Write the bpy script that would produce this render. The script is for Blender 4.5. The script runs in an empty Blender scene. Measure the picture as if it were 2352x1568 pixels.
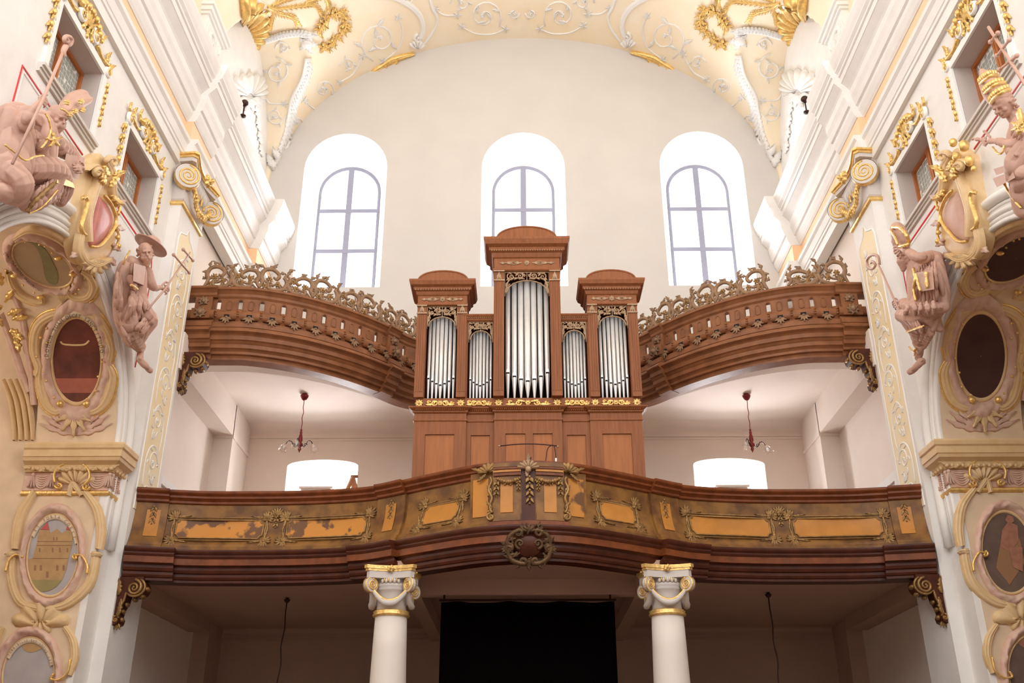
import bpy, math, random
import numpy as np
from mathutils import Vector, Matrix
from mathutils.geometry import tessellate_polygon
PI = math.pi
sc = bpy.context.scene
COL = sc.collection
RND = random.Random(7)

# ------------------------------------------------------------------ camera, sky, light, exposure
FPX = 2259.0
_vy = np.array([22.66, -1066.0, -FPX]); _vz = np.array([-6.0, FPX * FPX / 1066.0, -FPX])
_vz = _vz - (_vz @ _vy) / (_vy @ _vy) * _vy
_Y = _vy / np.linalg.norm(_vy); _Z = _vz / np.linalg.norm(_vz); _X = np.cross(_Y, _Z)
CR = np.array([_X, _Y, _Z]); CC = np.array([-0.146, 0.0, 1.6])
cam = bpy.data.objects.new('camera', bpy.data.cameras.new('camera')); COL.objects.link(cam)
cam.matrix_world = Matrix([list(CR[0]) + [CC[0]], list(CR[1]) + [CC[1]], list(CR[2]) + [CC[2]], [0, 0, 0, 1]])
cam.data.sensor_width = 36.0; cam.data.lens = FPX * 36.0 / 2352.0; cam.data.clip_end = 200
sc.camera = cam

sc.view_settings.view_transform = 'Standard'; sc.view_settings.look = 'None'
sc.view_settings.gamma = 1.0; sc.view_settings.use_curve_mapping = False
sc.view_settings.exposure = 0.27
sc.cycles.max_bounces = 8; sc.cycles.diffuse_bounces = 5; sc.cycles.transparent_max_bounces = 12
sc.cycles.use_denoising = True; sc.cycles.sample_clamp_indirect = 6.0

world = bpy.data.worlds.new('sky'); sc.world = world; world.use_nodes = True
bg = world.node_tree.nodes['Background']
bg.inputs[0].default_value = (0.93, 0.97, 1.0, 1); bg.inputs[1].default_value = 1.6

def area(name, loc, direction, sx, sy, power, col=(1, 1, 1)):
    l = bpy.data.lights.new(name, 'AREA'); l.shape = 'RECTANGLE'; l.size = sx; l.size_y = sy
    l.energy = power; l.color = col
    o = bpy.data.objects.new(name, l); COL.objects.link(o); o.location = loc
    o.rotation_euler = Vector(direction).to_track_quat('-Z', 'Y').to_euler()
    return o
# added fills in the unseen nave; clerestory light enters by lunettes out of view
area('nave_fill', (0, -3.0, 17.5), (0, 1, -0.12), 13, 9, 480, (1.0, 0.985, 0.97))  # added frontal fill, hung free in the open nave
for sx in (-1, 1):
    area('clerestory_daylight', (sx * 8.8, 14.2, 20.5), (-sx, 0.15, -0.35), 3.6, 2.4, 520, (1.0, 0.99, 0.985))
    area('nave_side_fill', (sx * 7.6, 4.5, 14.0), (-sx, 0.75, -0.1), 4.0, 7.0, 620, (1.0, 0.99, 0.985))  # added side fill in front of the solid wall; no window is built there
    area('west_window_daylight', (sx * 5.67, 27.9, 18.2), (0, -1, -0.05), 2.2, 4.6, 600, (0.97, 0.98, 1.0))
    area('gallery_window_daylight', (sx * 5.6, 27.6, 9.2), (0, -1, 0.0), 1.9, 1.9, 600, (1.0, 0.98, 0.97))
area('west_window_daylight', (0, 27.9, 18.2), (0, -1, -0.05), 2.2, 4.6, 600, (0.97, 0.98, 1.0))

# added fill in each side chapel to brighten the arch soffit; no window there
area('chapel_fill', (-13.4, 14.3, 8.5), (1, 0.25, 0.0), 3.0, 4.0, 190, (1.0, 0.9, 0.78))
area('chapel_fill', (13.4, 14.3, 8.5), (-1, 0.25, 0.0), 3.0, 4.0, 35, (1.0, 0.9, 0.78))

# ------------------------------------------------------------------ pixel -> place on a real surface
def ray(x, y):
    return CR @ np.array([x - 1176.0, 784.0 - y, -FPX])
def at(x, y, ax, v):
    i = 'XYZ'.index(ax); d = ray(x, y); t = (v - CC[i]) / d[i]
    return Vector(CC + t * d)

# ------------------------------------------------------------------ materials
MAT = {}
def mat(name, col, rough=0.6, metal=0.0, var=0.0, vscale=3.0, bump=0.0, bscale=30.0, col2=None, thr=None, wood=False, spec=0.3):
    m = bpy.data.materials.new(name); m.use_nodes = True; nt = m.node_tree; N = nt.nodes; L = nt.links
    b = N['Principled BSDF']; b.inputs['Roughness'].default_value = rough; b.inputs['Metallic'].default_value = metal
    b.inputs['Specular IOR Level'].default_value = spec
    b.inputs['Base Color'].default_value = (*col, 1)
    if var or col2 or bump:
        tc = N.new('ShaderNodeTexCoord')
    if var or col2:
        mp = N.new('ShaderNodeMapping'); L.new(tc.outputs['Object'], mp.inputs['Vector'])
        if wood: mp.inputs['Scale'].default_value = (9, 9, 0.7)
        nz = N.new('ShaderNodeTexNoise'); nz.inputs['Scale'].default_value = vscale; nz.inputs['Detail'].default_value = 5
        L.new(mp.outputs['Vector'], nz.inputs['Vector'])
        rp = N.new('ShaderNodeValToRGB'); L.new(nz.outputs['Fac'], rp.inputs['Fac'])
        c2 = col2 or tuple(c * (1 - var) for c in col)
        t0, t1 = thr or (0.3, 0.7)
        rp.color_ramp.elements[0].position = t0; rp.color_ramp.elements[0].color = (*c2, 1)
        rp.color_ramp.elements[1].position = t1; rp.color_ramp.elements[1].color = (*col, 1)
        L.new(rp.outputs['Color'], b.inputs['Base Color'])
    if bump:
        n2 = N.new('ShaderNodeTexNoise'); n2.inputs['Scale'].default_value = bscale; n2.inputs['Detail'].default_value = 3
        L.new(tc.outputs['Object'], n2.inputs['Vector'])
        bp = N.new('ShaderNodeBump'); bp.inputs['Strength'].default_value = bump; bp.inputs['Distance'].default_value = 0.02
        L.new(n2.outputs['Fac'], bp.inputs['Height']); L.new(bp.outputs['Normal'], b.inputs['Normal'])
    MAT[name] = m
    return m
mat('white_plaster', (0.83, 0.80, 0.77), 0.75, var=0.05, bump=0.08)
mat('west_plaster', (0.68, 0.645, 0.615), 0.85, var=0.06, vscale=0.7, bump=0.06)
mat('gallery_plaster', (0.85, 0.75, 0.67), 0.85, var=0.06, vscale=0.9, bump=0.06)
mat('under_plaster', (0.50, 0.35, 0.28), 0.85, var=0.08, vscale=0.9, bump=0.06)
mat('room_plaster', (0.84, 0.72, 0.62), 0.85, var=0.06, vscale=0.9, bump=0.06)
mat('reveal_white', (0.90, 0.90, 0.89), 0.8)
mat('vault_yellow', (0.90, 0.81, 0.65), 0.8, var=0.10, vscale=0.8, col2=(0.90, 0.75, 0.54))
mat('panel_yellow', (0.88, 0.71, 0.43), 0.8, var=0.08, vscale=1.2, col2=(0.88, 0.78, 0.58))
mat('peach', (0.90, 0.60, 0.38), 0.8)
mat('peach_pale', (0.90, 0.74, 0.58), 0.8)
mat('stucco_white', (0.85, 0.83, 0.80), 0.6, bump=0.1)
mat('gold', (0.98, 0.66, 0.24), 0.33, metal=0.6, var=0.30, vscale=14, bump=0.35, bscale=40)
mat('old_gold', (0.42, 0.24, 0.09), 0.42, metal=0.45, var=0.5, vscale=10, bump=0.3, bscale=40)
mat('pale_gilt', (0.50, 0.33, 0.20), 0.5, metal=0.15, var=0.3, vscale=12, bump=0.2)
mat('crest_wood', (0.34, 0.20, 0.11), 0.5, metal=0.1, var=0.35, vscale=12, bump=0.2)
mat('statue_pink', (0.60, 0.37, 0.29), 0.5, var=0.12, vscale=5, bump=0.12, bscale=25)
mat('marble_pink', (0.62, 0.37, 0.30), 0.45, var=0.3, vscale=7, col2=(0.68, 0.50, 0.38), bump=0.2, bscale=12)
mat('bronze', (0.17, 0.095, 0.045), 0.45, metal=0.4, var=0.5, vscale=10, bump=0.3)
mat('marble_ochre', (0.66, 0.45, 0.22), 0.45, var=0.25, vscale=5, col2=(0.74, 0.53, 0.30), bump=0.25, bscale=14)
mat('jamb_ochre', (0.76, 0.58, 0.40), 0.6, var=0.15, vscale=2.5)
mat('marble_red', (0.60, 0.22, 0.19), 0.35, var=0.25, vscale=4, bump=0.05)
mat('red_line', (0.62, 0.05, 0.06), 0.5)
mat('walnut', (0.095, 0.022, 0.009), 0.42, var=0.45, vscale=4, bump=0.08, bscale=60)
mat('walnut_mid', (0.24, 0.065, 0.018), 0.42, var=0.45, vscale=5, bump=0.08, bscale=60)
mat('gallery_wood', (0.30, 0.115, 0.045), 0.48, var=0.35, vscale=4, bump=0.08, bscale=50)
mat('organ_oak', (0.31, 0.105, 0.035), 0.55, var=0.28, vscale=2.2, wood=True, bump=0.05, bscale=60)
mat('organ_panel', (0.42, 0.145, 0.04), 0.5, var=0.22, vscale=2.2, wood=True)
mat('ochre_panel', (0.56, 0.235, 0.045), 0.38, var=0.2, vscale=3.5, bump=0.05)
mat('ochre_worn', (0.56, 0.235, 0.045), 0.42, vscale=2.6, col2=(0.16, 0.075, 0.035), thr=(0.42, 0.47))
mat('olive_marble', (0.27, 0.125, 0.030), 0.42, vscale=3.2, col2=(0.13, 0.055, 0.018), thr=(0.36, 0.62))
mat('tin_pipe', (0.80, 0.775, 0.75), 0.33, metal=0.35, var=0.08, vscale=6)
mat('dark_void', (0.012, 0.009, 0.008), 0.8)  # near-black, stands in for the shade inside hollows
mat('black_cloth', (0.0035, 0.0025, 0.0025), 1.0, bump=0.2, bscale=6, spec=0.0)
mat('window_grey', (0.30, 0.30, 0.38), 0.5)
mat('orange_wood', (0.50, 0.165, 0.045), 0.42, var=0.2, vscale=8)
mat('stone_sill', (0.60, 0.555, 0.50), 0.7)
mat('grey_recess', (0.56, 0.48, 0.44), 0.8, bump=0.1)
mat('floor_stone', (0.34, 0.22, 0.16), 0.5, var=0.3, vscale=2)
mat('iron', (0.05, 0.02, 0.016), 0.4, metal=0.3)
mat('lamp_brass', (0.22, 0.03, 0.03), 0.35, metal=0.5)
mat('pine', (0.58, 0.28, 0.15), 0.5)
mat('capital_grey', (0.62, 0.565, 0.53), 0.55, bump=0.1)
mat('column_white', (0.80, 0.72, 0.65), 0.55, var=0.06, vscale=1.5)

def glass_mat(name, tint, mix, rough=0.1):
    m = bpy.data.materials.new(name); m.use_nodes = True; nt = m.node_tree; N = nt.nodes; L = nt.links
    out = N['Material Output']; N.remove(N['Principled BSDF'])
    t = N.new('ShaderNodeBsdfTransparent'); t.inputs[0].default_value = (*tint, 1)
    g = N.new('ShaderNodeBsdfGlossy'); g.inputs['Roughness'].default_value = rough
    x = N.new('ShaderNodeMixShader'); x.inputs[0].default_value = mix
    L.new(t.outputs[0], x.inputs[1]); L.new(g.outputs[0], x.inputs[2]); L.new(x.outputs[0], out.inputs[0])
    MAT[name] = m; return m
glass_mat('clear_glass', (0.97, 0.98, 1.0), 0.06)
glass_mat('shade_glass', (0.97, 0.93, 0.9), 0.22)
def leaded():
    m = mat('leaded_glass', (0.52, 0.53, 0.50), 0.2); nt = m.node_tree; N = nt.nodes; L = nt.links
    b = N['Principled BSDF']; tc = N.new('ShaderNodeTexCoord')
    v = N.new('ShaderNodeTexVoronoi'); v.feature = 'DISTANCE_TO_EDGE'; v.inputs['Scale'].default_value = 9; v.inputs['Randomness'].default_value = 0.25
    L.new(tc.outputs['Object'], v.inputs['Vector'])
    r = N.new('ShaderNodeValToRGB'); L.new(v.outputs['Distance'], r.inputs['Fac'])
    r.color_ramp.elements[0].position = 0.02; r.color_ramp.elements[0].color = (0.86, 0.86, 0.82, 1)
    r.color_ramp.elements[1].position = 0.05; r.color_ramp.elements[1].color = (0.36, 0.37, 0.34, 1)
    L.new(r.outputs['Color'], b.inputs['Base Color'])
leaded()

# ------------------------------------------------------------------ objects
def tag(o, label=None, cat=None, group=None, kind=None):
    if label: o['label'] = label
    if cat: o['category'] = cat
    if group: o['group'] = group
    if kind: o['kind'] = kind
    return o
def thing(name, label, cat, loc=(0, 0, 0), group=None, kind=None):
    o = bpy.data.objects.new(name, None); COL.objects.link(o); o.location = loc; o['wl'] = list(loc)
    return tag(o, label, cat, group, kind)
def wloc(o): return Vector(o['wl']) if 'wl' in o.keys() else Vector((0, 0, 0))
class MB:
    """collects geometry in world coordinates and links it as one mesh"""
    def __init__(self): self.v = []; self.f = []; self.sm = []
    def add(self, vs, fs, smooth=False):
        n = len(self.v); self.v.extend([tuple(p) for p in vs])
        self.f.extend([tuple(i + n for i in q) for q in fs]); self.sm.extend([smooth] * len(fs))
        return self
    def box(self, x0, x1, y0, y1, z0, z1):
        return self.add([(x, y, z) for z in (z0, z1) for y in (y0, y1) for x in (x0, x1)],
                 [(0, 2, 3, 1), (4, 5, 7, 6), (0, 1, 5, 4), (2, 6, 7, 3), (0, 4, 6, 2), (1, 3, 7, 5)])
    def fbox(self, fr, a0, a1, b0, b1, c0, c1):
        return self.add([fr(a, b, c) for c in (c0, c1) for b in (b0, b1) for a in (a0, a1)],
                 [(0, 2, 3, 1), (4, 5, 7, 6), (0, 1, 5, 4), (2, 6, 7, 3), (0, 4, 6, 2), (1, 3, 7, 5)])
    def grid(self, rows, smooth=True, wrap=False, capa=False, capb=False):
        m = len(rows[0]); vs = [p for r in rows for p in r]; fs = []
        for i in range(len(rows) - 1):
            for j in range(m if wrap else m - 1):
                k = (j + 1) % m
                fs.append((i * m + j, i * m + k, (i + 1) * m + k, (i + 1) * m + j))
        if capa: fs.append(tuple(range(m - 1, -1, -1)))
        if capb: fs.append(tuple((len(rows) - 1) * m + j for j in range(m)))
        return self.add(vs, fs, smooth)
    def tube(self, pts, rad, n=8, smooth=True):
        pts = [Vector(p) for p in pts]
        if not hasattr(rad, '__len__'): rad = [rad] * len(pts)
        t0 = (pts[1] - pts[0]).normalized(); up = Vector((0, 0, 1)) if abs(t0.z) < 0.9 else Vector((1, 0, 0))
        u = t0.cross(up).normalized(); rows = []
        for i, p in enumerate(pts):
            t = (pts[min(i + 1, len(pts) - 1)] - pts[max(i - 1, 0)])
            t = t.normalized() if t.length > 1e-9 else t0
            u = (u - t * u.dot(t)); u = u.normalized() if u.length > 1e-6 else t.orthogonal().normalized()
            w = t.cross(u)
            rows.append([p + (u * math.cos(2 * PI * k / n) + w * math.sin(2 * PI * k / n)) * rad[i] for k in range(n)])
        return self.grid(rows, smooth, wrap=True, capa=True, capb=True)
    def lathe(self, c, prof, n=24, smooth=True, axis='z'):
        rows = []
        for r, z in prof:
            rows.append([Vector((c[0] + r * math.cos(2 * PI * k / n), c[1] + r * math.sin(2 * PI * k / n), c[2] + z)) for k in range(n)])
        return self.grid(rows, smooth, wrap=True, capa=True, capb=True)
    def ell(self, c, rx, ry=None, rz=None, nu=8, nv=6, M=None):
        ry = ry or rx; rz = rz or rx; rows = []
        for i in range(nv + 1):
            a = PI * i / nv; s = max(math.sin(a), 0.02)
            row = []
            for k in range(nu):
                b = 2 * PI * k / nu
                p = Vector((rx * s * math.cos(b), ry * s * math.sin(b), rz * math.cos(a)))
                row.append((M @ p if M else p) + Vector(c))
            rows.append(row)
        return self.grid(rows, True, wrap=True, capa=True, capb=True)
    def poly(self, loops, F, c0, c1, back=True, sides=True, inner_c=None):
        """plate with holes: loops of (a,b); front at c1, back at c0"""
        tri = tessellate_polygon([[Vector((p[0], p[1], 0)) for p in lp] for lp in loops])
        flat = [p for lp in loops for p in lp]
        self.add([F(p[0], p[1], c1) for p in flat], [tuple(t) for t in tri])
        if back: self.add([F(p[0], p[1], c0) for p in flat], [tuple(t[::-1]) for t in tri])
        if sides:
            for lp in loops:
                m = len(lp)
                self.add([F(p[0], p[1], c0) for p in lp] + [F(p[0], p[1], c1) for p in lp],
                         [(j, (j + 1) % m, m + (j + 1) % m, m + j) for j in range(m)])
        return self
    def mirror(self):
        self.v = [(-p[0], p[1], p[2]) for p in self.v]; self.f = [q[::-1] for q in self.f]; return self
    def build(self, name, material, parent=None, label=None, s=-1, fixn=False):
        if s > 0: self.mirror()
        me = bpy.data.meshes.new(name)
        w = wloc(parent) if parent is not None else Vector((0, 0, 0))
        me.from_pydata([(p[0] - w.x, p[1] - w.y, p[2] - w.z) for p in self.v], [], self.f)
        me.polygons.foreach_set('use_smooth', self.sm); me.update()
        if fixn:
            import bmesh
            bm = bmesh.new(); bm.from_mesh(me); bmesh.ops.recalc_face_normals(bm, faces=bm.faces[:]); bm.to_mesh(me); bm.free()
        if material: me.materials.append(MAT[material] if isinstance(material, str) else material)
        o = bpy.data.objects.new(name, me); COL.objects.link(o)
        o['wl'] = [w.x, w.y, w.z]
        if parent is not None: o.parent = parent
        if label: o['label'] = label
        return o
def struct(name, mb, material, s=-1, parent=None):
    o = mb.build(name, material, parent, s=s)
    if parent is None: o['kind'] = 'structure'
    return o
class Frame:
    """metric frame: a along U, b along V, c along N"""
    def __init__(self, O, U, V, N=None):
        self.O = Vector(O); self.U = Vector(U).normalized(); self.V = Vector(V).normalized()
        self.N = Vector(N).normalized() if N is not None else self.U.cross(self.V).normalized()
    def __call__(self, a, b, c=0.0): return self.O + self.U * a + self.V * b + self.N * c
    def nor(self, a, b): return self.N
class Surf:
    """frame whose a,b are places in the photograph carried onto a real surface"""
    def __init__(self, hit, nrm): self.hit = hit; self.nrm = nrm
    def __call__(self, a, b, c=0.0):
        p = self.hit(a, b); return p + self.nrm(p) * c
    def nor(self, a, b): return self.nrm(self.hit(a, b))
def plane_surf(ax, v, n): return Surf(lambda a, b: at(a, b, ax, v), lambda p: Vector(n))

# ------------------------------------------------------------------ ornament
def crom(P, n=6, closed=False):
    P = [Vector((*p, 0)) if len(p) == 2 else Vector(p) for p in P]; out = []; m = len(P)
    rng = range(m) if closed else range(m - 1)
    for i in rng:
        if closed: p0, p1, p2, p3 = P[(i - 1) % m], P[i], P[(i + 1) % m], P[(i + 2) % m]
        else: p0, p1, p2, p3 = P[max(i - 1, 0)], P[i], P[i + 1], P[min(i + 2, m - 1)]
        for k in range(n):
            t = k / n
            out.append(0.5 * ((2 * p1) + (p2 - p0) * t + (2 * p0 - 5 * p1 + 4 * p2 - p3) * t * t + (3 * p1 - p0 - 3 * p2 + p3) * t ** 3))
    if not closed: out.append(P[-1])
    return out
def ribbon(mb, fr, pts, w, h=None, c=0.0, n=5, closed=False):
    """raised moulding following pts=(a,b) on fr; w half width, h height (metres); lists taper"""
    P = [fr(p[0], p[1], c) for p in pts]; Nn = [fr.nor(p[0], p[1]) for p in pts]; m = len(P)
    W = w if hasattr(w, '__len__') else [w] * m
    if len(W) != m: W = [W[int(round(i * (len(W) - 1) / max(m - 1, 1)))] if False else np.interp(i / max(m - 1, 1), np.linspace(0, 1, len(W)), W) for i in range(m)]
    rows = []
    for i in range(m):
        if closed: t = P[(i + 1) % m] - P[(i - 1) % m]
        else: t = P[min(i + 1, m - 1)] - P[max(i - 1, 0)]
        s = Nn[i].cross(t); s = s.normalized() if s.length > 1e-9 else Nn[i].orthogonal().normalized()
        hh = (h if h is not None else W[i]) * (1 if h is None else min(1.0, W[i] / max(max(W), 1e-6) + 0.25))
        row = []
        for k in range(n):
            a = PI * k / (n - 1)
            row.append(P[i] + s * (math.cos(a) * W[i]) + Nn[i] * (math.sin(a) * hh))
        row.append(P[i] - s * W[i] * 0.9 - Nn[i] * 0.01); row.append(P[i] + s * W[i] * 0.9 - Nn[i] * 0.01)
        rows.append(row)
    if closed: rows.append(rows[0])
    mb.grid(rows, True, wrap=True, capa=not closed, capb=not closed)
def spiral_pts(cx, cy, r0, turns, a0, d=1, r1=None, sx=1.0, sy=1.0, n=14):
    r1 = r0 * 0.12 if r1 is None else r1; out = []; m = max(int(abs(turns) * n), 4)
    for i in range(m + 1):
        t = i / m; a = a0 + d * 2 * PI * turns * t; r = r0 + (r1 - r0) * t ** 0.8
        out.append((cx + r * math.cos(a) * sx, cy + r * math.sin(a) * sy))
    return out
def leaf(mb, fr, base, ang, L, W, h=0.03, lobes=4, curl=0.0, bend=0.0, n=11, ra=1.0, rb=1.0, c=0.0):
    """serrated acanthus leaf lying on fr; ra, rb scale metres into the frame's units"""
    rows = []; x, y = 0.0, 0.0; a = ang
    for i in range(n):
        t = i / (n - 1)
        wv = W * (math.sin(PI * min(t * 0.92 + 0.08, 1)) ** 0.7) * (0.72 + 0.28 * math.cos(2 * PI * lobes * t))
        if i == n - 1: wv = W * 0.04
        row = []
        for sgn, q, zf in ((-1, 1, 0.15), (-1, 0.5, 0.9), (0, 0, 0.55), (1, 0.5, 0.9), (1, 1, 0.15)):
            px = x - math.sin(a) * sgn * q * wv; py = y + math.cos(a) * sgn * q * wv
            zz = c + h * zf + curl * t * t
            row.append(fr(base[0] + px * ra, base[1] + py * rb, zz))
        row.append(fr(base[0] + x * ra, base[1] + y * rb, c - 0.01 + curl * t * t))
        rows.append(row)
        a = ang + bend * t; x += math.cos(a) * L / (n - 1); y += math.sin(a) * L / (n - 1)
    mb.grid(rows, True, wrap=True, capa=True, capb=True)
def shell(mb, fr, base, a0, a1, R, ribs=7, h=0.06, r0=0.12, ra=1.0, rb=1.0, c=0.0, per=4, ns=5, Rf=None):
    m = ribs * per; rows = []
    for j in range(m + 1):
        u = j / m; a = a0 + (a1 - a0) * u; rib = abs(math.sin(PI * j / per)) if per > 1 else 1
        RR = R * (0.86 + 0.14 * rib) * (Rf(u) if Rf else 1)
        row = [fr(base[0] + math.cos(a) * r0 * R * ra, base[1] + math.sin(a) * r0 * R * rb, c - 0.01)]
        for i in range(ns):
            t = i / (ns - 1); r = R * r0 + (RR - R * r0) * t
            hh = h * (0.35 + 0.65 * math.sin(PI * (0.15 + 0.8 * t))) * (0.25 + 0.75 * rib)
            row.append(fr(base[0] + math.cos(a) * r * ra, base[1] + math.sin(a) * r * rb, c + hh))
        row.append(fr(base[0] + math.cos(a) * RR * ra, base[1] + math.sin(a) * RR * rb, c - 0.01))
        rows.append(row)
    mb.grid(rows, True, wrap=True, capa=True, capb=True)
def rosette(mb, fr, ctr, R, petals=8, h=0.03, ra=1.0, rb=1.0, c=0.0):
    m = petals * 4; rows = []
    for q, zf in ((1.0, -0.3), (1.0, 0.4), (0.7, 1.0), (0.35, 0.5), (0.28, 1.3), (0.03, 1.6)):
        row = []
        for j in range(m):
            a = 2 * PI * j / m; pet = abs(math.cos(petals * a / 2)); f = (0.62 + 0.38 * pet) if q > 0.5 else 1
            row.append(fr(ctr[0] + math.cos(a) * R * q * f * ra, ctr[1] + math.sin(a) * R * q * f * rb, c + h * zf * (0.6 + 0.4 * pet if q > 0.5 else 1)))
        rows.append(row)
    mb.grid(rows, True, wrap=True, capb=True)
def blob(mb, fr, a, b, r, c=0.0, nu=7, nv=5, st=1.0):
    mb.ell(fr(a, b, c), r, r, r * st, nu, nv)
def scroll(mb, fr, cx, cy, r, turns=1.4, a0=0.0, d=1, w=0.03, h=None, ra=1.0, rb=1.0, c=0.0, tip=True, n=14):
    pts = spiral_pts(cx, cy, r, turns, a0, d, sx=ra, sy=rb, n=n)
    ribbon(mb, fr, pts, [w, w, w * 0.55], h, c)
    if tip: blob(mb, fr, pts[-1][0], pts[-1][1], w * 1.1, c + 0.01)
    return pts
def cscroll(mb, fr, x0, y0, x1, y1, bulge, w=0.03, curl=0.3, h=None, c=0.0):
    """C scroll between two points, both ends curled inward"""
    dx, dy = x1 - x0, y1 - y0; L = math.hypot(dx, dy); ux, uy = dx / L, dy / L; nx, ny = -uy, ux
    r = L * curl * 0.5; sg = 1 if bulge > 0 else -1
    def loc(t, b): return (x0 + ux * t * L + nx * b, y0 + uy * t * L + ny * b)
    pts = []
    for k in range(9, 0, -1):
        a = k / 9 * 1.5 * PI; rr = r * (1 - 0.075 * k)
        pts.append((x0 + ux * (r - rr * math.cos(a)) + nx * (-rr * math.sin(a) * sg), y0 + uy * (r - rr * math.cos(a)) + ny * (-rr * math.sin(a) * sg)))
    for k in range(9):
        t = k / 8; pts.append(loc(t, bulge * math.sin(PI * t)))
    for k in range(1, 10):
        a = k / 9 * 1.5 * PI; rr = r * (1 - 0.075 * k)
        pts.append((x1 - ux * (r - rr * math.cos(a)) + nx * (-rr * math.sin(a) * sg), y1 - uy * (r - rr * math.cos(a)) + ny * (-rr * math.sin(a) * sg)))
    ribbon(mb, fr, pts, [w * 0.5, w, w * 1.25, w, w * 0.5], h, c)
def sweep(mb, path, prof, off=None, flip=1, caps=True, smooth=False, kinks=()):
    """path: (x,y) list; prof: (out,z) list; out is to the right-hand side of travel * flip"""
    m = len(path); rows = []
    for i in range(m):
        a = path[max(i - 1, 0)]; b = path[min(i + 1, m - 1)]
        if (b[0] - a[0]) ** 2 + (b[1] - a[1]) ** 2 < 1e-8: a = path[max(i - 2, 0)]; b = path[min(i + 2, m - 1)]
        tx, ty = b[0] - a[0], b[1] - a[1]; L = math.hypot(tx, ty); nx, ny = ty / L * flip, -tx / L * flip
        o = off[i] if off else 0.0
        rows.append([Vector((path[i][0] + nx * (p[0] + o), path[i][1] + ny * (p[0] + o), p[1])) for p in prof])
    mb.grid(rows, smooth, capa=caps, capb=caps)
def interp_path(P, n):
    C = crom(P, 12); d = [0]
    for i in range(1, len(C)): d.append(d[-1] + (C[i] - C[i - 1]).length)
    xs = [c.x for c in C]; ys = [c.y for c in C]
    return [(float(np.interp(t * d[-1], d, xs)), float(np.interp(t * d[-1], d, ys))) for t in [i / n for i in range(n + 1)]]
class PathFrame:
    """a = arc length along a plan path, b = height, c = outwards"""
    def __init__(self, path, flip=1, lean=None):
        self.p = path; self.flip = flip; self.lean = lean; d = [0]
        for i in range(1, len(path)): d.append(d[-1] + math.hypot(path[i][0] - path[i - 1][0], path[i][1] - path[i - 1][1]))
        self.d = d; self.L = d[-1]; self.xs = [q[0] for q in path]; self.ys = [q[1] for q in path]
    def pt(self, a): return float(np.interp(a, self.d, self.xs)), float(np.interp(a, self.d, self.ys))
    def nxy(self, a):
        p = self.pt(a - 0.06); q = self.pt(a + 0.06); tx, ty = q[0] - p[0], q[1] - p[1]; L = math.hypot(tx, ty) or 1
        return ty / L * self.flip, -tx / L * self.flip
    def __call__(self, a, b, c=0.0):
        x, y = self.pt(a); nx, ny = self.nxy(a); o = c + (self.lean(b) if self.lean else 0)
        if a < 0: x -= 0; 
        return Vector((x + nx * o, y + ny * o, b))
    def nor(self, a, b): nx, ny = self.nxy(a); return Vector((nx, ny, 0))
# ================================================================== THE SETTING
def zb(x): return 18.65 + 6.68 * max(0.0, 1 - (abs(x) / 8.15) ** 2.08) ** (1 / 2.08)
LUN = ((22.95, 3.0), (14.2, 3.0))
def zl(y):
    for yc, w in LUN:
        if abs(y - yc) < w: return 18.65 + 4.15 * math.sqrt(1 - ((y - yc) / w) ** 2)
    return 0.0
def vz_(x, y): return max(zb(x), zl(y)) if abs(x) > 4 else zb(x)
struct('floor', MB().box(-14, 14, -14, 27.4, -0.3, 0.0), 'floor_stone')
# vault with its two side lunettes on each side
m = MB(); ys = [3 + i * 0.1 for i in range(231)]; ts = [math.sin(PI / 2 * (-1 + i / 110)) for i in range(221)]
m.grid([[Vector((8.15 * t, y, vz_(8.15 * t, y))) for t in ts] for y in ys], True)
struct('ceiling', m, 'vault_yellow')
# west wall with three tall windows and two low ones
def arch_loop(xc, hw, z0, zs, zt, n=18, seg=False):
    pts = [(xc - hw, z0), (xc + hw, z0)]
    for i in range(n + 1):
        a = PI * i / n
        if seg: pts.append((xc + hw * math.cos(a), zs + (zt - zs) * math.sin(a) ** 0.9))
        else: pts.append((xc + hw * math.cos(a), zs + (zt - zs) * math.sin(a)))
    return pts
FB = Frame((0, 26, 0), (1, 0, 0), (0, 0, 1))
out = [(-8.25, 0), (8.25, 0), (8.25, 18.65)] + [(8.25 * math.cos(PI * i / 60), 18.65 + 6.9 * math.sin(PI * i / 60)) for i in range(1, 60)] + [(-8.25, 18.65)]
WIN_OUT = [arch_loop(x, 1.325, 15.7, 20.0, 21.37) for x in (-5.67, 0, 5.67)]
LOW_OUT = [arch_loop(x, 0.98, 8.4, 10.08, 10.27, seg=True) for x in (-5.6, 5.6)]
m = MB(); m.poly([out] + WIN_OUT + LOW_OUT, FB, -0.02, 0, back=True, sides=False)
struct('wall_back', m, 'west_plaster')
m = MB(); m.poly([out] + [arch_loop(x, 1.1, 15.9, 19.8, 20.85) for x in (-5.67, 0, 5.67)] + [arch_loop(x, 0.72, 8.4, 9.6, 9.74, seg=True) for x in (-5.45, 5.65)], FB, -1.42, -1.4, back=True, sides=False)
WB = bpy.data.objects['wall_back']
rl = [arch_loop(x, 0.98, 8.4, 10.08, 10.27, seg=True) for x in (-5.6, 5.6)]
struct('gallery_room_wall', MB().poly([[(-8.2, 6.0), (8.2, 6.0), (8.2, 11.3), (-8.2, 11.3)]] + rl, FB, 0.0, 0.012, back=False), 'room_plaster', parent=WB)
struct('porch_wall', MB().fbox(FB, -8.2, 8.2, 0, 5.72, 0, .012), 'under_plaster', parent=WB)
struct('wall_back_outer', m, 'west_plaster')
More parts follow.
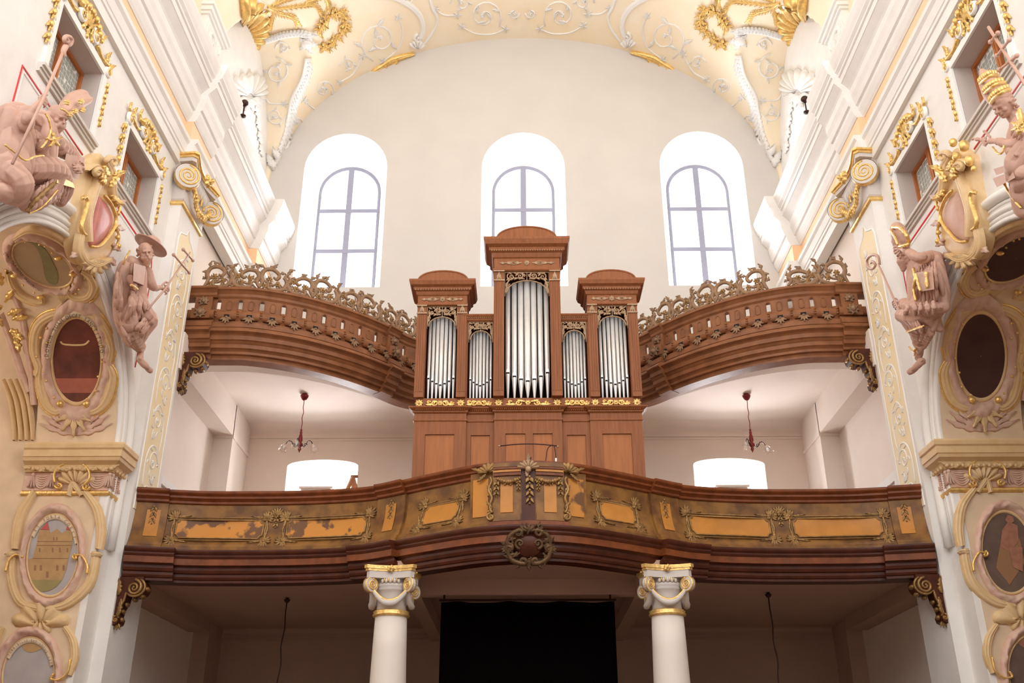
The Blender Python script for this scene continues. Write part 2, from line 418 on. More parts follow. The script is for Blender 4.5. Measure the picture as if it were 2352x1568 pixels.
def window(i, xc):
    w = thing('window_%d' % i, None, None, (xc, 27, 15.8)); w['kind'] = 'structure'
    lo = arch_loop(xc, 1.325, 15.7, 20.0, 21.37); li = arch_loop(xc, 1.0, 16.1, 19.72, 20.74)
    e = MB(); lo2 = arch_loop(xc, 1.12, 15.8, 19.8, 20.88)
    rows = [[FB(p[0], p[1], c) for p in L] for L, c in ((lo, 0.0), (li, -1.0), (arch_loop(xc, 1.1, 15.9, 19.8, 20.85), -1.4))]
    e.grid([r + [r[0]] for r in rows], False); e.build('reveal', 'reveal_white', w)
    g = 0.09
    fr = MB(); inn = arch_loop(xc, 0.92, 16.2, 19.7, 20.62)
    fr.poly([li, inn], FB, -1.06, -0.97); fr.build('frame', 'window_grey', w)
    b = MB(); b.fbox(FB, xc - g, xc + g, 16.15, 20.66, -1.05, -0.965); b.build('mullion', 'window_grey', w)
    for z in (17.52, 19.02):
        b = MB(); b.fbox(FB, xc - 0.94, xc + 0.94, z - 0.07, z + 0.07, -1.05, -0.96); b.build('glazing_bar', 'window_grey', w)
    for sx in (-1, 1):
        for z0, z1 in ((16.2, 17.46), (17.58, 18.96)):
            MB().fbox(FB, *sorted((xc + sx * g, xc + sx * 0.92)), z0, z1, -1.03, -1.02).build('pane', 'clear_glass', w)
        q = [(xc + sx * g, 19.08), (xc + sx * 0.92, 19.08)] + [(xc + sx * 0.92 * math.cos(a), 19.7 + 0.92 * math.sin(a)) for a in [PI / 2 * k / 9 for k in range(10)] if 0.92 * math.cos(a) > g] + [(xc + sx * g, 20.615)]
        if sx < 0: q = q[::-1]
        MB().poly([q], FB, -1.03, -1.02).build('pane', 'clear_glass', w)
for i, x in enumerate((-5.67, 0.0, 5.67)): window(i + 1, x)
for i, xc in enumerate((-5.6, 5.6)):
    w = thing('window_%d' % (i + 4), None, None, (xc, 27, 8.4)); w['kind'] = 'structure'
    lo = arch_loop(xc, 0.98, 8.4, 10.08, 10.27, seg=True); xi = xc + (0.15 if xc < 0 else 0.05); li = arch_loop(xi, 0.72, 8.4, 9.6, 9.74, seg=True)
    e = MB(); e.grid([[FB(p[0], p[1], c) for p in L + [L[0]]] for L, c in ((lo, 0.0), (li, -1.4))], False); e.build('reveal', 'reveal_white', w)
    fr = MB(); fr.poly([li, arch_loop(xi, 0.64, 8.46, 9.5, 9.66, seg=True)], FB, -1.4, -1.34)
    fr.fbox(FB, xi - 0.03, xi + 0.03, 8.45, 9.66, -1.4, -1.35); fr.build('frame', 'reveal_white', w)
    for sx in (-1, 1): MB().fbox(FB, *sorted((xi + sx * 0.03, xi + sx * 0.64)), 8.46, 9.5, -1.38, -1.37).build('pane', 'clear_glass', w)

# side walls of the nave: arch to the side chapel, two small windows above
AY, AA, AZ, AB = 15.05, 3.0, 8.0, 2.57          # arch centre, half span, springing, rise
WSIDE = ((12.75, 14.55, 12.62, 14.08), (15.98, 17.72, 12.55, 13.94))
def side_frame(x): return Frame((x, 0, 0), (0, 1, 0), (0, 0, 1))
EN = 1.85
def sgp(v, e): return math.copysign(abs(v) ** e, v)
def arch_pts(aa, bb, n=40): return [(AY - aa * sgp(math.cos(PI * k / n), 2 / EN), AZ + bb * abs(math.sin(PI * k / n)) ** (2 / EN)) for k in range(n + 1)]
def rect(a): return [(a[0], a[2]), (a[1], a[2]), (a[1], a[3]), (a[0], a[3])]
def lunloop(): return [(14.2 + 2.0 * math.cos(PI * k / 16), 19.4 + 2.2 * math.sin(PI * k / 16)) for k in range(17)]
def side(s):
    nm = 'wall_left' if s < 0 else 'wall_right'
    FW = side_frame(-8.0)
    o = [(-8, 0), (12.05, 0)] + arch_pts(AA, AB) + [(18.05, 0), (18.66, 0), (18.66, 15.6), (-8, 15.6)]
    w = struct(nm, MB().poly([o] + [rect(q) for q in WSIDE], FW, -1.6, 0), 'white_plaster', s)
    struct('wall_pilaster', MB().box(-8.6, -7.75, 18.66, 20.0, 0, 15.25), 'white_plaster', s, w)
    struct('gallery_side_wall', MB().box(-8.6, -8.22, 20.0, 26.0, 0, 17.8), 'gallery_plaster', s, w)
    # attic above the cornice with the lunette walls
    F2 = side_frame(-8.15)
    prof = [(-8, 15.6), (26, 15.6)] + [(y, max(18.66, zl(y)) + 0.02) for y in [26 - 0.2 * k for k in range(171)]]
    struct('attic_wall', MB().poly([prof, lunloop()], F2, -0.5, 0.0), 'white_plaster', s, w)
    # gallery room trims: beam along the wall, corner pier, on both floors
    for z0, z1, mt in ((10.43, 11.32, 'gallery_plaster'), (5.42, 5.74, 'under_plaster')):
        struct('beam', MB().box(-8.22, -7.72, 20.0, 24.5, z0, z1), mt, s, w)
    struct('corner_pier', MB().box(-8.22, -7.72, 24.45, 26.0, 6.1, 11.3), 'gallery_plaster', s, w)
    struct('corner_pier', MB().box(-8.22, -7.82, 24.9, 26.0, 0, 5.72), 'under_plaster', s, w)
    struct('impost', MB().box(-8.22, -7.68, 24.41, 26.0, 10.36, 10.45), 'gallery_plaster', s, w)
    # entablature
    path = [(-7.92, y) for y in (-8, 18.6, 18.6, 20.05, 20.05, 24.4, 24.4, 25.99)]
    off = [0, 0, .17, .17, 0, 0, .26, .26]
    arc = [(-.25, 14.9), (.02, 14.9), (.02, 15.14), (.05, 15.16), (.05, 15.24), (.07, 15.26), (.10, 15.46), (.15, 15.52), (.16, 15.61), (-.25, 15.62)]
    fri = [(-.25, 15.62), (-.02, 15.62), (-.02, 16.12), (-.25, 16.13)]
    cor = [(-.25, 16.12), (0.0, 16.12), (.04, 16.18), (.09, 16.3), (.10, 16.33), (.10, 16.42), (.15, 16.45), (.18, 16.6), (.22, 16.72), (.22, 16.9), (.25, 16.95), (.38, 17.1), (.40, 17.11), (.40, 17.27), (.44, 17.29), (.44, 17.36), (.50, 17.42), (.50, 17.46), (.54, 17.56), (.58, 17.72), (.58, 17.8), (-.25, 17.8)]
    t = struct('trim_1' if s < 0 else 'trim_2', (lambda q: (sweep(q, path, arc, off), q)[1])(MB()), 'white_plaster', s)
    q = MB(); sweep(q, path, fri, off); struct('frieze', q, 'peach', s, t)
    q = MB(); sweep(q, path, cor, off); struct('cornice', q, 'white_plaster', s, t)
    # deep chapel beyond the arch
    c = struct('chapel_wall_left' if s < 0 else 'chapel_wall_right', MB().box(-14, -9.6, 18.05, 18.5, 0, 13).box(-14, -13.6, 9, 18.5, 0, 13).box(-14, -9.6, 10.3, 10.6, 0, 13), 'jamb_ochre', s)
    struct('chapel_ceiling', MB().box(-14, -9.5, 9, 18.6, 12.4, 12.6), 'jamb_ochre', s, c)
    # archivolt mouldings
    a = MB()
    for r0, w_, h_ in ((0.045, .045, .05), (0.14, .035, .03), (0.235, .05, .055), (0.36, .03, .03), (0.50, .10, .13)):
        P = [(12.05 - r0, 6.0 + 2.0 * k / 3) for k in range(3)] + arch_pts(AA + r0, AB + r0, 44) + [(18.05 + r0, 8.0 - 2.0 * k / 3) for k in range(1, 4)]
        ribbon(a, FW, P, w_, h_, 0.0, 6)
    struct('archivolt', a, 'stucco_white', s, w)
for s in (-1, 1): side(s)
struct('dimming_wall', MB().box(-14, 14, -8.5, -8.0, 0, 11.0), 'white_plaster')  # unseen wall behind the camera, added to dim light under the gallery

# gallery floors / ceilings
WING = [(-7.75, 18.9), (-7.0, 19.05), (-6.3, 19.15), (-5.0, 19.16), (-4.2, 19.1), (-3.5, 18.98), (-2.9, 18.78), (-2.35, 18.42)]
BOW = [(-2.35, 18.42), (-1.7, 17.98), (-1.0, 17.55), (-0.5, 17.36), (0, 17.3), (0.5, 17.36), (1.0, 17.55), (1.7, 17.98), (2.35, 18.42)]
WP = interp_path(WING, 60); BP = interp_path(BOW, 64)
UPP = [(-8.2, 20.42), (-7.0, 20.4), (-6.26, 20.48), (-5.3, 20.88), (-4.37, 21.55), (-3.6, 22.35), (-3.05, 23.1), (-2.7, 23.35), (-2.0, 23.7), (-1.0, 23.9)]
UP = interp_path(UPP, 90)
full = WP[:-1] + BP[:-1] + [(-x, y) for x, y in WP[::-1]]
FZ = Frame((0, 0, 0), (1, 0, 0), (0, 1, 0))
o = [(x, y + 0.12) for x, y in full] + [(8.2, 25.99), (-8.2, 25.99)]
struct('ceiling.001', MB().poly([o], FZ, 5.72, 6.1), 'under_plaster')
o = [(x, y + 0.55) for x, y in UP] + [(-x, y + 0.55) for x, y in UP[::-1]] + [(8.2, 25.99), (-8.2, 25.99)]
struct('ceiling.002', MB().poly([o], FZ, 11.3, 11.6), 'gallery_plaster')
o = [(x, y + 0.1) for x, y in UP] + [(-x, y + 0.1) for x, y in UP[::-1]]
o2 = [(x, y + 1.0) for x, y in UP] + [(-x, y + 1.0) for x, y in UP[::-1]]
m = MB(); m.grid([[Vector((x, y + 0.3, 10.87)) for x, y in UP], [Vector((x, y + 0.85, 10.87)) for x, y in UP], [Vector((x, y + 0.95, 10.95)) for x, y in UP], [Vector((x, y + 1.0, 11.31)) for x, y in UP]], False)
k = MB(); k.v = m.v[:]; k.f = m.f[:]; k.sm = m.sm[:]; k.mirror(); m.add(k.v, k.f)
struct('ceiling_edge', m, 'gallery_plaster')
# coves above the back walls of both gallery rooms
def cove(z, r, mt, nm):
    m = MB(); rows = [[Vector((x, 26 - r + r * math.sin(a), z - r + r * math.cos(a))) for x in (-7.8, 7.8)] for a in [PI / 2 * i / 8 for i in range(9)]]
    m.grid(rows, True); m.box(-7.8, 7.8, 25.95, 26, z - r - 0.06, z - r - 0.02); m.box(-7.8, 7.8, 25.97, 26, z - r - 0.14, z - r - 0.10)
    struct(nm, m, mt)
cove(11.3, 0.34, 'gallery_plaster', 'trim_3'); cove(5.72, 0.16, 'under_plaster', 'trim_4')
# beams under the lower gallery, running back from the columns, and the cross beam
m = MB()
for x in (-2.45, 2.15): m.box(x, x + 0.3, 18.3, 26, 5.4, 5.73)
m.box(-2.15, 2.15, 19.95, 20.25, 5.42, 5.73); struct('trim_5', m, 'under_plaster')
# doors in the side walls of the upper gallery
for s in (-1, 1):
    F8 = side_frame(-8.22)
    q = [(21.15, 6.1), (21.15, 8.12), (22.6, 8.12), (22.6, 6.1)]
    d = thing('door_1' if s < 0 else 'door_2', None, None, (s * 8.2, 21.8, 6.1)); d['kind'] = 'structure'
    MB().fbox(F8, 21.2, 22.55, 6.1, 8.07, 0.0, 0.02).build('leaf', 'grey_recess', d, s=s)
    a = MB(); a.poly([[(20.98, 6.1), (20.98, 8.32), (22.8, 8.32), (22.8, 6.1), (22.6, 6.1), (22.6, 8.12), (21.15, 8.12), (21.15, 6.1)]], F8, 0, 0.06); a.build('architrave', 'white_plaster', d, s=s)
# ================================================================== LOWER GALLERY
CORN_LO = [(-.3, 5.5), (0.0, 5.5), (0.0, 5.545), (.03, 5.56), (.05, 5.60), (.05, 5.65), (.09, 5.67), (.11, 5.72), (.11, 5.77), (.15, 5.80)]
CORN_MID = [(-.3, 5.80), (.20, 5.80), (.20, 5.925), (-.3, 5.925)]
CORN_TOP = [(-.3, 5.925), (.215, 5.925), (.235, 5.96), (.235, 5.985), (.27, 6.02), (.28, 6.05), (.28, 6.08), (.05, 6.10), (-.3, 6.10)]
PAR_BASE = [(-.25, 6.10), (.16, 6.10), (.16, 6.16), (.13, 6.18), (.12, 6.22), (-.25, 6.22)]
def lean(b):
    t = min(max((b - 6.2) / 0.85, 0), 1)
    return -0.07 + 0.17 * (1 - t) ** 2.4
PAR_DIE = [(-.25, 6.22)] + [(lean(6.22 + .84 * k / 8), 6.22 + .84 * k / 8) for k in range(9)] + [(-.25, 7.06)]
PAR_RAIL = [(-.28, 7.06), (-.06, 7.06), (-.03, 7.08), (-.03, 7.12), (.02, 7.16), (.04, 7.17), (.04, 7.21), (.09, 7.25), (.10, 7.27), (.10, 7.31), (-.28, 7.31)]
def sw(path, prof, off=None, name='moulding', mt='walnut', parent=None, s=-1, caps=True, label=None):
    m = MB(); sweep(m, path, prof, off, caps=caps); return m.build(name, mt, parent, s=s, label=label)
def sub(path, a0, a1, n=24):
    P = PathFrame(path); return [P.pt(a0 + (a1 - a0) * k / n) for k in range(n + 1)]
WF = PathFrame(WP, lean=lean); BF = PathFrame(BP, lean=lean); WL = WF.L; BL = BF.L
gc = thing('gallery_cornice', 'dark brown moulded wooden cornice running wall to wall under the lower gallery, bowed at centre', 'cornice', (0, 18.5, 5.5))
for s in (-1, 1):
    for pr, nm, mt in ((CORN_LO, 'lower_moulding', 'walnut'), (CORN_MID, 'fascia', 'walnut_mid'), (CORN_TOP, 'upper_moulding', 'walnut')):
        sw(WP, pr, None, nm, mt, gc, s, caps=False)
        pr = [(a, b - .004) for a, b in pr]; sw(sub(WP, 0.0, 0.92, 8), pr, [.17] * 9, 'end_block_moulding', mt, gc, s)
        sw(sub(WP, WL - 1.15, WL, 16), pr, [.14] * 17, 'column_block_moulding', mt, gc, s)
    # dark seam where wing and bow meet
for pr, nm, mt in ((CORN_LO, 'lower_moulding', 'walnut'), (CORN_MID, 'fascia', 'walnut_mid'), (CORN_TOP, 'upper_moulding', 'walnut')):
    sw(BP, pr, None, nm, mt, gc, caps=True)

def corner_rocaille(fr, a, b, da, db, R=0.20):
    """carved shell and leaves on one corner of a panel; da,db point outward"""
    m = MB(); base = math.atan2(db, da)
    for k in range(-3, 4):
        leaf(m, fr, (a, b), base + k * 0.38, R * (1.0 - 0.07 * abs(k)), 0.042, 0.04, lobes=3, n=8, bend=0.25 * (1 if k > 0 else -1))
    rosette(m, fr, (a + da * 0.02, b + db * 0.02), R * 0.42, 6, 0.03, c=0.01)
    leaf(m, fr, (a, b + db * 0.02), math.atan2(0.12 * db, -da), R * 1.5, 0.028, 0.03, lobes=4, n=9)
    leaf(m, fr, (a + da * 0.02, b), math.atan2(-db, da * 0.15), R * 1.35, 0.03, 0.03, lobes=4, n=9)
    ribbon(m, fr, spiral_pts(a - da * .01, b - db * .01, R * .34, 1.0, base, 1, n=10), 0.016, 0.022, 0.0)
    return m
def panel(fr, a0, a1, b0, b1, parent, s, mt='ochre_panel', skew=0.0, notch=0.07):
    def loop(e, nt):
        A0, A1, B0, B1 = a0 + e, a1 - e, b0 + e, b1 - e; L = []
        for cx, cy, st in ((A0, B0, 90), (A1, B0, 180), (A1, B1, 270), (A0, B1, 360)):
            q = [(cx + nt * math.cos(math.radians(st - 90 * k / 5)), cy + nt * math.sin(math.radians(st - 90 * k / 5))) for k in range(6)]
            L += q
        return [(x + skew * (y - b0) / (b1 - b0), y) for x, y in L]
    lp = loop(0.0, notch); tri = MB(); n = 10
    # field as a fine mesh that follows the curved gallery
    rows = []
    for j in range(n + 1):
        b = b0 + (b1 - b0) * j / n; row = []
        dn = min(b - b0, b1 - b); ins = math.sqrt(max(notch ** 2 - dn ** 2, 0)) if dn < notch else 0
        for i in range(17):
            a = a0 + ins + (a1 - a0 - 2 * ins) * i / 16; row.append(fr(a + skew * (b - b0) / (b1 - b0), b, 0.012))
        rows.append(row)
    tri.grid(rows, False); tri.build('field', mt, parent, s=s)
    r = MB(); ribbon(r, fr, crom(lp, 1, True), 0.016, 0.02, 0.008, closed=True)
    ribbon(r, fr, crom([(x, y) for x, y in loop(-0.045, notch * 0.8)], 1, True), 0.011, 0.014, 0.0, closed=True)
    r.build('panel_moulding', 'pale_gilt' if False else 'old_gold', parent, s=s)
    for da, a in ((-1, a0), (1, a1)):
        for db, b in ((-1, b0), (1, b1)):
            corner_rocaille(fr, a + da * 0.03 + skew * (b - b0) / (b1 - b0), b + db * 0.03, da, db).build('corner_carving', 'old_gold', parent, s=s)
def drop(m, fr, a, b, L, w=0.03, n=4):
    """hanging husk drop"""
    for k in range(n):
        bb = b - L * k / n
        leaf(m, fr, (a, bb), -PI / 2 - 0.5, L / n * 1.1, w * (1 - .12 * k), 0.03, lobes=2, n=6)
        leaf(m, fr, (a, bb), -PI / 2 + 0.5, L / n * 1.1, w * (1 - .12 * k), 0.03, lobes=2, n=6)
        blob(m, fr, a, bb - 0.01, w * 0.55, 0.03, 6, 4)
    blob(m, fr, a, b - L, w * 0.4, 0.02, 6, 4)
for s, side_word in ((-1, 'left'), (1, 'right')):
    lab = ('ochre and brown marbled left wing of the lower gallery parapet with peeling dark patches' if s < 0
           else 'ochre and brown marbled right wing of the lower gallery parapet with clean panels')
    p = thing('gallery_parapet', lab, 'parapet', (s * 5, 19, 6.1))
    sw(WP, PAR_BASE, None, 'plinth', 'olive_marble', p, s); sw(WP, PAR_DIE, None, 'die', 'olive_marble', p, s)
    sw(WP, PAR_RAIL, None, 'rail', 'walnut_mid', p, s)
    for a0, a1, nm in ((0.0, 0.62, 'end_pilaster'), (WL - 0.72, WL - 0.03, 'column_pilaster')):
        q = sub(WP, a0, a1, 8)
        m = MB(); sweep(m, q, PAR_DIE, [.055] * 9); m.build(nm, 'olive_marble', p, s=s)
        m = MB(); sweep(m, q, PAR_BASE, [.06] * 9); m.build('pilaster_plinth', 'olive_marble', p, s=s); m = MB(); sweep(m, q, PAR_RAIL, [.07] * 9); m.build('pilaster_moulding', 'walnut_mid', p, s=s)
        f2 = lambda a, b, c=0.0: WF(a, b, c + .06)
        ff = Surf(lambda a, b: WF(a, b, .06), lambda P: Vector((0, -1, 0)))
        am = (a0 + a1) / 2 + (0.05 if a0 == 0 else 0)
        g = MB(); g.grid([[WF(am + da, 6.36 + .55 * k / 6, .068) for da in (-.13, 0, .13)] for k in range(7)], False); g.build('pilaster_field', 'ochre_panel', p, s=s)
        g = MB(); drop(g, ff, am, 6.98, 0.36, 0.045, 3); g.build('husk_drop', 'old_gold', p, s=s)
    PA = ((0.82, 2.52, 'ochre_worn' if s < 0 else 'ochre_panel'), (3.0, 4.62, 'ochre_worn' if s < 0 else 'ochre_panel'))
    for a0, a1, mt in PA: panel(WF, a0, a1, 6.36, 6.75, p, s, mt)
    g = MB()
    for k in range(-4, 5): leaf(g, WF, (2.76, 6.86), PI / 2 + k * .42, .17, .035, .035, lobes=3, n=8)
    rosette(g, WF, (2.76, 6.86), .075, 6, .04, c=.02); drop(g, WF, 2.76, 6.8, .2, .04, 2)
    g.build('shell_crest', 'old_gold', p, s=s)
# bowed centre
pc = thing('gallery_parapet', 'bowed centre of the lower gallery parapet with ochre panels, pilasters and gilded garlands', 'parapet', (0, 17.5, 6.1))
for pr, nm, mt in ((PAR_BASE, 'plinth', 'olive_marble'), (PAR_DIE, 'die', 'olive_marble'), (PAR_RAIL, 'rail', 'walnut_mid')): sw(BP, pr, None, nm, mt, pc)
for s in (-1, 1): panel(BF, 0.42, 1.22, 6.36, 6.72, pc, s, 'ochre_panel', skew=0.06 if s < 0 else -0.02)
def cbox(x0, x1, z0, z1, d, nm, mt, d0=-.1):
    """slab following the front of the bow"""
    m = MB(); n = 8; rows = []
    C = BL / 2
    for (zz, dd) in ((z0, d0), (z0, d), (z1, d), (z1, d0)):
        rows.append([PathFrame(BP)(C + x0 + (x1 - x0) * k / n, zz, dd) for k in range(n + 1)])
    rows.append(rows[0]); m.grid(rows, False)
    m.add(rows[0][:1] + rows[1][:1] + rows[2][:1] + rows[3][:1], [(0, 1, 2, 3)]); m.add(rows[0][-1:] + rows[1][-1:] + rows[2][-1:] + rows[3][-1:], [(3, 2, 1, 0)])
    return m.build(nm, mt, pc)
CFr = PathFrame(BP); Cm = BL / 2
def CF(a, b, c=0.0): return CFr(Cm + a, b, c)
class _C:
    def __init__(self, c0): self.c0 = c0
    def __call__(self, a, b, c=0.0): return CFr(Cm + a, b, c + self.c0)
    def nor(self, a, b): return CFr.nor(Cm + a, b)
cbox(-1.05, 1.05, 6.16, 7.12, .11, 'breastwork', 'olive_marble')
cbox(-.60, .60, 6.14, 7.20, .20, 'breastwork_centre', 'olive_marble')
cbox(-.64, .64, 6.08, 6.15, .27, 'breastwork_base', 'walnut_mid')
cbox(-.11, .11, 6.16, 7.24, .225, 'centre_strip', 'walnut')
for sg in (-1, 1):
    def o2(a, b): return tuple(sorted((sg * a, sg * b)))
    cbox(*o2(.70, .99), 6.30, 7.0, .125, 'side_field', 'ochre_worn')
    cbox(*o2(.255, .46), 6.32, 6.90, .215, 'centre_field', 'ochre_panel')
    cbox(*o2(.13, .585), 6.17, 6.30, .225, 'field_plinth', 'olive_marble')
    for z0, z1, mt in ((7.0, 7.05, 'walnut_mid'), (7.06, 7.10, 'ochre_panel'), (7.11, 7.15, 'walnut_mid'), (7.15, 7.22, 'olive_marble')):
        cbox(*o2(.12, .58), z0, z1, .235 + (z0 - 7) * .25, 'capital_moulding', mt)
    g = MB(); fr = _C(.21)
    scroll(g, fr, sg * .62, 6.25, .075, 1.5, PI / 2, -sg, .028, .05)
    ribbon(g, fr, crom([(sg * .6, 6.32), (sg * .64, 6.45), (sg * .60, 6.6), (sg * .66, 6.75), (sg * .61, 6.9), (sg * .63, 6.98)], 4), [.03, .02, .03, .035, .02, .03], .05)
    for zz in (6.42, 6.72): leaf(g, fr, (sg * .6, zz), PI / 2 - sg * .7, .16, .04, .04, n=8); leaf(g, fr, (sg * .6, zz), -PI / 2 + sg * .7, .12, .03, .04, n=8)
    g.build('console', 'old_gold', pc)
    g = MB(); ff = _C(.235)
    gp = [(sg * (.14 + .36 * k / 10), 6.93 - .06 * math.sin(PI * k / 10)) for k in range(11)]
    for k, (a, b) in enumerate(gp): blob(g, ff, a, b, .028 + .008 * (k % 3), .02); leaf(g, ff, (a, b), -PI / 2 + (k % 3 - 1) * .5, .075, .02, .02, lobes=2, n=6)
    drop(g, ff, sg * .16, 6.9, .2, .03, 3); drop(g, ff, sg * .52, 6.9, .28, .035, 3)
    g.build('garland', 'old_gold', pc)
    g = MB(); fs = _C(.18)
    shell(g, fs, (sg * .68, 7.08), PI / 2 + sg * 1.5, PI / 2 - sg * 1.6, .2, 7, .05); leaf(g, fs, (sg * .72, 7.06), -PI / 2 + sg * .9, .2, .05, .04); leaf(g, fs, (sg * .72, 7.1), PI / 2 - sg * 1.2, .3, .05, .04)
    g.build('shell', 'old_gold', pc)
g = MB(); fs = _C(.24)
shell(g, fs, (0, 7.08), PI * .95, PI * .05, .19, 7, .09); leaf(g, fs, (0, 7.12), PI / 2, .26, .05, .06, curl=.05); blob(g, fs, 0, 7.08, .06, .05); leaf(g, fs, (-.02, 7.1), -PI / 2, .16, .05, .05)
g.build('crest_shell', 'pale_gilt', pc)
g = MB(); drop(g, fs, 0.02, 6.96, .5, .05, 4); g.build('husk_drop', 'old_gold', pc)
# carved cartouche under the bow
ct = thing('carved_cartouche', 'dark gilded rocaille cartouche fixed below the middle of the lower gallery', 'cartouche', (0, 16.9, 5.7))
g = MB(); fc = _C(.30)
def FCa(a, b, c=0.0): return CFr(Cm + a, b, c + .30 - max(0, (5.95 - b)) * .35)
class _F2:
    def __call__(self, a, b, c=0.0): return FCa(a, b, c)
    def nor(self, a, b): return Vector((0, -1, -.3)).normalized()
fc = _F2()
for sg in (-1, 1):
    cscroll(g, fc, sg * .13, 5.98, sg * .34, 5.66, .08 * sg, .035, .35, .05); cscroll(g, fc, sg * .36, 5.70, sg * .06, 5.42, .1 * sg, .04, .3, .06)
    scroll(g, fc, sg * .14, 5.75, .09, 1.3, -PI / 2, sg, .03, .05)
    for k in range(5): leaf(g, fc, (sg * .26, 5.72 - .03 * k), (0 if sg > 0 else PI) + (k - 2) * .42 * sg, .2, .045, .05, lobes=3, n=8, curl=.02)
    leaf(g, fc, (sg * .1, 5.5), -PI / 2 + sg * .6, .2, .05, .05)
shell(g, fc, (0, 5.93), PI, 0, .14, 5, .06); leaf(g, fc, (0, 5.5), -PI / 2, .2, .06, .06)
r_ = random.Random(9)
for k in range(26):
    a = r_.uniform(0, 2 * PI); q = r_.uniform(.18, .36); leaf(g, fc, (q * math.cos(a), 5.7 + q * .9 * math.sin(a)), a + r_.uniform(-1, 1), r_.uniform(.10, .18), .04, .05, lobes=2, n=8, bend=r_.uniform(-1.5, 1.5), curl=.02)
g.build('scrollwork', 'bronze', ct)
g = MB(); g.grid([[fc(.2 * q * math.cos(2 * PI * k / 20), 5.7 + .17 * q * math.sin(2 * PI * k / 20), .05 * (1 - q * q)) for k in range(20)] for q in (1, .7, .35, .03)], True, wrap=True); g.build('boss', 'walnut', ct)

# consoles under the gallery ends
def console(s, x, y, z, sc_, label, nm='gallery_corbel', mt='old_gold', w=.34):
    c = thing(nm, label, 'corbel', (s * (x + .1), y, z))
    m = MB()
    prof = [(0, .48), (.50, .48), (.50, .42)] + [(.36 + .20 * math.cos(a), .26 + .18 * math.sin(a)) for a in [PI * .35 - PI * 1.15 * k / 10 for k in range(11)]] + [(.17, -.0), (.10, -.16), (.08, -.28), (.12, -.36), (.10, -.45), (0, -.5)]
    F = Frame((x, y, z), (1, 0, 0), (0, 0, 1))
    P = [(a * sc_, b * sc_) for a, b in prof]
    m.poly([P], F, -w, 0); m.build('bracket', 'walnut', c, s=s)
    g = MB()
    scroll(g, F, .34 * sc_, .25 * sc_, .17 * sc_, 1.9, PI / 2, -1, .03 * sc_, .045); scroll(g, F, .06 * sc_, -.38 * sc_, .07 * sc_, 1.2, PI / 2, 1, .02, .03)
    leaf(g, F, (.05 * sc_, .1 * sc_), PI / 2 + .1, .34 * sc_, .09 * sc_, .05, curl=.03); leaf(g, F, (.12 * sc_, .02 * sc_), -PI / 2, .34 * sc_, .07 * sc_, .05)
    ribbon(g, F, [(p[0], p[1]) for p in P[3:-2]], .022, .03)
    g.build('acanthus', mt, c, s=s)
    g = MB(); F3 = Frame((x, y + w / 2, z), (0, 1, 0), (0, 0, 1))
    for k, (a, b) in enumerate(((.55, .25), (.48, .1), (.33, .04), (.18, -.06), (.12, -.2), (.12, -.36))):
        g.ell(F(a * sc_, b * sc_, -w / 2), .05 * sc_, w * .35 * (1 - .08 * k), .05 * sc_, 8, 6)
    for q in (-.4, 0, .4): leaf(g, F, (.08 * sc_, -.42 * sc_), -PI / 2 + q, .16 * sc_, .03, .03, n=6, lobes=2, c=-w * .3)
    g.build('carved_face', mt, c, s=s)
for s, wd in ((-1, 'left'), (1, 'right')):
    console(s, -7.76, 18.72, 5.1, .92, 'scrolled brown corbel under the %s end of the lower gallery, against the %s pier' % (wd, wd))
    console(s, -7.76, 20.12, 10.42, .95, 'scrolled gilded corbel under the %s end of the upper gallery, behind the %s pilaster' % (wd, wd))

# ================================================================== UPPER GALLERIES
UC1 = [(-.25, 12.40), (-.045, 12.40), (-.03, 12.42), (-.01, 12.44), (.0, 12.50), (.05, 12.56), (.09, 12.59), (.09, 12.63), (.06, 12.66), (-.25, 12.66)]
UPANEL = (12.06, 12.40)
UROLL = [(-.25, 12.06), (-.05, 12.06)] + [(.0 + .075 * math.sin(a), 11.93 + .115 * math.cos(a)) for a in [PI * k / 8 for k in range(9)]] + [(-.25, 11.80)]
ULEDGE = [(-.25, 11.80), (.0, 11.79), (.0, 11.76), (.07, 11.73), (.09, 11.71), (.09, 11.60), (.06, 11.58), (-.25, 11.58)]
UCOR = [(-.25, 11.58), (.09, 11.58), (.10, 11.55), (.19, 11.51), (.22, 11.47), (.22, 11.44), (.14, 11.40), (.11, 11.37), (.11, 11.27), (.07, 11.25), (.04, 11.21), (.02, 11.19), (.02, 11.10), (-.03, 11.07), (-.06, 11.04), (-.06, 10.98), (-.13, 10.96), (-.15, 10.92), (-.15, 10.87), (-.45, 10.86)]
UF = PathFrame(UP); UL = UF.L
a_end = 5.5                                   # where the right-angle block stands
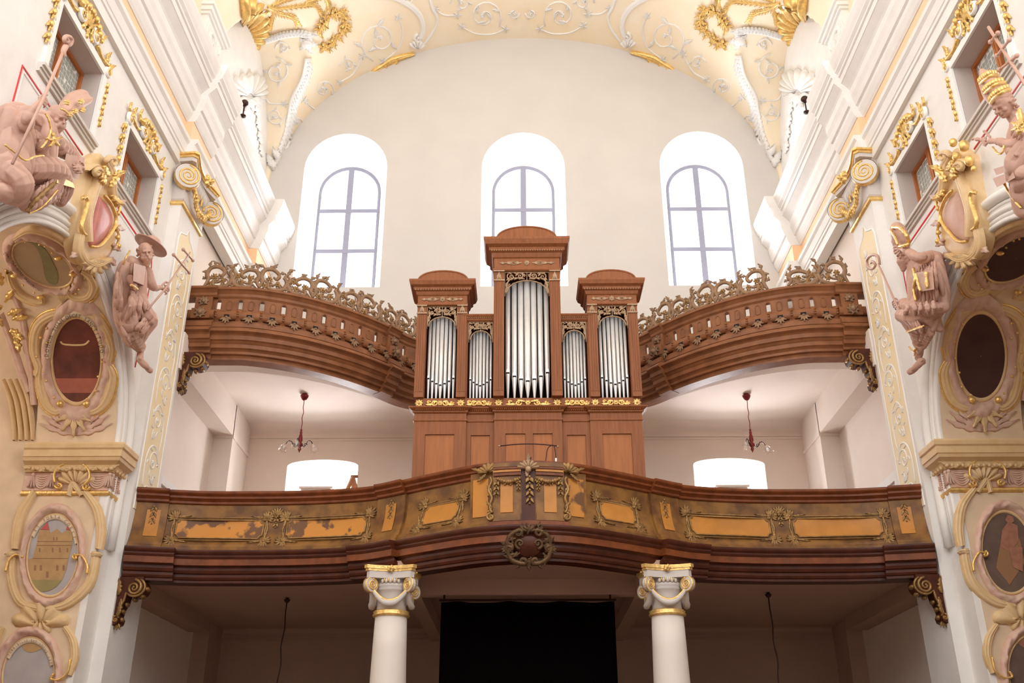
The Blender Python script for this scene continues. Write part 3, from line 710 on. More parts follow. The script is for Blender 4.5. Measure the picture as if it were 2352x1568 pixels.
def ugallery(s, wd):
    g = thing('upper_gallery_balustrade', 'curved brown wooden balustrade of the %s upper gallery with slots and acanthus rolls' % wd, 'balustrade', (s * 5.5, 20.8, 10.9))
    for pr, nm in ((UC1, 'rail'), (UROLL, 'roll_moulding'), (ULEDGE, 'ledge'), (UCOR, 'cornice')):
        sw(UP, pr[::-1], None, nm, 'gallery_wood', g, s)
        for a0, a1 in ((0.0, .97), (a_end - .12, a_end + .3)):
            sw(sub(UP, a0, a1, 6), [(a, b - .004) for a, b in pr[::-1]], [.085] * 7, nm, 'gallery_wood', g, s)
    # slotted band: one plank per bay, the slots are real holes
    unit = 0.51; n = int((UL - .8) / unit); a = 0.87
    for k in range(n + 1):
        A0 = a + unit * k; A1 = min(A0 + unit, UL)
        if A0 > UL - .2: break
        F = lambda q, b, c=0.0: UF(q, b, c - .05)
        def slot(ac, b0, b1, w):
            return [(ac + w * math.cos(t), b1 - w + w * math.sin(t)) for t in [PI * j / 6 for j in range(7)]] + [(ac - w * math.cos(t), b0 + w * .6 - w * .6 * math.sin(t)) for t in [PI * j / 6 for j in range(7)]]
        m = MB(); m.poly([[(A0, 12.06), (A0 + .25 * unit, 12.06), (A0 + .5 * unit, 12.06), (A1, 12.06), (A1, 12.40), (A0 + .5 * unit, 12.40), (A0, 12.40)], slot(A0 + .13, 12.09, 12.36, .052)], F, -.06, 0)
        m.build('slotted_board', 'gallery_wood', g, s=s)
        m = MB(); FL = Surf(lambda p, b: UF(p, b, -.05), lambda P: Vector((UF.nxy(3)[0] * 0, -1, 0)))
        ribbon(m, UFs, slot(A0 + .13, 12.07, 12.38, .068), .012, .014, -.05, closed=True)
        ribbon(m, UFs, slot(A0 + .385, 12.10, 12.34, .06), .012, .014, -.05, closed=True)
        m.build('slot_moulding', 'gallery_wood', g, s=s)
        m = MB()                                     # acanthus roll under each open slot
        pts = [(A0 + .13, 12.10 - .04 * j) for j in range(8)]
        rows = []
        for j in range(10):
            t = j / 9; bb = 12.10 - .32 * t; ww = .055 + .012 * math.sin(t * PI * 3)
            cc = .02 + .085 * math.sin(PI * min(1, t * 1.05)) ** .8
            rows.append([UF(A0 + .13 + ww * q, bb, cc * (1 - .5 * q * q) - .02) for q in (-1, -.5, 0, .5, 1)])
        m.grid(rows, True)
        for bb in (12.0, 11.94, 11.88): blob(m, UFs, A0 + .13, bb, .03, .085, 6, 4)
        m.build('acanthus_roll', 'gallery_wood', g, s=s)
        m = MB(); m.fbox(UFs, A0 + .325, A0 + .445, 11.86, 11.925, .055, .079); m.build('dark_slot', 'dark_void', g, s=s)
        m = MB()
        for q in (-.75, -.35, 0, .35, .75): leaf(m, UFs, (A0 + .385, 11.87), -PI / 2 + q, .21 - .05 * abs(q), .050, .035, lobes=2, n=8, curl=.04, bend=q * .6, c=.075)
        blob(m, UFs, A0 + .385, 11.85, .03, .1, 6, 4)
        m.build('leaf_drop', 'crest_wood', g, s=s)
    for am in (.67, a_end + .1):                     # carved blocks with masks of leaves
        m = MB(); m.fbox(UFs, am - .2, am + .2, 12.06, 12.4, -.2, .05); m.fbox(UFs, am - .22, am + .22, 11.80, 12.06, -.1, .16); m.build('end_block', 'gallery_wood', g, s=s)
        m = MB()
        for q in range(7): leaf(m, UFs, (am, 12.28), PI / 2 + (q - 3) * .8, .13, .06, .05, lobes=2, n=8, bend=.5, c=.05)
        blob(m, UFs, am, 12.28, .05, .09); drop(m, UFs, am, 12.22, .2, .035, 2); m.build('block_carving', 'crest_wood', g, s=s); m = MB()
        for q in range(8): leaf(m, UFs, (am, 11.93), 2 * PI * q / 8, .15, .065, .06, lobes=2, n=8, bend=.6, c=.16)
        blob(m, UFs, am, 11.93, .07, .2); drop(m, UFs, am, 11.84, .2, .04, 2)
        m.build('block_carving', 'crest_wood', g, s=s)
    return g
class _U:
    def __call__(self, a, b, c=0.0): return UF(a, b, c)
    def nor(self, a, b): return UF.nor(a, b)
UFs = _U()
for s, wd in ((-1, 'left'), (1, 'right')): ugallery(s, wd)

# pierced rocaille cresting on top
def crest(s, a0, a1, label, seed, h0=.60, h1=.6, ragged=False):
    r = random.Random(seed); t = thing('carved_cresting', label, 'cresting', (s * 5, 20.6, 12.66), 'pierced cresting on the upper galleries')
    c = -.02; L = a1 - a0; n = max(1, round(L / .62)); u = L / n; z0 = 12.67
    m = MB(); ribbon(m, UFs, [(a0 + L * k / 40, z0) for k in range(41)], .022, .03, c); m.build('base_strip', 'crest_wood', t, s=s)
    for k in range(n):
        A = a0 + u * k; H = h0 + (h1 - h0) * k / max(n - 1, 1) - (0.08 if k % 2 else 0); f = 1 if k % 2 == 0 else -1
        X = lambda q: A + (u * q if f > 0 else u * (1 - q))
        m = MB()
        ribbon(m, UFs, crom([(X(-.02), z0 + .03), (X(.10), z0 + H * .35), (X(.04), z0 + H * .62), (X(.16), z0 + H * .88), (X(.45), z0 + H * .92), (X(.68), z0 + H * .72), (X(.60), z0 + H * .52), (X(.48), z0 + H * .6)], 5), [.03, .06, .055, .05, .045, .022], .045, c)
        ribbon(m, UFs, crom([(X(1.02), z0 + H * .86), (X(.90), z0 + H * .68), (X(.98), z0 + H * .42), (X(.86), z0 + H * .14), (X(.58), z0 + .03), (X(.34), z0 + H * .10), (X(.30), z0 + H * .3), (X(.42), z0 + H * .34)], 5), [.02, .05, .055, .05, .04, .02], .04, c)
        ribbon(m, UFs, crom([(X(.1), z0 + .02), (X(.28), z0 + H * .22), (X(.52), z0 + H * .26), (X(.7), z0 + H * .42)], 4), [.018, .03, .018], .03, c)
        for q, b, an, l in ((.06, .66, 2.4, .15), (.14, .9, 1.95, .2), (.32, .94, 1.4, .16), (.5, .93, 1.75, .18), (.68, .76, .7, .15), (1.0, .88, 1.4, .2), (.92, .55, 2.4, .12), (.0, .4, 2.8, .12), (.88, .14, -.2, .12), (.6, .05, .9, .15), (.12, .36, .4, .14)):
            aa = an if f > 0 else PI - an
            leaf(m, UFs, (X(q), z0 + H * b), aa + r.uniform(-.15, .15), l * r.uniform(.7, 1.2), .055, .04, lobes=2, n=9, bend=1.5 * r.choice((-1, 1)), c=c)
        for _ in range(9):
            q = r.uniform(.05, .95); b = r.uniform(.08, .6); leaf(m, UFs, (X(q), z0 + H * b), r.uniform(0, 6.28), r.uniform(.09, .17), .028, .028, lobes=2, n=6, bend=r.uniform(-1.2, 1.2), c=c)
        for _ in range(3):
            q = r.uniform(.1, .9); b = r.uniform(.12, .5); ribbon(m, UFs, spiral_pts(X(q), z0 + H * b, r.uniform(.05, .09), 1.1, r.uniform(0, 6), r.choice((-1, 1)), n=9), .014, .02, c)
        m.build('c_scroll', 'crest_wood', t, s=s)
        m = MB()
        for q, b in ((.34, .50), (.66, .30), (.80, .62) if k % 2 else (.2, .18)):
            rosette(m, UFs, (X(q), z0 + H * b), .075 + r.uniform(-.008, .01), 6, .04, c=c)
            ribbon(m, UFs, crom([(X(q), z0 + H * b), (X(q) + .05 * f, z0 + H * b - .09), (X(q - .05), z0 + .04)], 3), .010, .012, c)
            leaf(m, UFs, (X(q), z0 + H * b), r.uniform(0, 6.28), .12, .022, .02, lobes=2, n=6, c=c)
        m.build('flowers', 'old_gold', t, s=s)
crest(-1, .6, UL - 1.35, 'unbroken run of pierced brown and gilt rocaille cresting on the left upper gallery', 3, .62, .58)
crest(1, .6, 2.0, 'short piece of pierced rocaille cresting at the far right, beside the right pilaster', 5, .66, .5)
crest(1, 2.5, UL - 1.35, 'longer run of pierced rocaille cresting between the gap and the right side of the organ', 11, .62, .58)
# ================================================================== ORGAN
organ = thing('pipe_organ', 'oak pipe organ with three domed towers of silver pipes in the middle of the gallery', 'organ', (0.03, 20.5, 6.1))
OC = 0.03; FO = Frame((OC, 20.0, 0), (1, 0, 0), (0, 0, 1))
def ob(x0, x1, z0, z1, d0, d1, nm, mt='organ_oak', bev=0): return MB().fbox(FO, x0, x1, z0, z1, d0, d1).build(nm, mt, organ)
def msweep(m, x0, x1, prof, d0, depth):
    """mitred moulding round the front and the two sides of a block whose face is at d0"""
    rows = []
    for o, z in prof: rows.append([FO(x0 - o, z, d0 - depth), FO(x0 - o, z, d0 + o), FO(x1 + o, z, d0 + o), FO(x1 + o, z, d0 - depth)])
    m.grid(rows, False); m.add([rows[0][k] for k in range(4)], [(0, 1, 2, 3)]); m.add([rows[-1][k] for k in range(4)], [(3, 2, 1, 0)])
    return m
# lower case with recessed panels
ob(-2.44, 2.44, 6.1, 9.1, -1.9, -.10, 'case_body')
SECT = ((-2.47, -1.34, (-2.22, -1.59)), (-1.34, -.73, (-1.24, -.83)), (-.73, .73, None), (.73, 1.34, (.83, 1.24)), (1.34, 2.47, (1.59, 2.22)))
for x0, x1, pn in SECT:
    d = .02 if pn is None or abs(x0 + x1) > 3 else -.05
    if pn is None: d = .05
    holes = [pn] if pn else [(-.49, -.06), (.10, .52)]
    m = MB(); m.poly([[(x0, 6.1), (x1, 6.1), (x1, 9.12), (x0, 9.12)]] + [[(h[0], 6.6), (h[1], 6.6), (h[1], 8.83), (h[0], 8.83)] for h in holes], FO, d - .08, d)
    m.build('panel_frame', 'organ_oak', organ)
    for h in holes: ob(h[0] + .002, h[1] - .002, 6.6, 8.83, d - .07, d - .035, 'panel', 'organ_panel')
    msweep(MB(), x0, x1, [(0, 9.12), (.02, 9.14), (.02, 9.17), (.0, 9.18), (.0, 9.30), (.04, 9.33), (.04, 9.36), (.10, 9.40), (.12, 9.42), (.12, 9.44), (0, 9.45)], d, .2).build('base_cornice', 'organ_oak', organ)
    m = MB(); k = int((x1 - x0) / .045)
    for i in range(k): m.ell(FO(x0 + .02 + (x1 - x0 - .04) * (i + .5) / k, 9.375, d + .075), .016, .016, .014, 6, 4)
    o = m.build('bead_row', 'organ_panel', organ); o['kind'] = 'stuff'
# frieze of gilded carvings
ob(-2.46, 2.46, 9.44, 9.68, -1.8, -.02, 'frieze')
for x in (-2.38, -1.47, -.64, .64, 1.47, 2.38):
    m = MB(); rosette(m, FO, (x, 9.555), .095, 8, .03, c=.0); m.build('gilded_rosette', 'gold', organ)
for x0, x1 in ((-2.24, -1.6), (-1.35, -.79), (-.5, .5), (.79, 1.35), (1.6, 2.24)):
    m = MB(); xc = (x0 + x1) / 2; w = (x1 - x0) / 2
    rosette(m, FO, (xc, 9.555), .07, 6, .03)
    for sg in (-1, 1):
        scroll(m, FO, xc + sg * w * .42, 9.555, .075, 1.2, PI * (.5 - .5 * sg) + PI, sg, .022, .03); leaf(m, FO, (xc + sg * w * .5, 9.52), 0 if sg > 0 else PI, w * .5, .05, .03, lobes=3)
        leaf(m, FO, (xc + sg * .05, 9.58), (0 if sg > 0 else PI) + .2 * sg, w * .4, .04, .03); scroll(m, FO, xc + sg * w * .8, 9.57, .05, 1.0, 0, -sg, .018, .03)
    m.build('gilded_scroll_relief', 'gold', organ)
# upper case
ob(-2.44, 2.44, 9.66, 11.6, -1.8, -.75, 'dark_backing', 'dark_void'); ob(-.74, .74, 11.0, 12.8, -1.8, -.75, 'dark_backing', 'dark_void')  # near-black sheets stand in for the shade inside the case
for sx in (-1, 1): ob(*sorted((sx * 2.44, sx * 1.42)), 11.0, 12.0, -1.8, -.75, 'dark_backing', 'dark_void')
def pil(x0, x1, z0, z1, zc, d, cap=True):
    m = MB(); m.fbox(FO, x0, x1, z0, z1, -.85, d)
    if x1 - x0 > .13:
        n = 4
        for i in range(n):
            xx = x0 + (x1 - x0) * (i + .7) / (n + .4); m.fbox(FO, xx - .012, xx + .012, z0 + .12, zc - .06, d, d + .012)
    m.build('pilaster', 'organ_oak', organ)
    if cap:
        m = MB(); m.fbox(FO, x0 - .01, x1 + .01, zc - .03, zc, d, d + .03); m.fbox(FO, x0 - .01, x1 + .01, z1 - .03, z1, d, d + .04)
        xm = (x0 + x1) / 2
        for q in (-.5, 0, .5): leaf(m, FO, (xm + q * .1, zc), PI / 2 + q * .5, z1 - zc - .03, .035, .025, lobes=2, n=7, c=d, curl=.02)
        m.build('pilaster_capital', 'pale_gilt', organ)
def fret(x0, x1, zt, zs, za, d, nm='fretwork'):
    """pierced carving filling the corners above an arch (spring zs, crown za)"""
    m = MB(); xm = (x0 + x1) / 2; w = (x1 - x0) / 2; wa = w - .05
    arc = [(xm - wa * math.cos(PI * k / 20), zs + (za - zs) * math.sin(PI * k / 20)) for k in range(21)]
    ribbon(m, FO, arc, .014, .02, d); ribbon(m, FO, [(x0 + .012, zs - .06), (x0 + .012, zt - .012), (xm, zt - .012), (x1 - .012, zt - .012), (x1 - .012, zs - .06)], .014, .02, d)
    m.fbox(FO, xm - .006, xm + .006, za, zt, d, d + .018)
    H = zt - za
    for sg in (-1, 1):
        X = lambda q: xm + sg * w * q
        leaf(m, FO, (X(.5), za + H * .5), 1.0, .14, .04, .025, lobes=2, n=7, c=d); leaf(m, FO, (X(.9), zs + (zt - zs) * .25), 1.6, .14, .035, .025, lobes=2, n=7, c=d); rosette(m, FO, (X(.12), zt - H * .4), .045, 5, .02, c=d)
        scroll(m, FO, X(.30), za + H * .52, min(H * .42, w * .22), 1.5, PI, sg, .016, .025, c=d)
        scroll(m, FO, X(.70), za + H * .42 - .0, min(H * .5, w * .2), 1.4, PI * .7, -sg, .016, .025, c=d)
        scroll(m, FO, X(.86), zs + (zt - zs) * .45, w * .11, 1.2, 0, sg, .014, .022, c=d)
        ribbon(m, FO, crom([(X(.95), zs), (X(.9), zs + (zt - zs) * .3), (X(.8), zs + (zt - zs) * .6), (X(.55), za + H * .3), (X(.1), za + H * .2)], 4), [.012, .018, .014], .02, d)
        for q, b, an in ((.15, za + H * .6, 1.2), (.45, za + H * .75, .6), (.56, za + H * .1, 2.4), (.78, za - .02, 1.2), (.92, zs + .1, 1.9), (.9, zs + (zt - zs) * .6, 2.2), (.65, za + H * .75, 0.3), (.35, za + H * .15, 2.6)):
            leaf(m, FO, (X(q), b), an if sg > 0 else PI - an, .11, .03, .02, lobes=2, n=6, c=d, bend=.5 * sg)
    m.build(nm, 'pale_gilt', organ)
def pipes(x0, x1, n, zfoot, ztop, zm, d, R=None):
    """organ pipes: foot cone, mouth and body; the middle ones stand lowest at the mouth"""
    W = (x1 - x0) / n
    for i in range(n):
        x = x0 + W * (i + .5); q = abs(i - (n - 1) / 2) / ((n - 1) / 2); r = W * (.47 - .07 * q); mz = zm + (q ** 1.3) * (.24 if n else 0) * (W / .14) ** .4
        dd = d - .02 - .10 * q; top = ztop - .06 * q * q
        m = MB(); m.lathe(FO(x, 0, dd), [(.012, zfoot), (.022, zfoot + .03), (r * .92, mz - .05), (r, mz - .02), (r, top)], 16)
        o = m.build('organ_pipe', 'tin_pipe', organ)
        k = MB(); w2 = r * .62
        k.fbox(FO, x - w2, x + w2, mz, mz + .035, dd + r * .80, dd + r * 1.01); k.build('mouth', 'dark_void', o)
        k = MB(); rows = []
        for t in range(7):
            tt = t / 6; ww = w2 * math.sqrt(max(1 - tt * tt, 0)) + .001; rows.append([FO(x - ww, mz + .035 + .10 * tt * (r / .06), dd + r * .86 + .012), FO(x, mz + .035 + .10 * tt * (r / .06), dd + r + .006), FO(x + ww, mz + .035 + .10 * tt * (r / .06), dd + r * .86 + .012)])
        k.grid(rows, True); k.build('upper_lip', 'tin_pipe', o)
def tower(x0, x1, z_cap0, z_cap1, ent, zped, d, pw, zs, zfoot=9.69):
    for a, b in ((x0, x0 + pw), (x1 - pw, x1)): pil(a, b, 9.68, z_cap1, z_cap0, d)
    e0, e1 = z_cap1, ent
    ob(x0 + .01, x1 - .01, e0 + .01, e0 + (e1 - e0) * .55, -.78, d - .02, 'entablature')
    pr = [(0, 0), (.02, .03), (.02, .07), (0, .09), (0, .40), (.03, .43), (.05, .50), (.06, .55), (.12, .60), (.12, .70), (.20, .76), (.24, .90), (.24, .97), (.20, 1.0)]
    S = 1.0 if x1 - x0 > 1.3 else .82
    msweep(MB(), x0, x1, [(o * S, e0 + (e1 - e0) * z) for o, z in pr], d, .8).build('crown_cornice', 'organ_oak', organ)
    m = MB(); k = int((x1 - x0) / .05)
    for i in range(k): m.ell(FO(x0 - .08 + (x1 - x0 + .16) * (i + .5) / k, e0 + (e1 - e0) * .60, d + .11 * S), .02, .02, .018, 6, 4)
    o = m.build('bead_row', 'pale_gilt', organ); o['kind'] = 'stuff'
    m = MB(); xm = (x0 + x1) / 2; zc = e0 + (e1 - e0) * .25; w = (x1 - x0) * .40
    rosette(m, FO, (xm, zc), .075, 8, .03, c=d)
    for sg in (-1, 1):
        for q, l in ((.2, .3), (.55, .3), (.8, .25)): leaf(m, FO, (xm + sg * w * q, zc), 0 if sg > 0 else PI, w * l, .05, .025, lobes=2, c=d)
        ribbon(m, FO, [(xm + sg * (w * .5 + w * .2 * math.cos(a)), zc + .04 * math.sin(a)) for a in [2 * PI * j / 14 for j in range(14)]], .012, .02, d, closed=True)
    m.build('frieze_relief', 'pale_gilt', organ)
    # segmental pediment
    wp = (x1 - x0) / 2 * (.92 if S == 1 else 1.0); P = [(xm - wp, ent - .02)] + [(xm + wp, ent - .02)] + [(xm + wp * math.cos(PI * j / 20), ent + (zped - ent) * math.sin(PI * j / 20) ** .85) for j in range(1, 20)]
    MB().poly([P], FO, -.6, d + .05).build('pediment', 'organ_oak', organ)
    m = MB(); ribbon(m, FO, P[1:] + [P[0]], .03, .05, d + .02); m.build('pediment_moulding', 'organ_oak', organ)
tower(-2.50, -1.37, 11.74, 11.93, 12.54, 12.80, .06, .21, 11.3)
tower(1.37, 2.50, 11.74, 11.93, 12.54, 12.80, .06, .21, 11.3)
tower(-.76, .76, 12.55, 12.79, 13.60, 13.95, .12, .235, 12.2)
fret(-2.29, -1.58, 11.93, 11.42, 11.66, .0); fret(1.58, 2.29, 11.93, 11.42, 11.66, .0); fret(-.525, .525, 12.79, 12.22, 12.56, .06)
for sg in (-1, 1):
    x0, x1 = sorted((sg * 1.38, sg * .75))
    pil(*sorted((sg * 1.40, sg * 1.345)), 9.68, 11.57, 11.5, -.02, cap=False)
    msweep(MB(), x0 + .0, x1 - .0, [(0, 11.55), (.03, 11.58), (.03, 11.61), (.07, 11.65), (.09, 11.68), (.09, 11.70), (0, 11.71)], -.01, .7).build('flat_cornice', 'organ_oak', organ)
    m = MB(); 
    for i in range(13): m.ell(FO(x0 + .03 + (x1 - x0 - .06) * i / 12, 11.625, .035), .016, .016, .014, 6, 4)
    o = m.build('bead_row', 'pale_gilt', organ); o['kind'] = 'stuff'
    a, b = sorted((sg * 1.34, sg * .77)); fret(a, b, 11.56, 11.10, 11.33, -.05)
    pipes(a + .02, b - .02, 7, 9.69, 11.36, 9.99, -.12)
    a, b = sorted((sg * 2.28, sg * 1.59)); pipes(a + .02, b - .02, 7, 9.69, 11.72, 9.99, -.08)
    m = MB(); m.fbox(FO, *sorted((sg * 2.46, sg * 2.42)), 9.68, 11.95, -1.7, -.8); m.build('side_panel', 'organ_oak', organ)
pipes(-.515, .515, 7, 9.69, 12.62, 10.06, -.06)

# ================================================================== COLUMNS
def volute(m, c, d, r, mt=None, wd=.05, out=True):
    """volute seen edge-on in the vertical plane that holds direction d"""
    F = Frame(c, d, (0, 0, 1)); N = F.N
    for sg in (1, -1):
        G = Frame(Vector(c) + N * wd * sg, Vector(d) * 1.0, (0, 0, 1), N * sg)
        scroll(m, G, 0, 0, r * .82, 2.2, PI / 2, 1 if True else -1, r * .11, .02, n=16)
    return m
def column(s, wd):
    x, y = s * 2.47, 17.95 + .1
    if True: y = 18.0
    c = thing('column', 'white plaster column with gilded composite capital carrying the lower gallery, %s of the black hanging' % wd, 'column', (x, y, 0), 'columns under the lower gallery')
    m = MB(); m.lathe((x, y, 0), [(.52, 0), (.52, .12), (.44, .14), (.47, .22), (.40, .28), (.38, .34)] + [(.375 - .09 * (k / 8) ** 1.4, .34 + 4.3 * k / 8) for k in range(9)], 40); m.build('shaft', 'column_white', c)
    m = MB(); m.lathe((x, y, 0), [(.285, 4.64), (.325, 4.655), (.335, 4.68), (.31, 4.705), (.325, 4.73), (.30, 4.75), (.27, 4.755)], 40); m.build('neck_ring', 'gold', c)
    m = MB(); m.lathe((x, y, 0), [(.27, 4.74), (.26, 4.85), (.27, 5.0), (.31, 5.08), (.33, 5.10), (.31, 5.13), (.33, 5.15), (.33, 5.19), (.30, 5.22), (.34, 5.30)], 36); m.build('bell', 'capital_grey', c)
    def abloop(h, nck):
        L = []
        for q in range(4):
            a0 = PI / 4 + q * PI / 2; a1 = a0 + PI / 2
            p0 = Vector((math.cos(a0), math.sin(a0))) * h; p1 = Vector((math.cos(a1), math.sin(a1))) * h
            ax = (p1 - p0).normalized(); p0c = p0 + ax * .06; p1c = p1 - ax * .06; nn = -(p0 + p1).normalized()
            for t in range(9): u = t / 8; L.append(tuple(p0c.lerp(p1c, u) + nn * (nck * math.sin(PI * u))))
        return [(x + a, y + b) for a, b in L]
    m = MB(); FZ0 = Frame((0, 0, 0), (1, 0, 0), (0, 1, 0)); m.poly([abloop(.60, .10)], FZ0, 5.28, 5.40); m.build('abacus', 'capital_grey', c)
    m = MB(); m.poly([abloop(.66, .11)], FZ0, 5.44, 5.50); m.poly([abloop(.63, .11)], FZ0, 5.40, 5.445); m.build('abacus_moulding', 'gold', c)
    for q in range(4):
        a = PI / 4 + q * PI / 2; d = Vector((math.cos(a), math.sin(a), 0)); ctr = Vector((x, y, 5.16)) + d * .49
        m = MB(); F = Frame(ctr, d, (0, 0, 1)); m.poly([[(.125 * math.cos(t), .125 * math.sin(t)) for t in [2 * PI * j / 20 for j in range(20)]]], F, -.045, .045); m.build('volute', 'capital_grey', c)
        m = MB(); volute(m, ctr, d, .135, wd=.045); ribbon(m, F, [(.13 * math.cos(t), .13 * math.sin(t)) for t in [2 * PI * j / 22 for j in range(22)]], .05, .012, closed=True) if False else None
        for sg in (1, -1):
            m.grid([[F(r_ * math.cos(t), r_ * math.sin(t), sg * cc) for t in [2 * PI * j / 22 for j in range(22)]] for r_, cc in ((.122, .046), (.14, .046), (.14, .03))], True, wrap=True)
        m.build('volute_gilding', 'gold', c)
        # swag from volute to volute
        b0 = a; b1 = a + PI / 2; m = MB(); g = MB(); P = []
        p0 = Vector((math.cos(b0), math.sin(b0), 0)) * .47; p1 = Vector((math.cos(b1), math.sin(b1), 0)) * .47
        for j in range(15):
            u = j / 14; p = p0.lerp(p1, u); rr = p.length; tgt = .36; p = p.normalized() * (rr * (1 - .0) if rr > tgt else tgt)
            P.append(Vector((x, y, 5.14 - .27 * math.sin(PI * u) ** .9)) + p)
        m.tube([p - Vector((0, 0, .035)) for p in P], [.025 + .035 * math.sin(PI * j / 14) for j in range(15)], 8); m.build('swag', 'capital_grey', c)
        g.tube([p + Vector((0, 0, .012)) + (p - Vector((x, y, p.z))).normalized() * .015 for p in P], [.014 + .014 * math.sin(PI * j / 14) for j in range(15)], 6); g.build('swag_gilding', 'gold', c)
        am = a + PI / 4; dm = Vector((math.cos(am), math.sin(am), 0)); G = Frame(Vector((x, y, 5.42)) + dm * .37, Vector((-dm.y, dm.x, 0)), (0, 0, 1), dm)
        m = MB(); rosette(m, G, (0, .02), .07, 5, .05); m.build('abacus_flower', 'gold', c)
        m = MB()
        for j in range(-2, 3):
            t = am + j * .22; m.ell((x + .335 * math.cos(t), y + .335 * math.sin(t), 5.235), .03, .03, .045, 7, 6)
        m.build('egg_moulding', 'capital_grey', c)
        m = MB()
        for j in (-1.5, -.5, .5, 1.5):
            t = am + j * .22; m.ell((x + .345 * math.cos(t), y + .345 * math.sin(t), 5.25), .012, .012, .04, 5, 4)
        m.build('gilded_dart', 'gold', c)
    return c
for s, wd in ((-1, 'left'), (1, 'right')): column(s, wd)

# black hanging below the cross beam
m = MB(); rows = []
for k in range(9):
    z = 5.28 - 5.2 * k / 8; rows.append([Vector((-1.74 + 3.46 * i / 40, 20.0 + .018 * math.sin(i * 1.1 + k * .3) - .01 * k, z + (.012 * math.sin(i * .5) if k == 0 else 0))) for i in range(41)])
m.grid(rows, True); rows2 = [[p + Vector((0, .03, 0)) for p in r] for r in rows]; m.grid([r[::-1] for r in rows2], True)
tag(m.build('black_hanging', 'black_cloth'), 'black cloth hanging between the two columns below the gallery beam', 'curtain')
m = MB(); m.tube([(-1.78, 20.0, 5.32), (1.76, 20.0, 5.32)], .025, 10); m.box(-1.7, -1.66, 19.97, 20.02, 5.32, 5.43); m.box(1.62, 1.66, 19.97, 20.02, 5.32, 5.43)
tag(m.build('curtain_rail', 'iron'), 'dark rail fixed under the cross beam above the black cloth', 'rail')

# ================================================================== LAMPS
def wavy(p0, p1, amp, n=24, seed=1):
    r = random.Random(seed); a = r.uniform(0, 6); p0 = Vector(p0); p1 = Vector(p1)
    return [p0.lerp(p1, k / n) + Vector((amp * math.sin(a + k * .7) * math.sin(PI * k / n), amp * math.cos(a + k * .5) * .5 * math.sin(PI * k / n), 0)) for k in range(n + 1)]
def chandelier(s, px, label, arms, x, y):
    c = thing('hanging_lamp', label, 'lamp', (x, y, 10.0), 'small lamps hanging in the upper gallery')
    m = MB(); m.lathe((x, y, 0), [(.02, 11.12), (.06, 11.15), (.10, 11.22), (.11, 11.26), (.07, 11.29), (.07, 11.3)], 14); m.build('ceiling_rose', 'lamp_brass', c)
    m = MB(); m.tube(wavy((x, y, 11.14), (x - s * .0, y, 10.32), .012), .010, 6); m.build('cord', 'lamp_brass', c)
    m = MB(); m.lathe((x, y, 0), [(.012, 10.34), (.03, 10.32), (.022, 10.28), (.035, 10.24), (.03, 10.2), (.05, 10.12), (.06, 10.02), (.035, 9.98), (.075, 9.93), (.075, 9.88), (.03, 9.84), (.045, 9.79), (.02, 9.74), (.004, 9.70)], 14); m.build('stem', 'lamp_brass', c)
    for a in arms:
        d = Vector((math.cos(a), math.sin(a), 0)); C = Vector((x, y, 9.9))
        m = MB(); m.tube([C + d * q + Vector((0, 0, h)) for q, h in ((.05, 0), (.12, -.06), (.17, .0), (.21, .08), (.27, .10), (.32, .06), (.35, .0))], .012, 6)
        G = Frame(C, d, (0, 0, 1)); ribbon(m, G, spiral_pts(.15, -.01, .055, 1.2, 0, 1), .009, .012); m.build('arm', 'iron', c)
        e = C + d * .36; ax = (d * .35 + Vector((0, 0, -.94))).normalized(); u = ax.orthogonal().normalized(); v = ax.cross(u); m = MB(); rows = []
        for t, r in ((0, .03), (.03, .06), (.08, .085), (.13, .09), (.17, .085), (.20, .11)):
            rows.append([e + ax * t + (u * math.cos(b) + v * math.sin(b)) * (r + (.018 * math.cos(6 * b) if t > .15 else 0)) + ax * (.012 * math.cos(6 * b) if t > .15 else 0) for b in [2 * PI * j / 24 for j in range(24)]])
        m.grid(rows, True, wrap=True); m.build('glass_shade', 'shade_glass', c)
        m = MB(); m.ell(e + ax * .08, .03, .03, .045, 8, 6); m.build('bulb', 'reveal_white', c)
pL = at(700, 905, 'Z', 11.3); pR = at(1714, 905, 'Z', 11.3)
chandelier(-1, 700, 'small brass lamp with three glass flower shades hanging left of the organ', (-.25, PI + .25, -PI / 2), pL.x, pL.y)
chandelier(1, 1714, 'small brass lamp with two visible glass shades hanging right of the organ', (.1, -2.2), pR.x, pR.y)
for s, q, lb in ((-1, (660, 1372), 'dark ceiling hook and hanging lamp cord left of the left column'), (1, (1764, 1360), 'dark ceiling hook and hanging lamp cord right of the right column')):
    p = at(*q, 'Z', 5.72); c = thing('lamp_cord', lb, 'cord', (p.x, p.y, 3.5), 'lamp cords under the lower gallery')
    m = MB(); m.lathe((p.x, p.y, 0), [(.015, 5.60), (.05, 5.63), (.075, 5.67), (.04, 5.69), (.03, 5.72)], 12); m.build('ceiling_hook', 'iron', c)
    m = MB(); m.tube(wavy((p.x, p.y, 5.62), (p.x + .05 * s, p.y, 3.0), .02, 30, 5), .014, 6); m.build('cord', 'iron', c)
    m = MB(); m.lathe((p.x + .05 * s, p.y, 0), [(.02, 3.05), (.05, 3.0), (.14, 2.9), (.2, 2.75), (.19, 2.75), (.03, 2.95)], 16); m.build('lamp_shade', 'shade_glass', c)
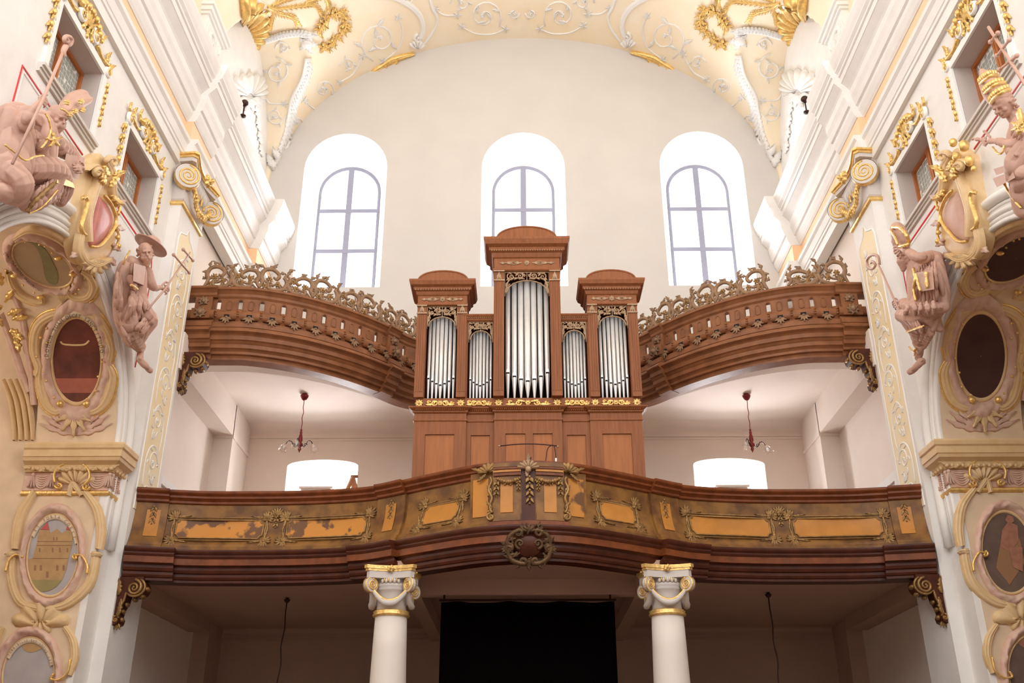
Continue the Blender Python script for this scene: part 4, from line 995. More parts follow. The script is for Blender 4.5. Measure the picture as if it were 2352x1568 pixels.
# music-desk lamp bar and microphone on the parapet
t = thing('desk_lamp_bar', 'thin horizontal lamp bar on two bent stems above the middle of the parapet', 'lamp', (0.2, 18.0, 7.3))
m = MB(); m.tube([at(1147 + 134 * k / 8, 1024 - 5 * math.sin(PI * k / 8), 'Y', 18.0) for k in range(9)], .012, 8); m.build('bar', 'iron', t)
for q in ((1147, 1024), (1281, 1025)):
    m = MB(); m.ell(at(*q, 'Y', 18.0), .025, .02, .02); m.build('end_knob', 'pale_gilt', t)
for P in ([(1272, 1022), (1276, 1040), (1277, 1062)], [(1270, 1021), (1258, 1030), (1253, 1062)]):
    m = MB(); m.tube([at(*q, 'Y', 18.0) for q in crom(P, 4) and [(v.x, v.y) for v in crom(P, 4)]], .010, 6); m.build('stem', 'iron', t)
m = MB(); m.tube([at(1277, 1052, 'Y', 17.98), at(1277, 1075, 'Y', 17.98)], .018, 8); m.build('clamp', 'white_plaster', t)
m = MB(); m.tube([at(1220, 1050, 'Y', 17.9), at(1217, 1058, 'Y', 17.9), at(1216, 1075, 'Y', 17.9)], .012, 6)
tag(m.build('microphone', 'iron'), 'thin dark microphone tip standing on the parapet behind the gilded shell crest', 'microphone')
# wooden easel against the left gallery window
e = thing('easel', 'orange wooden A-shaped stand in front of the left gallery window', 'easel', (-4.3, 24.6, 6.1))
def bar(P, w, nm):
    m = MB(); m.tube([at(*q, 'Y', 24.5) for q in P], w, 4, False); m.build(nm, 'pine', e)
T = at(812, 1092, 'Y', 24.5)
for dx, dy, w in ((-1.15, 0, .055), (.95, 0, .035), (0.0, .7, .05)):
    m = MB(); m.tube([T, Vector((T.x + dx, T.y + dy, 6.1))], w, 4, False); m.build('leg', 'pine', e); bar([(806, 1094), (822, 1094)], .04, 'head')
for s, px in ((-1, 700), (1, 1640)):
    m = MB(); m.box(s * 5.6 - .45, s * 5.6 + .35, 25.6, 25.98, 6.1, 9.36); m.box(s * 5.6 - .5, s * 5.6 + .4, 25.55, 25.98, 9.32, 9.38)
    tag(m.build('cupboard', 'gallery_plaster'), 'top edge of a pale cupboard below the %s gallery window' % ('left' if s < 0 else 'right'), 'cupboard')
def spart(name, parent):
    o = bpy.data.objects.new(name, None); COL.objects.link(o); o.parent = parent; o['wl'] = [0, 0, 0]; return o
CEIL = bpy.data.objects['ceiling']; WALL = {-1: bpy.data.objects['wall_left'], 1: bpy.data.objects['wall_right']}
# ================================================================== SIDE WALLS: ORNAMENT
def sof_f(p):
    if p.z < AZ: return (p.y - (AY + AA))
    return (abs((p.y - AY) / AA) ** EN + abs((p.z - AZ) / AB) ** EN) - 1
def sof_hit(a, b):
    d = Vector(ray(a, b)); c = Vector(CC); t0 = (-8.0 - c.x) / d.x; lo, hi = t0, t0 * 1.6
    if sof_f(c + d * t0) > 0: return c + d * t0
    for _ in range(40):
        m = (lo + hi) / 2
        if sof_f(c + d * m) > 0: hi = m
        else: lo = m
    return c + d * lo
def sof_n(p):
    if p.z <= AZ: return Vector((0, -1, 0))
    gy = EN / AA * sgp((p.y - AY) / AA, EN - 1); gz = EN / AB * sgp((p.z - AZ) / AB, EN - 1)
    return Vector((0, -gy, -gz)).normalized()
SOF = Surf(sof_hit, sof_n)
JAMB = Surf(lambda a, b: at(a, b, 'Y', 18.05), lambda p: Vector((0, -1, 0)))
def WX(v): return Surf(lambda a, b: at(a, b, 'X', v), lambda p: Vector((1, 0, 0)))
W8 = WX(-8.0); WP7 = WX(-7.75)
def vf(p): return p.z - vz_(p.x, p.y)
def v_hit(a, b):
    d = Vector(ray(a, b)); c = Vector(CC); t = 0.2 * 20 / max(d.length, 1); L = d.normalized(); t = 17.0; prev = t
    while t < 40 and vf(c + L * t) < 0: prev = t; t += .25
    lo, hi = prev, t
    for _ in range(22):
        m = (lo + hi) / 2
        if vf(c + L * m) < 0: lo = m
        else: hi = m
    return c + L * lo
def v_n(p):
    e = .05; gx = (vz_(p.x + e, p.y) - vz_(p.x - e, p.y)) / (2 * e); gy = (vz_(p.x, p.y + e) - vz_(p.x, p.y - e)) / (2 * e)
    return Vector((gx, gy, -1)).normalized()
VLT = Surf(v_hit, v_n)
class Loc:
    """metric little frame on a traced surface: a right, b up, around a place (px,py); k pixels per metre"""
    def __init__(self, S, px, py, k=110.0): self.S, self.x, self.y, self.k = S, px, py, k
    def __call__(self, a, b, c=0.0): return self.S(self.x + a * self.k, self.y - b * self.k, c)
    def nor(self, a, b): return self.S.nor(self.x + a * self.k, self.y - b * self.k)
def pp(P, n=5): return [(v.x, v.y) for v in crom(P, n)]
def band(m, S, P, w, h=.05, rip=3, c=0.0, n=5, base=.0):
    """fluted strip along a traced path; w half width in pixels (list tapers)"""
    Q = pp(P, n); k = len(Q); ww = [float(np.interp(i / (k - 1), np.linspace(0, 1, len(w)), w)) for i in range(k)] if hasattr(w, '__len__') else [w] * k
    rows = []; nq = rip * 4 + 1
    for i in range(k):
        a = Q[max(i - 1, 0)]; b = Q[min(i + 1, k - 1)]; tx, ty = b[0] - a[0], b[1] - a[1]; L = math.hypot(tx, ty) or 1; nx, ny = -ty / L, tx / L; row = []
        for j in range(nq):
            q = -1 + 2 * j / (nq - 1); hh = c + base + h * (math.sqrt(max(1 - q * q, 0)) * .8 + .2 * abs(math.sin(rip * PI * (q + 1) / 2)) * (1 - abs(q) ** 6))
            if j in (0, nq - 1): hh = c - .02
            row.append(S(Q[i][0] + nx * ww[i] * q, Q[i][1] + ny * ww[i] * q, hh))
        rows.append(row)
    m.grid(rows, True)
def ell_pts(cx, cy, rx, ry, tilt=0.0, f=1.0, n=44, a0=0.0, a1=2 * PI, close=False):
    ct, st = math.cos(tilt), math.sin(tilt); out = []
    for k in range(n + (1 if not close else 0)):
        a = a0 + (a1 - a0) * k / n; x, y = rx * f * math.cos(a), ry * f * math.sin(a); out.append((cx + x * ct - y * st, cy + x * st + y * ct))
    return out
def disc(S, cx, cy, rx, ry, tilt, c=.015, n=44):
    m = MB(); m.grid([[S(x, y, c) for x, y in ell_pts(cx, cy, rx, ry, tilt, f, n, close=True)] for f in (1, .8, .6, .4, .2, .01)], True, wrap=True); return m
def ring(S, cx, cy, rx, ry, tilt, f0, f1, h=.07, rough=.02, seed=1, c=.01, n=72, a0=0, a1=2 * PI):
    r = random.Random(seed); m = MB(); rows = []; ph = [r.uniform(0, 6) for _ in range(4)]
    for k in range(9):
        q = k / 8; f = f0 + (f1 - f0) * q; P = ell_pts(cx, cy, rx, ry, tilt, f, n, a0, a1, close=(a1 - a0 > 6.2))
        row = []
        for i, (x, y) in enumerate(P):
            hh = c + h * math.sin(PI * q) ** .7 + rough * (math.sin(i * 1.9 + ph[0]) * math.sin(q * 7 + ph[1]) + .6 * math.sin(i * .83 + q * 5 + ph[2])) * math.sin(PI * q)
            row.append(S(x, y, hh))
        rows.append(row)
    m.grid(rows, True, wrap=(a1 - a0 > 6.2)); return m
_gl = {}
def glyph(ch):
    if ch not in _gl:
        cu = bpy.data.curves.new('g', 'FONT'); cu.body = ch; cu.align_x = 'CENTER'; cu.resolution_u = 2
        o = bpy.data.objects.new('g', cu); COL.objects.link(o); dg = bpy.context.evaluated_depsgraph_get(); e = o.evaluated_get(dg); me = e.to_mesh()
        _gl[ch] = ([tuple(v.co) for v in me.vertices], [tuple(p.vertices) for p in me.polygons]); e.to_mesh_clear(); bpy.data.objects.remove(o); bpy.data.curves.remove(cu)
    return _gl[ch]
def letters(par, s, mt, S, text, P, size, c=.03):
    """capitals along a traced path; size in pixels"""
    n = len(text)
    for i, ch in enumerate(text):
        if ch == ' ': continue
        u = (i + .5) / n * (len(P) - 1); k = int(u); f = u - k; k2 = min(k + 1, len(P) - 1)
        x, y = P[k][0] * (1 - f) + P[k2][0] * f, P[k][1] * (1 - f) + P[k2][1] * f; tx, ty = P[k2][0] - P[k][0], P[k2][1] - P[k][1]; L = math.hypot(tx, ty) or 1; tx /= L; ty /= L
        v, fc = glyph(ch); m = MB(); m.add([S(x + (p[0] * .8 * tx + p[1] * ty) * size, y + (p[0] * .8 * ty - p[1] * tx) * size, c) for p in v], fc); m.build('letter', mt, par, s=s)
def beads(par, s, S, P, r, c=.08, r2=None):
    for x, y in P:
        m = MB(); m.ell(S(x, y, c), r2 or r, r, r, 7, 5); m.build('gilded_bead', 'gold', par, s=s)

def flatpoly(m, S, P, c): 
    tri = tessellate_polygon([[Vector((p[0], p[1], 0)) for p in P]]); m.add([S(p[0], p[1], c) for p in P], [tuple(t) for t in tri])
def soffit_cartouches(s, wd):
    dark = s > 0
    # lower oval on the arch soffit
    c = thing('painted_cartouche', ('oval brown painting under a Latin motto in a pink and ochre frame, left arch soffit' if s < 0 else 'upright blank dark oval in a pink and ochre frame, low on right arch soffit'), 'cartouche', (s * 8.7, 17.3, 9.0))
    cx, cy, rx, ry = 177, 827, 55, 97
    disc(SOF, cx, cy, rx, ry, 0.0).build('painting', 'paint_dark' if dark else 'paint_brown', c, s=s)
    if not dark:
        m = MB(); flatpoly(m, SOF, [(127, 868), (228, 868), (222, 892), (212, 902), (146, 902), (133, 888)], .022); m.build('painted_glow', 'paint_red', c, s=s)
        m = MB(); ribbon(m, SOF, pp([(140, 783), (150, 790), (192, 791), (206, 781)]), .02, .012, .02); m.build('painted_cloud_edge', 'marble_ochre', c, s=s)
    m = ring(SOF, cx, cy, rx, ry, 0, .98, 1.10, .03, 0); m.build('inner_rim', 'marble_ochre', c, s=s)
    ring(SOF, cx, cy, rx, ry, 0, 1.08, 1.52, .09, .03, 3).build('pink_ring', 'marble_pink', c, s=s)
    if not dark:
        m = ring(SOF, cx, cy, rx, ry, 0, 1.05, 1.24, .085, 0, c=.02, n=40, a0=-PI * .98, a1=-PI * .02); m.build('motto_band', 'motto', c, s=s)
        letters(c, s, 'ink', SOF, 'DOMUM TUAM DECET SANCTITUDO', ell_pts(cx, cy, rx, ry, 0, 1.09, 60, -PI * .97, -PI * .06), 13, .125)
    m = MB(); g = MB()
    for P, w in ((((160, 716), (120, 722), (88, 748), (80, 800), (92, 842), (86, 862)), (7, 13, 14, 12, 9)), (((194, 716), (222, 728), (246, 765), (256, 800), (250, 836)), (7, 13, 13, 11, 7)),
                 (((97, 842), (96, 880), (108, 925), (132, 945), (146, 930), (138, 918)), (8, 14, 14, 12, 7, 4)), (((250, 836), (258, 868), (244, 920), (215, 945), (200, 932), (208, 920)), (6, 13, 14, 12, 7, 4))):
        band(m, SOF, P, w, .10, 3); Q = pp(P, 5); 
        ww = np.interp(np.linspace(0, 1, len(Q)), np.linspace(0, 1, len(w)), w); O = []
        for i in range(len(Q)):
            a = Q[max(i - 1, 0)]; b = Q[min(i + 1, len(Q) - 1)]; tx, ty = b[0] - a[0], b[1] - a[1]; L = math.hypot(tx, ty) or 1; sg = 1 if (Q[i][0] - cx) * (-ty) + (Q[i][1] - cy) * tx > 0 else -1
            O.append((Q[i][0] - ty / L * ww[i] * sg, Q[i][1] + tx / L * ww[i] * sg))
        ribbon(g, SOF, O, .022, .03, .01)
    m.build('scroll_frame', 'marble_ochre', c, s=s); g.build('gilded_edge', 'gold', c, s=s)
    m = MB(); L0 = Loc(SOF, 172, 948)
    for q in (-1.1, -.55, 0, .55, 1.1): leaf(m, L0, (0, 0), -PI / 2 + q, .52 - .1 * abs(q), .09, .08, lobes=2, curl=.05)
    m.build('acanthus', 'marble_ochre', c, s=s)
    m = MB()
    for x, sg in ((120, -1), (228, 1)):
        for q in range(4): leaf(m, Loc(SOF, 175, 998), (0, .02 * q), (PI - .15 - .2 * q) if sg < 0 else (.15 + .22 * q), .8, .09, .05, lobes=3, bend=.35 * (-1 if sg < 0 else 1))
    m.build('pink_leaves', 'marble_pink', c, s=s)
    beads(c, s, SOF, [(112, 748), (98, 770), (113, 782), (90, 815), (105, 850), (112, 872), (130, 912), (221, 748), (240, 790), (239, 828), (230, 862), (246, 866), (225, 896), (205, 915)], .025, .10); beads(c, s, SOF, [(143, 927), (203, 927)], .07, .10)
    # upper oval
    c = thing('painted_cartouche', ('tilted oval with faded green painting and gilt beads, left arch soffit' if s < 0 else 'tilted blank dark oval with gilt beads, right arch soffit'), 'cartouche', (s * 8.6, 15.5, 10.3))
    cx, cy, rx, ry, tl = 98, 604, 76, 42, .55
    disc(SOF, cx, cy, rx, ry, tl).build('painting', 'paint_dark' if dark else 'paint_olive', c, s=s)
    if not dark:
        m = MB(); flatpoly(m, SOF, pp([(46, 548), (78, 560), (96, 592), (106, 640), (128, 652), (134, 630), (122, 600), (104, 570), (70, 548)], 3), .022); m.build('painted_green', 'paint_green', c, s=s)
    ring(SOF, cx, cy, rx, ry, tl, .98, 1.07, .03, 0).build('inner_rim', 'marble_ochre', c, s=s)
    ring(SOF, cx, cy, rx, ry, tl, 1.06, 1.36, .08, .025, 5).build('pink_ring', 'marble_pink', c, s=s)
    if not dark:
        letters(c, s, 'ink', SOF, 'DOMUS MEA DOMUS ORATIONIS', [(10, 572), (30, 592), (48, 618), (66, 640), (88, 660)], 9, .10)
    m = MB(); g = MB()
    for P, w in ((((188, 618), (205, 630), (216, 655), (205, 680), (178, 684), (158, 668), (164, 652)), (5, 9, 12, 11, 9, 6, 3)), (((20, 622), (28, 650), (48, 676), (80, 690), (100, 690), (96, 676)), (5, 9, 10, 9, 6, 3)), (((32, 542), (64, 524), (100, 528), (140, 548), (162, 572)), (4, 7, 8, 7, 4))):
        band(m, SOF, P, w, .09, 3)
    ribbon(g, SOF, pp([(192, 612), (213, 628), (228, 656), (212, 690), (176, 696), (154, 676), (152, 656), (162, 650)]), .02, .03, .01)
    ribbon(g, SOF, pp([(14, 618), (20, 652), (44, 684), (78, 700), (104, 694)]), .018, .025, .01)
    m.build('scroll_frame', 'marble_ochre', c, s=s); g.build('gilded_edge', 'gold', c, s=s)
    beads(c, s, SOF, [(38, 545), (60, 545), (92, 552), (105, 556), (122, 572), (56, 648), (82, 666), (172, 645), (177, 668), (185, 658)], .022, .08); 
    beads(c, s, SOF, ((36, 625), (136, 584), (170, 622), (96, 676)), .045, .09, .08)
    m = MB(); L0 = Loc(SOF, 146, 692)
    for q in (-.6, -.2, .2, .6): leaf(m, L0, (0, 0), PI / 2 + q, .3, .06, .06, lobes=2); leaf(m, L0, (0, 0), -PI / 2 + q, .26, .05, .06, lobes=2)
    m.build('acanthus', 'marble_ochre', c, s=s)
    # inner band of the soffit with gilt foliage
    c = thing('chapel_vault_ornament', 'gilded foliage and pink ribs inside the %s side chapel' % wd, 'ornament', (s * 9.5, 17.0, 9.5))
    m = MB(); g = MB()
    for P in (((28, 670), (48, 720), (62, 800), (72, 860), (78, 930)), ((0, 720), (30, 800), (50, 860), (66, 900))): band(m, SOF, P, (8, 9, 9, 8), .06, 2)
    m.build('pink_rib', 'marble_pink', c, s=s)
    for x, y, a in ((8, 650, 2), (14, 690, 1), (20, 720, 0.4), (26, 755, -.6), (36, 770, -1.2), (10, 745, 2.2), (6, 705, 2.8), (30, 730, .2)):
        leaf(g, Loc(SOF, x, y), (0, 0), a, .34, .10, .09, lobes=3, curl=.05)
    g.build('gilded_foliage', 'gold', c, s=s)
    m = MB()
    for x in (30, 44, 58, 72): band(m, SOF, [(x - 22, 870), (x - 6, 920), (x + 2, 975), (x + 4, 1012)], (3, 6, 6, 4), .07, 1)
    m.build('ochre_fluting', 'marble_ochre', c, s=s)
for nm, col, kw in (('paint_brown', (.20, .055, .035), dict(col2=(.10, .03, .02), vscale=3)), ('paint_dark', (.085, .035, .03), dict(var=.3, vscale=2)), ('paint_red', (.42, .13, .085), dict(var=.2)),
                    ('paint_olive', (.42, .29, .17), dict(var=.15)), ('paint_green', (.25, .22, .10), dict(var=.2)), ('motto', (.72, .58, .42), {}), ('ink', (.05, .03, .025), {}), ('ink_brown', (.22, .13, .09), {}),
                    ('paint_sky', (.46, .42, .42), dict(var=.15)), ('paint_castle', (.50, .31, .14), dict(var=.2, vscale=5)), ('paint_roof', (.50, .10, .08), {}), ('paint_grass', (.33, .27, .11), dict(var=.2)),
                    ('paint_night', (.17, .11, .085), dict(var=.3)), ('paint_skin', (.42, .19, .12), dict(var=.3, vscale=9)), ('paint_shade', (.30, .16, .08), {})):
    mat(nm, col, .6, **kw)
def jamb(s, wd):
    """impost capital, painted ovals and stucco on the face of the arch jamb"""
    c = thing('impost_capital', 'moulded ochre impost with gilt ledge, shell and pink drapery on the %s arch jamb' % wd, 'capital', (s * 8.4, 17.9, 7.0))
    X1 = -8.0; Y0 = 18.05
    def jsweep(prof, nm, mt):
        m = MB(); rows = [[Vector((-9.62, Y0 - o, z)), Vector((X1 + o, Y0 - o, z)), Vector((X1 + o, 18.55 + .0 * o, z)), Vector((X1 - .05, 18.6, z))] for o, z in prof]; m.grid(rows, False); m.build(nm, mt, c, s=s)
    jsweep([(0, 6.92), (.04, 6.93), (.06, 6.96), (.06, 7.0), (0, 7.02)], 'gilded_ledge', 'gold')
    jsweep([(0, 7.02), (.02, 7.03), (.02, 7.32), (.05, 7.36), (0, 7.37)], 'frieze', 'marble_pink')
    jsweep([(0, 7.37), (.06, 7.38), (.1, 7.44), (.12, 7.5), (.22, 7.56), (.24, 7.62), (.26, 7.63), (.26, 7.76), (.29, 7.79), (.30, 7.86), (.28, 7.9), (-.1, 7.92)], 'cornice', 'marble_ochre')
    JF = Frame((X1, Y0, 0), (1, 0, 0), (0, 0, 1)); NF = Frame((X1, Y0, 0), (0, 1, 0), (0, 0, 1), (1, 0, 0))
    m = MB(); r = random.Random(4)
    for k in range(16):
        leaf(m, JF, (-1.5 + .1 * k, 7.44), r.uniform(-.4, .4) + (0 if k % 2 else PI), .2, .05, .05, lobes=2, c=.08); blob(m, JF, -1.45 + .1 * k, 7.43, .04, .1)
    for k in range(4): leaf(m, NF, (.02 + .13 * k, 7.44), r.uniform(-.4, .4), .18, .05, .05, lobes=2, c=.08); blob(m, NF, .05 + .13 * k, 7.42, .04, .1)
    m.build('leaf_garland', 'marble_ochre', c, s=s)
    # drapery swags
    for F, a0, a1 in ((JF, -.42, .02), (JF, -1.45, -1.08), (NF, .03, .47)):
        m = MB()
        for k in range(6):
            P = [(a0 + (a1 - a0) * t / 8, 7.33 - (.03 + .035 * k) * math.sin(PI * t / 8) - .012 * k) for t in range(9)]; ribbon(m, F, P, .020, .03, .02)
        m.build('drapery', 'marble_pink', c, s=s); m = MB()
        for e in (a0, a1):
            for q in (-.25, 0, .25): leaf(m, F, (e, 7.33), -PI / 2 + q, .26, .035, .05, lobes=1, c=.03)
            blob(m, F, e, 7.33, .04, .05); m.build('drapery_knot', 'marble_pink', c, s=s); m = MB()
    JL = lambda x, y: Loc(JAMB, x, y)
    m = MB(); shell(m, JL(176, 1118), (0, 0), PI * .93, PI * .07, .44, 7, .12, .2); m.build('shell', 'marble_ochre', c, s=s)
    g = MB(); ribbon(g, JAMB, pp([(132, 1112), (130, 1092), (145, 1074), (170, 1067), (192, 1068), (208, 1082), (210, 1102), (198, 1118)]), .022, .04, .1)
    scroll(g, JL(140, 1117), 0, 0, .09, 1.1, PI, 1, .025, .05, c=.06); scroll(g, JL(200, 1120), 0, 0, .09, 1.1, 0, -1, .025, .05, c=.06); g.build('gilded_shell_edge', 'gold', c, s=s)
    # painted oval
    sky = s > 0
    c = thing('painted_cartouche', ('oval painting of an ochre castle with red roofs below the left impost' if s < 0 else 'oval painting of small dark figures below the right impost'), 'cartouche', (s * 8.9, 18.0, 5.6))
    cx, cy, rx, ry, tl = 122, 1276, 57, 92, .12
    disc(JAMB, cx, cy, rx, ry, tl).build('painting', 'paint_night' if sky else 'paint_sky', c, s=s)
    Q = lambda x, y: (20 + x * .1721, 1150 + y * .1722)
    def pol(P, cc, nm, mt): m = MB(); flatpoly(m, JAMB, [Q(*p) for p in P], cc); m.build(nm, mt, c, s=s)
    if s < 0:
        pol([(275, 780), (330, 770), (385, 560), (410, 392), (545, 392), (560, 435), (650, 375), (715, 435), (770, 395), (870, 395), (850, 600), (800, 770), (770, 930), (715, 1060), (290, 1055), (262, 900)], .022, 'painted_castle', 'paint_castle')
        pol([(430, 385), (525, 285), (548, 392)], .024, 'painted_roof', 'paint_roof'); pol([(770, 388), (822, 262), (872, 388)], .024, 'painted_roof', 'paint_roof')
        pol([(288, 1055), (715, 1060), (640, 1150), (540, 1205), (440, 1215), (350, 1150)], .023, 'painted_meadow', 'paint_grass')
        m = MB()
        for x, y, w, h in ((360, 895, 14, 36), (437, 895, 14, 36), (655, 895, 14, 36), (740, 895, 14, 36), (523, 985, 16, 40), (420, 660, 10, 26), (595, 660, 10, 30), (690, 660, 10, 30), (790, 660, 10, 26), (610, 510, 8, 24), (650, 510, 8, 24)):
            flatpoly(m, JAMB, [Q(x - w, y - h), Q(x + w, y - h), Q(x + w, y + h), Q(x - w, y + h)], .025)
        for y, x0, x1 in ((545, 390, 855), (597, 380, 850), (770, 335, 805)): flatpoly(m, JAMB, [Q(x0, y - 5), Q(x1, y - 5), Q(x1, y + 5), Q(x0, y + 5)], .025)
        m.build('painted_openings', 'paint_shade', c, s=s)
        m = ring(JAMB, cx, cy, rx, ry, tl, .90, 1.02, .02, 0, c=.03, n=30, a0=-PI * .86, a1=-PI * .12); m.build('motto_band', 'motto', c, s=s)
        letters(c, s, 'ink_brown', JAMB, 'ET PORTA COELI', ell_pts(cx, cy, rx, ry, tl, .92, 40, -PI * .82, -PI * .16), 10, .06)
    else:
        cc_ = .022
        for P, nm, mt in (([(85, 1300), (95, 1245), (118, 1235), (140, 1260), (150, 1310), (120, 1350)], 'painted_cloth', 'paint_shade'), ([(100, 1215), (120, 1205), (135, 1225), (140, 1262), (118, 1275), (98, 1250)], 'painted_figure', 'paint_skin'), ([(110, 1195), (122, 1190), (128, 1203), (118, 1212), (108, 1206)], 'painted_head', 'paint_skin'), ([(90, 1265), (120, 1262), (112, 1310), (90, 1320)], 'painted_figure', 'paint_skin')):
            m = MB(); flatpoly(m, JAMB, P, cc_); cc_ += .004; m.build(nm, mt, c, s=s)
    ring(JAMB, cx, cy, rx, ry, tl, .98, 1.07, .03, 0).build('inner_rim', 'marble_ochre', c, s=s)
    ring(JAMB, cx, cy, rx, ry, tl, 1.06, 1.32, .10, .03, 8).build('pink_ring', 'marble_pink', c, s=s)
    m = MB()
    for P, w in ((((196, 1130), (224, 1170), (232, 1220), (228, 1262)), (8, 12, 12, 9)), (((82, 1130), (50, 1180), (38, 1235), (36, 1262)), (8, 13, 12, 9)), (((222, 1268), (206, 1340), (160, 1385), (110, 1400)), (11, 12, 12, 8)), (((30, 1268), (28, 1330), (50, 1385), (100, 1400)), (11, 12, 12, 8)),
                 (((160, 1140), (168, 1112), (176, 1120), (190, 1140)), (6, 8, 6))): band(m, JAMB, P, w, .09, 3)
    for x, y, a in ((212, 1270, 0), (40, 1270, PI)): leaf(m, JL(x, y), (0, -.05), a, .22, .09, .12, lobes=1)
    m.build('scroll_frame', 'marble_ochre', c, s=s)
    g = MB(); scroll(g, JL(178, 1282), 0, 0, .07, 1, PI / 2, 1, .02, .05, c=.08); ribbon(g, JAMB, pp([(176, 1278), (192, 1278), (205, 1300), (204, 1320)]), .02, .03, .09)
    ribbon(g, JAMB, pp([(58, 1282), (42, 1276), (26, 1290), (18, 1315)]), .02, .03, .09); g.build('gilded_edge', 'gold', c, s=s)
    m = MB(); shell(m, JL(95, 1440), (0, 0), PI * 1.0, 0, .62, 5, .12, .15); shell(m, JL(95, 1420), (0, 0), -.2, -PI + .2, .35, 5, .1, .2); m.build('shell', 'marble_ochre', c, s=s)
    # lowest oval, cut by the frame
    c = thing('painted_cartouche', 'lowest oval painting on the %s arch jamb, cut off by the bottom of the view' % wd, 'cartouche', (s * 9.1, 18.0, 3.6))
    cx, cy, rx, ry, tl = 66, 1552, 58, 86, .12
    disc(JAMB, cx, cy, rx, ry, tl).build('painting', 'paint_night' if sky else 'paint_sky', c, s=s)
    m = MB(); flatpoly(m, JAMB, pp([(50, 1480), (75, 1468), (104, 1478), (92, 1492), (70, 1498), (56, 1492)], 3), .022); m.build('painted_cloud', 'paint_skin' if sky else 'paint_castle', c, s=s)
    if not sky:
        m = ring(JAMB, cx, cy, rx, ry, tl, .88, 1.02, .02, 0, c=.03, n=30, a0=-PI * .86, a1=-PI * .12); m.build('motto_band', 'motto', c, s=s)
        letters(c, s, 'ink_brown', JAMB, 'TERRIBILIS EST LOCUS ISTE', ell_pts(cx, cy, rx, ry, tl, .91, 50, -PI * .84, -PI * .1), 8, .06)
    ring(JAMB, cx, cy, rx, ry, tl, .98, 1.07, .03, 0).build('inner_rim', 'marble_ochre', c, s=s)
    ring(JAMB, cx, cy, rx, ry, tl, 1.06, 1.36, .10, .03, 9).build('pink_ring', 'marble_pink', c, s=s)
    g = MB(); ribbon(g, JAMB, pp([(166, 1515), (160, 1545), (140, 1562), (122, 1560), (128, 1548)]), .022, .04, .08); g.build('gilded_edge', 'gold', c, s=s)
    m = MB(); band(m, JAMB, ((150, 1440), (168, 1470), (172, 1510), (160, 1550)), (6, 10, 10, 7), .08, 3); band(m, JAMB, ((8, 1440), (-10, 1480), (-20, 1540)), (6, 10, 10), .08, 3); m.build('scroll_frame', 'marble_ochre', c, s=s)
    # ochre ground of the jamb
    JFx = Frame((-8.0, 18.05, 0), (1, 0, 0), (0, 0, 1))
    m = MB(); m.fbox(JFx, -1.6, -.12, 0.0, 6.92, 0, .012); m.build('jamb_ground', 'jamb_ochre', c, s=s)
for s, wd in ((-1, 'left'), (1, 'right')): soffit_cartouches(s, wd); jamb(s, wd)
# ochre skin of the soffit
for s in (-1, 1):
    m = MB(); P = [p for p in arch_pts(AA - .006, AB - .006, 60) if True]; m.grid([[Vector((x, y, z)) for y, z in P] for x in (-8.03, -9.6)], True)
    m.box(-9.6, -8.03, 18.035, 18.05, 7.9, 8.0); o = m.build('soffit_ground', 'jamb_ochre', None, s=s); o['kind'] = 'structure'

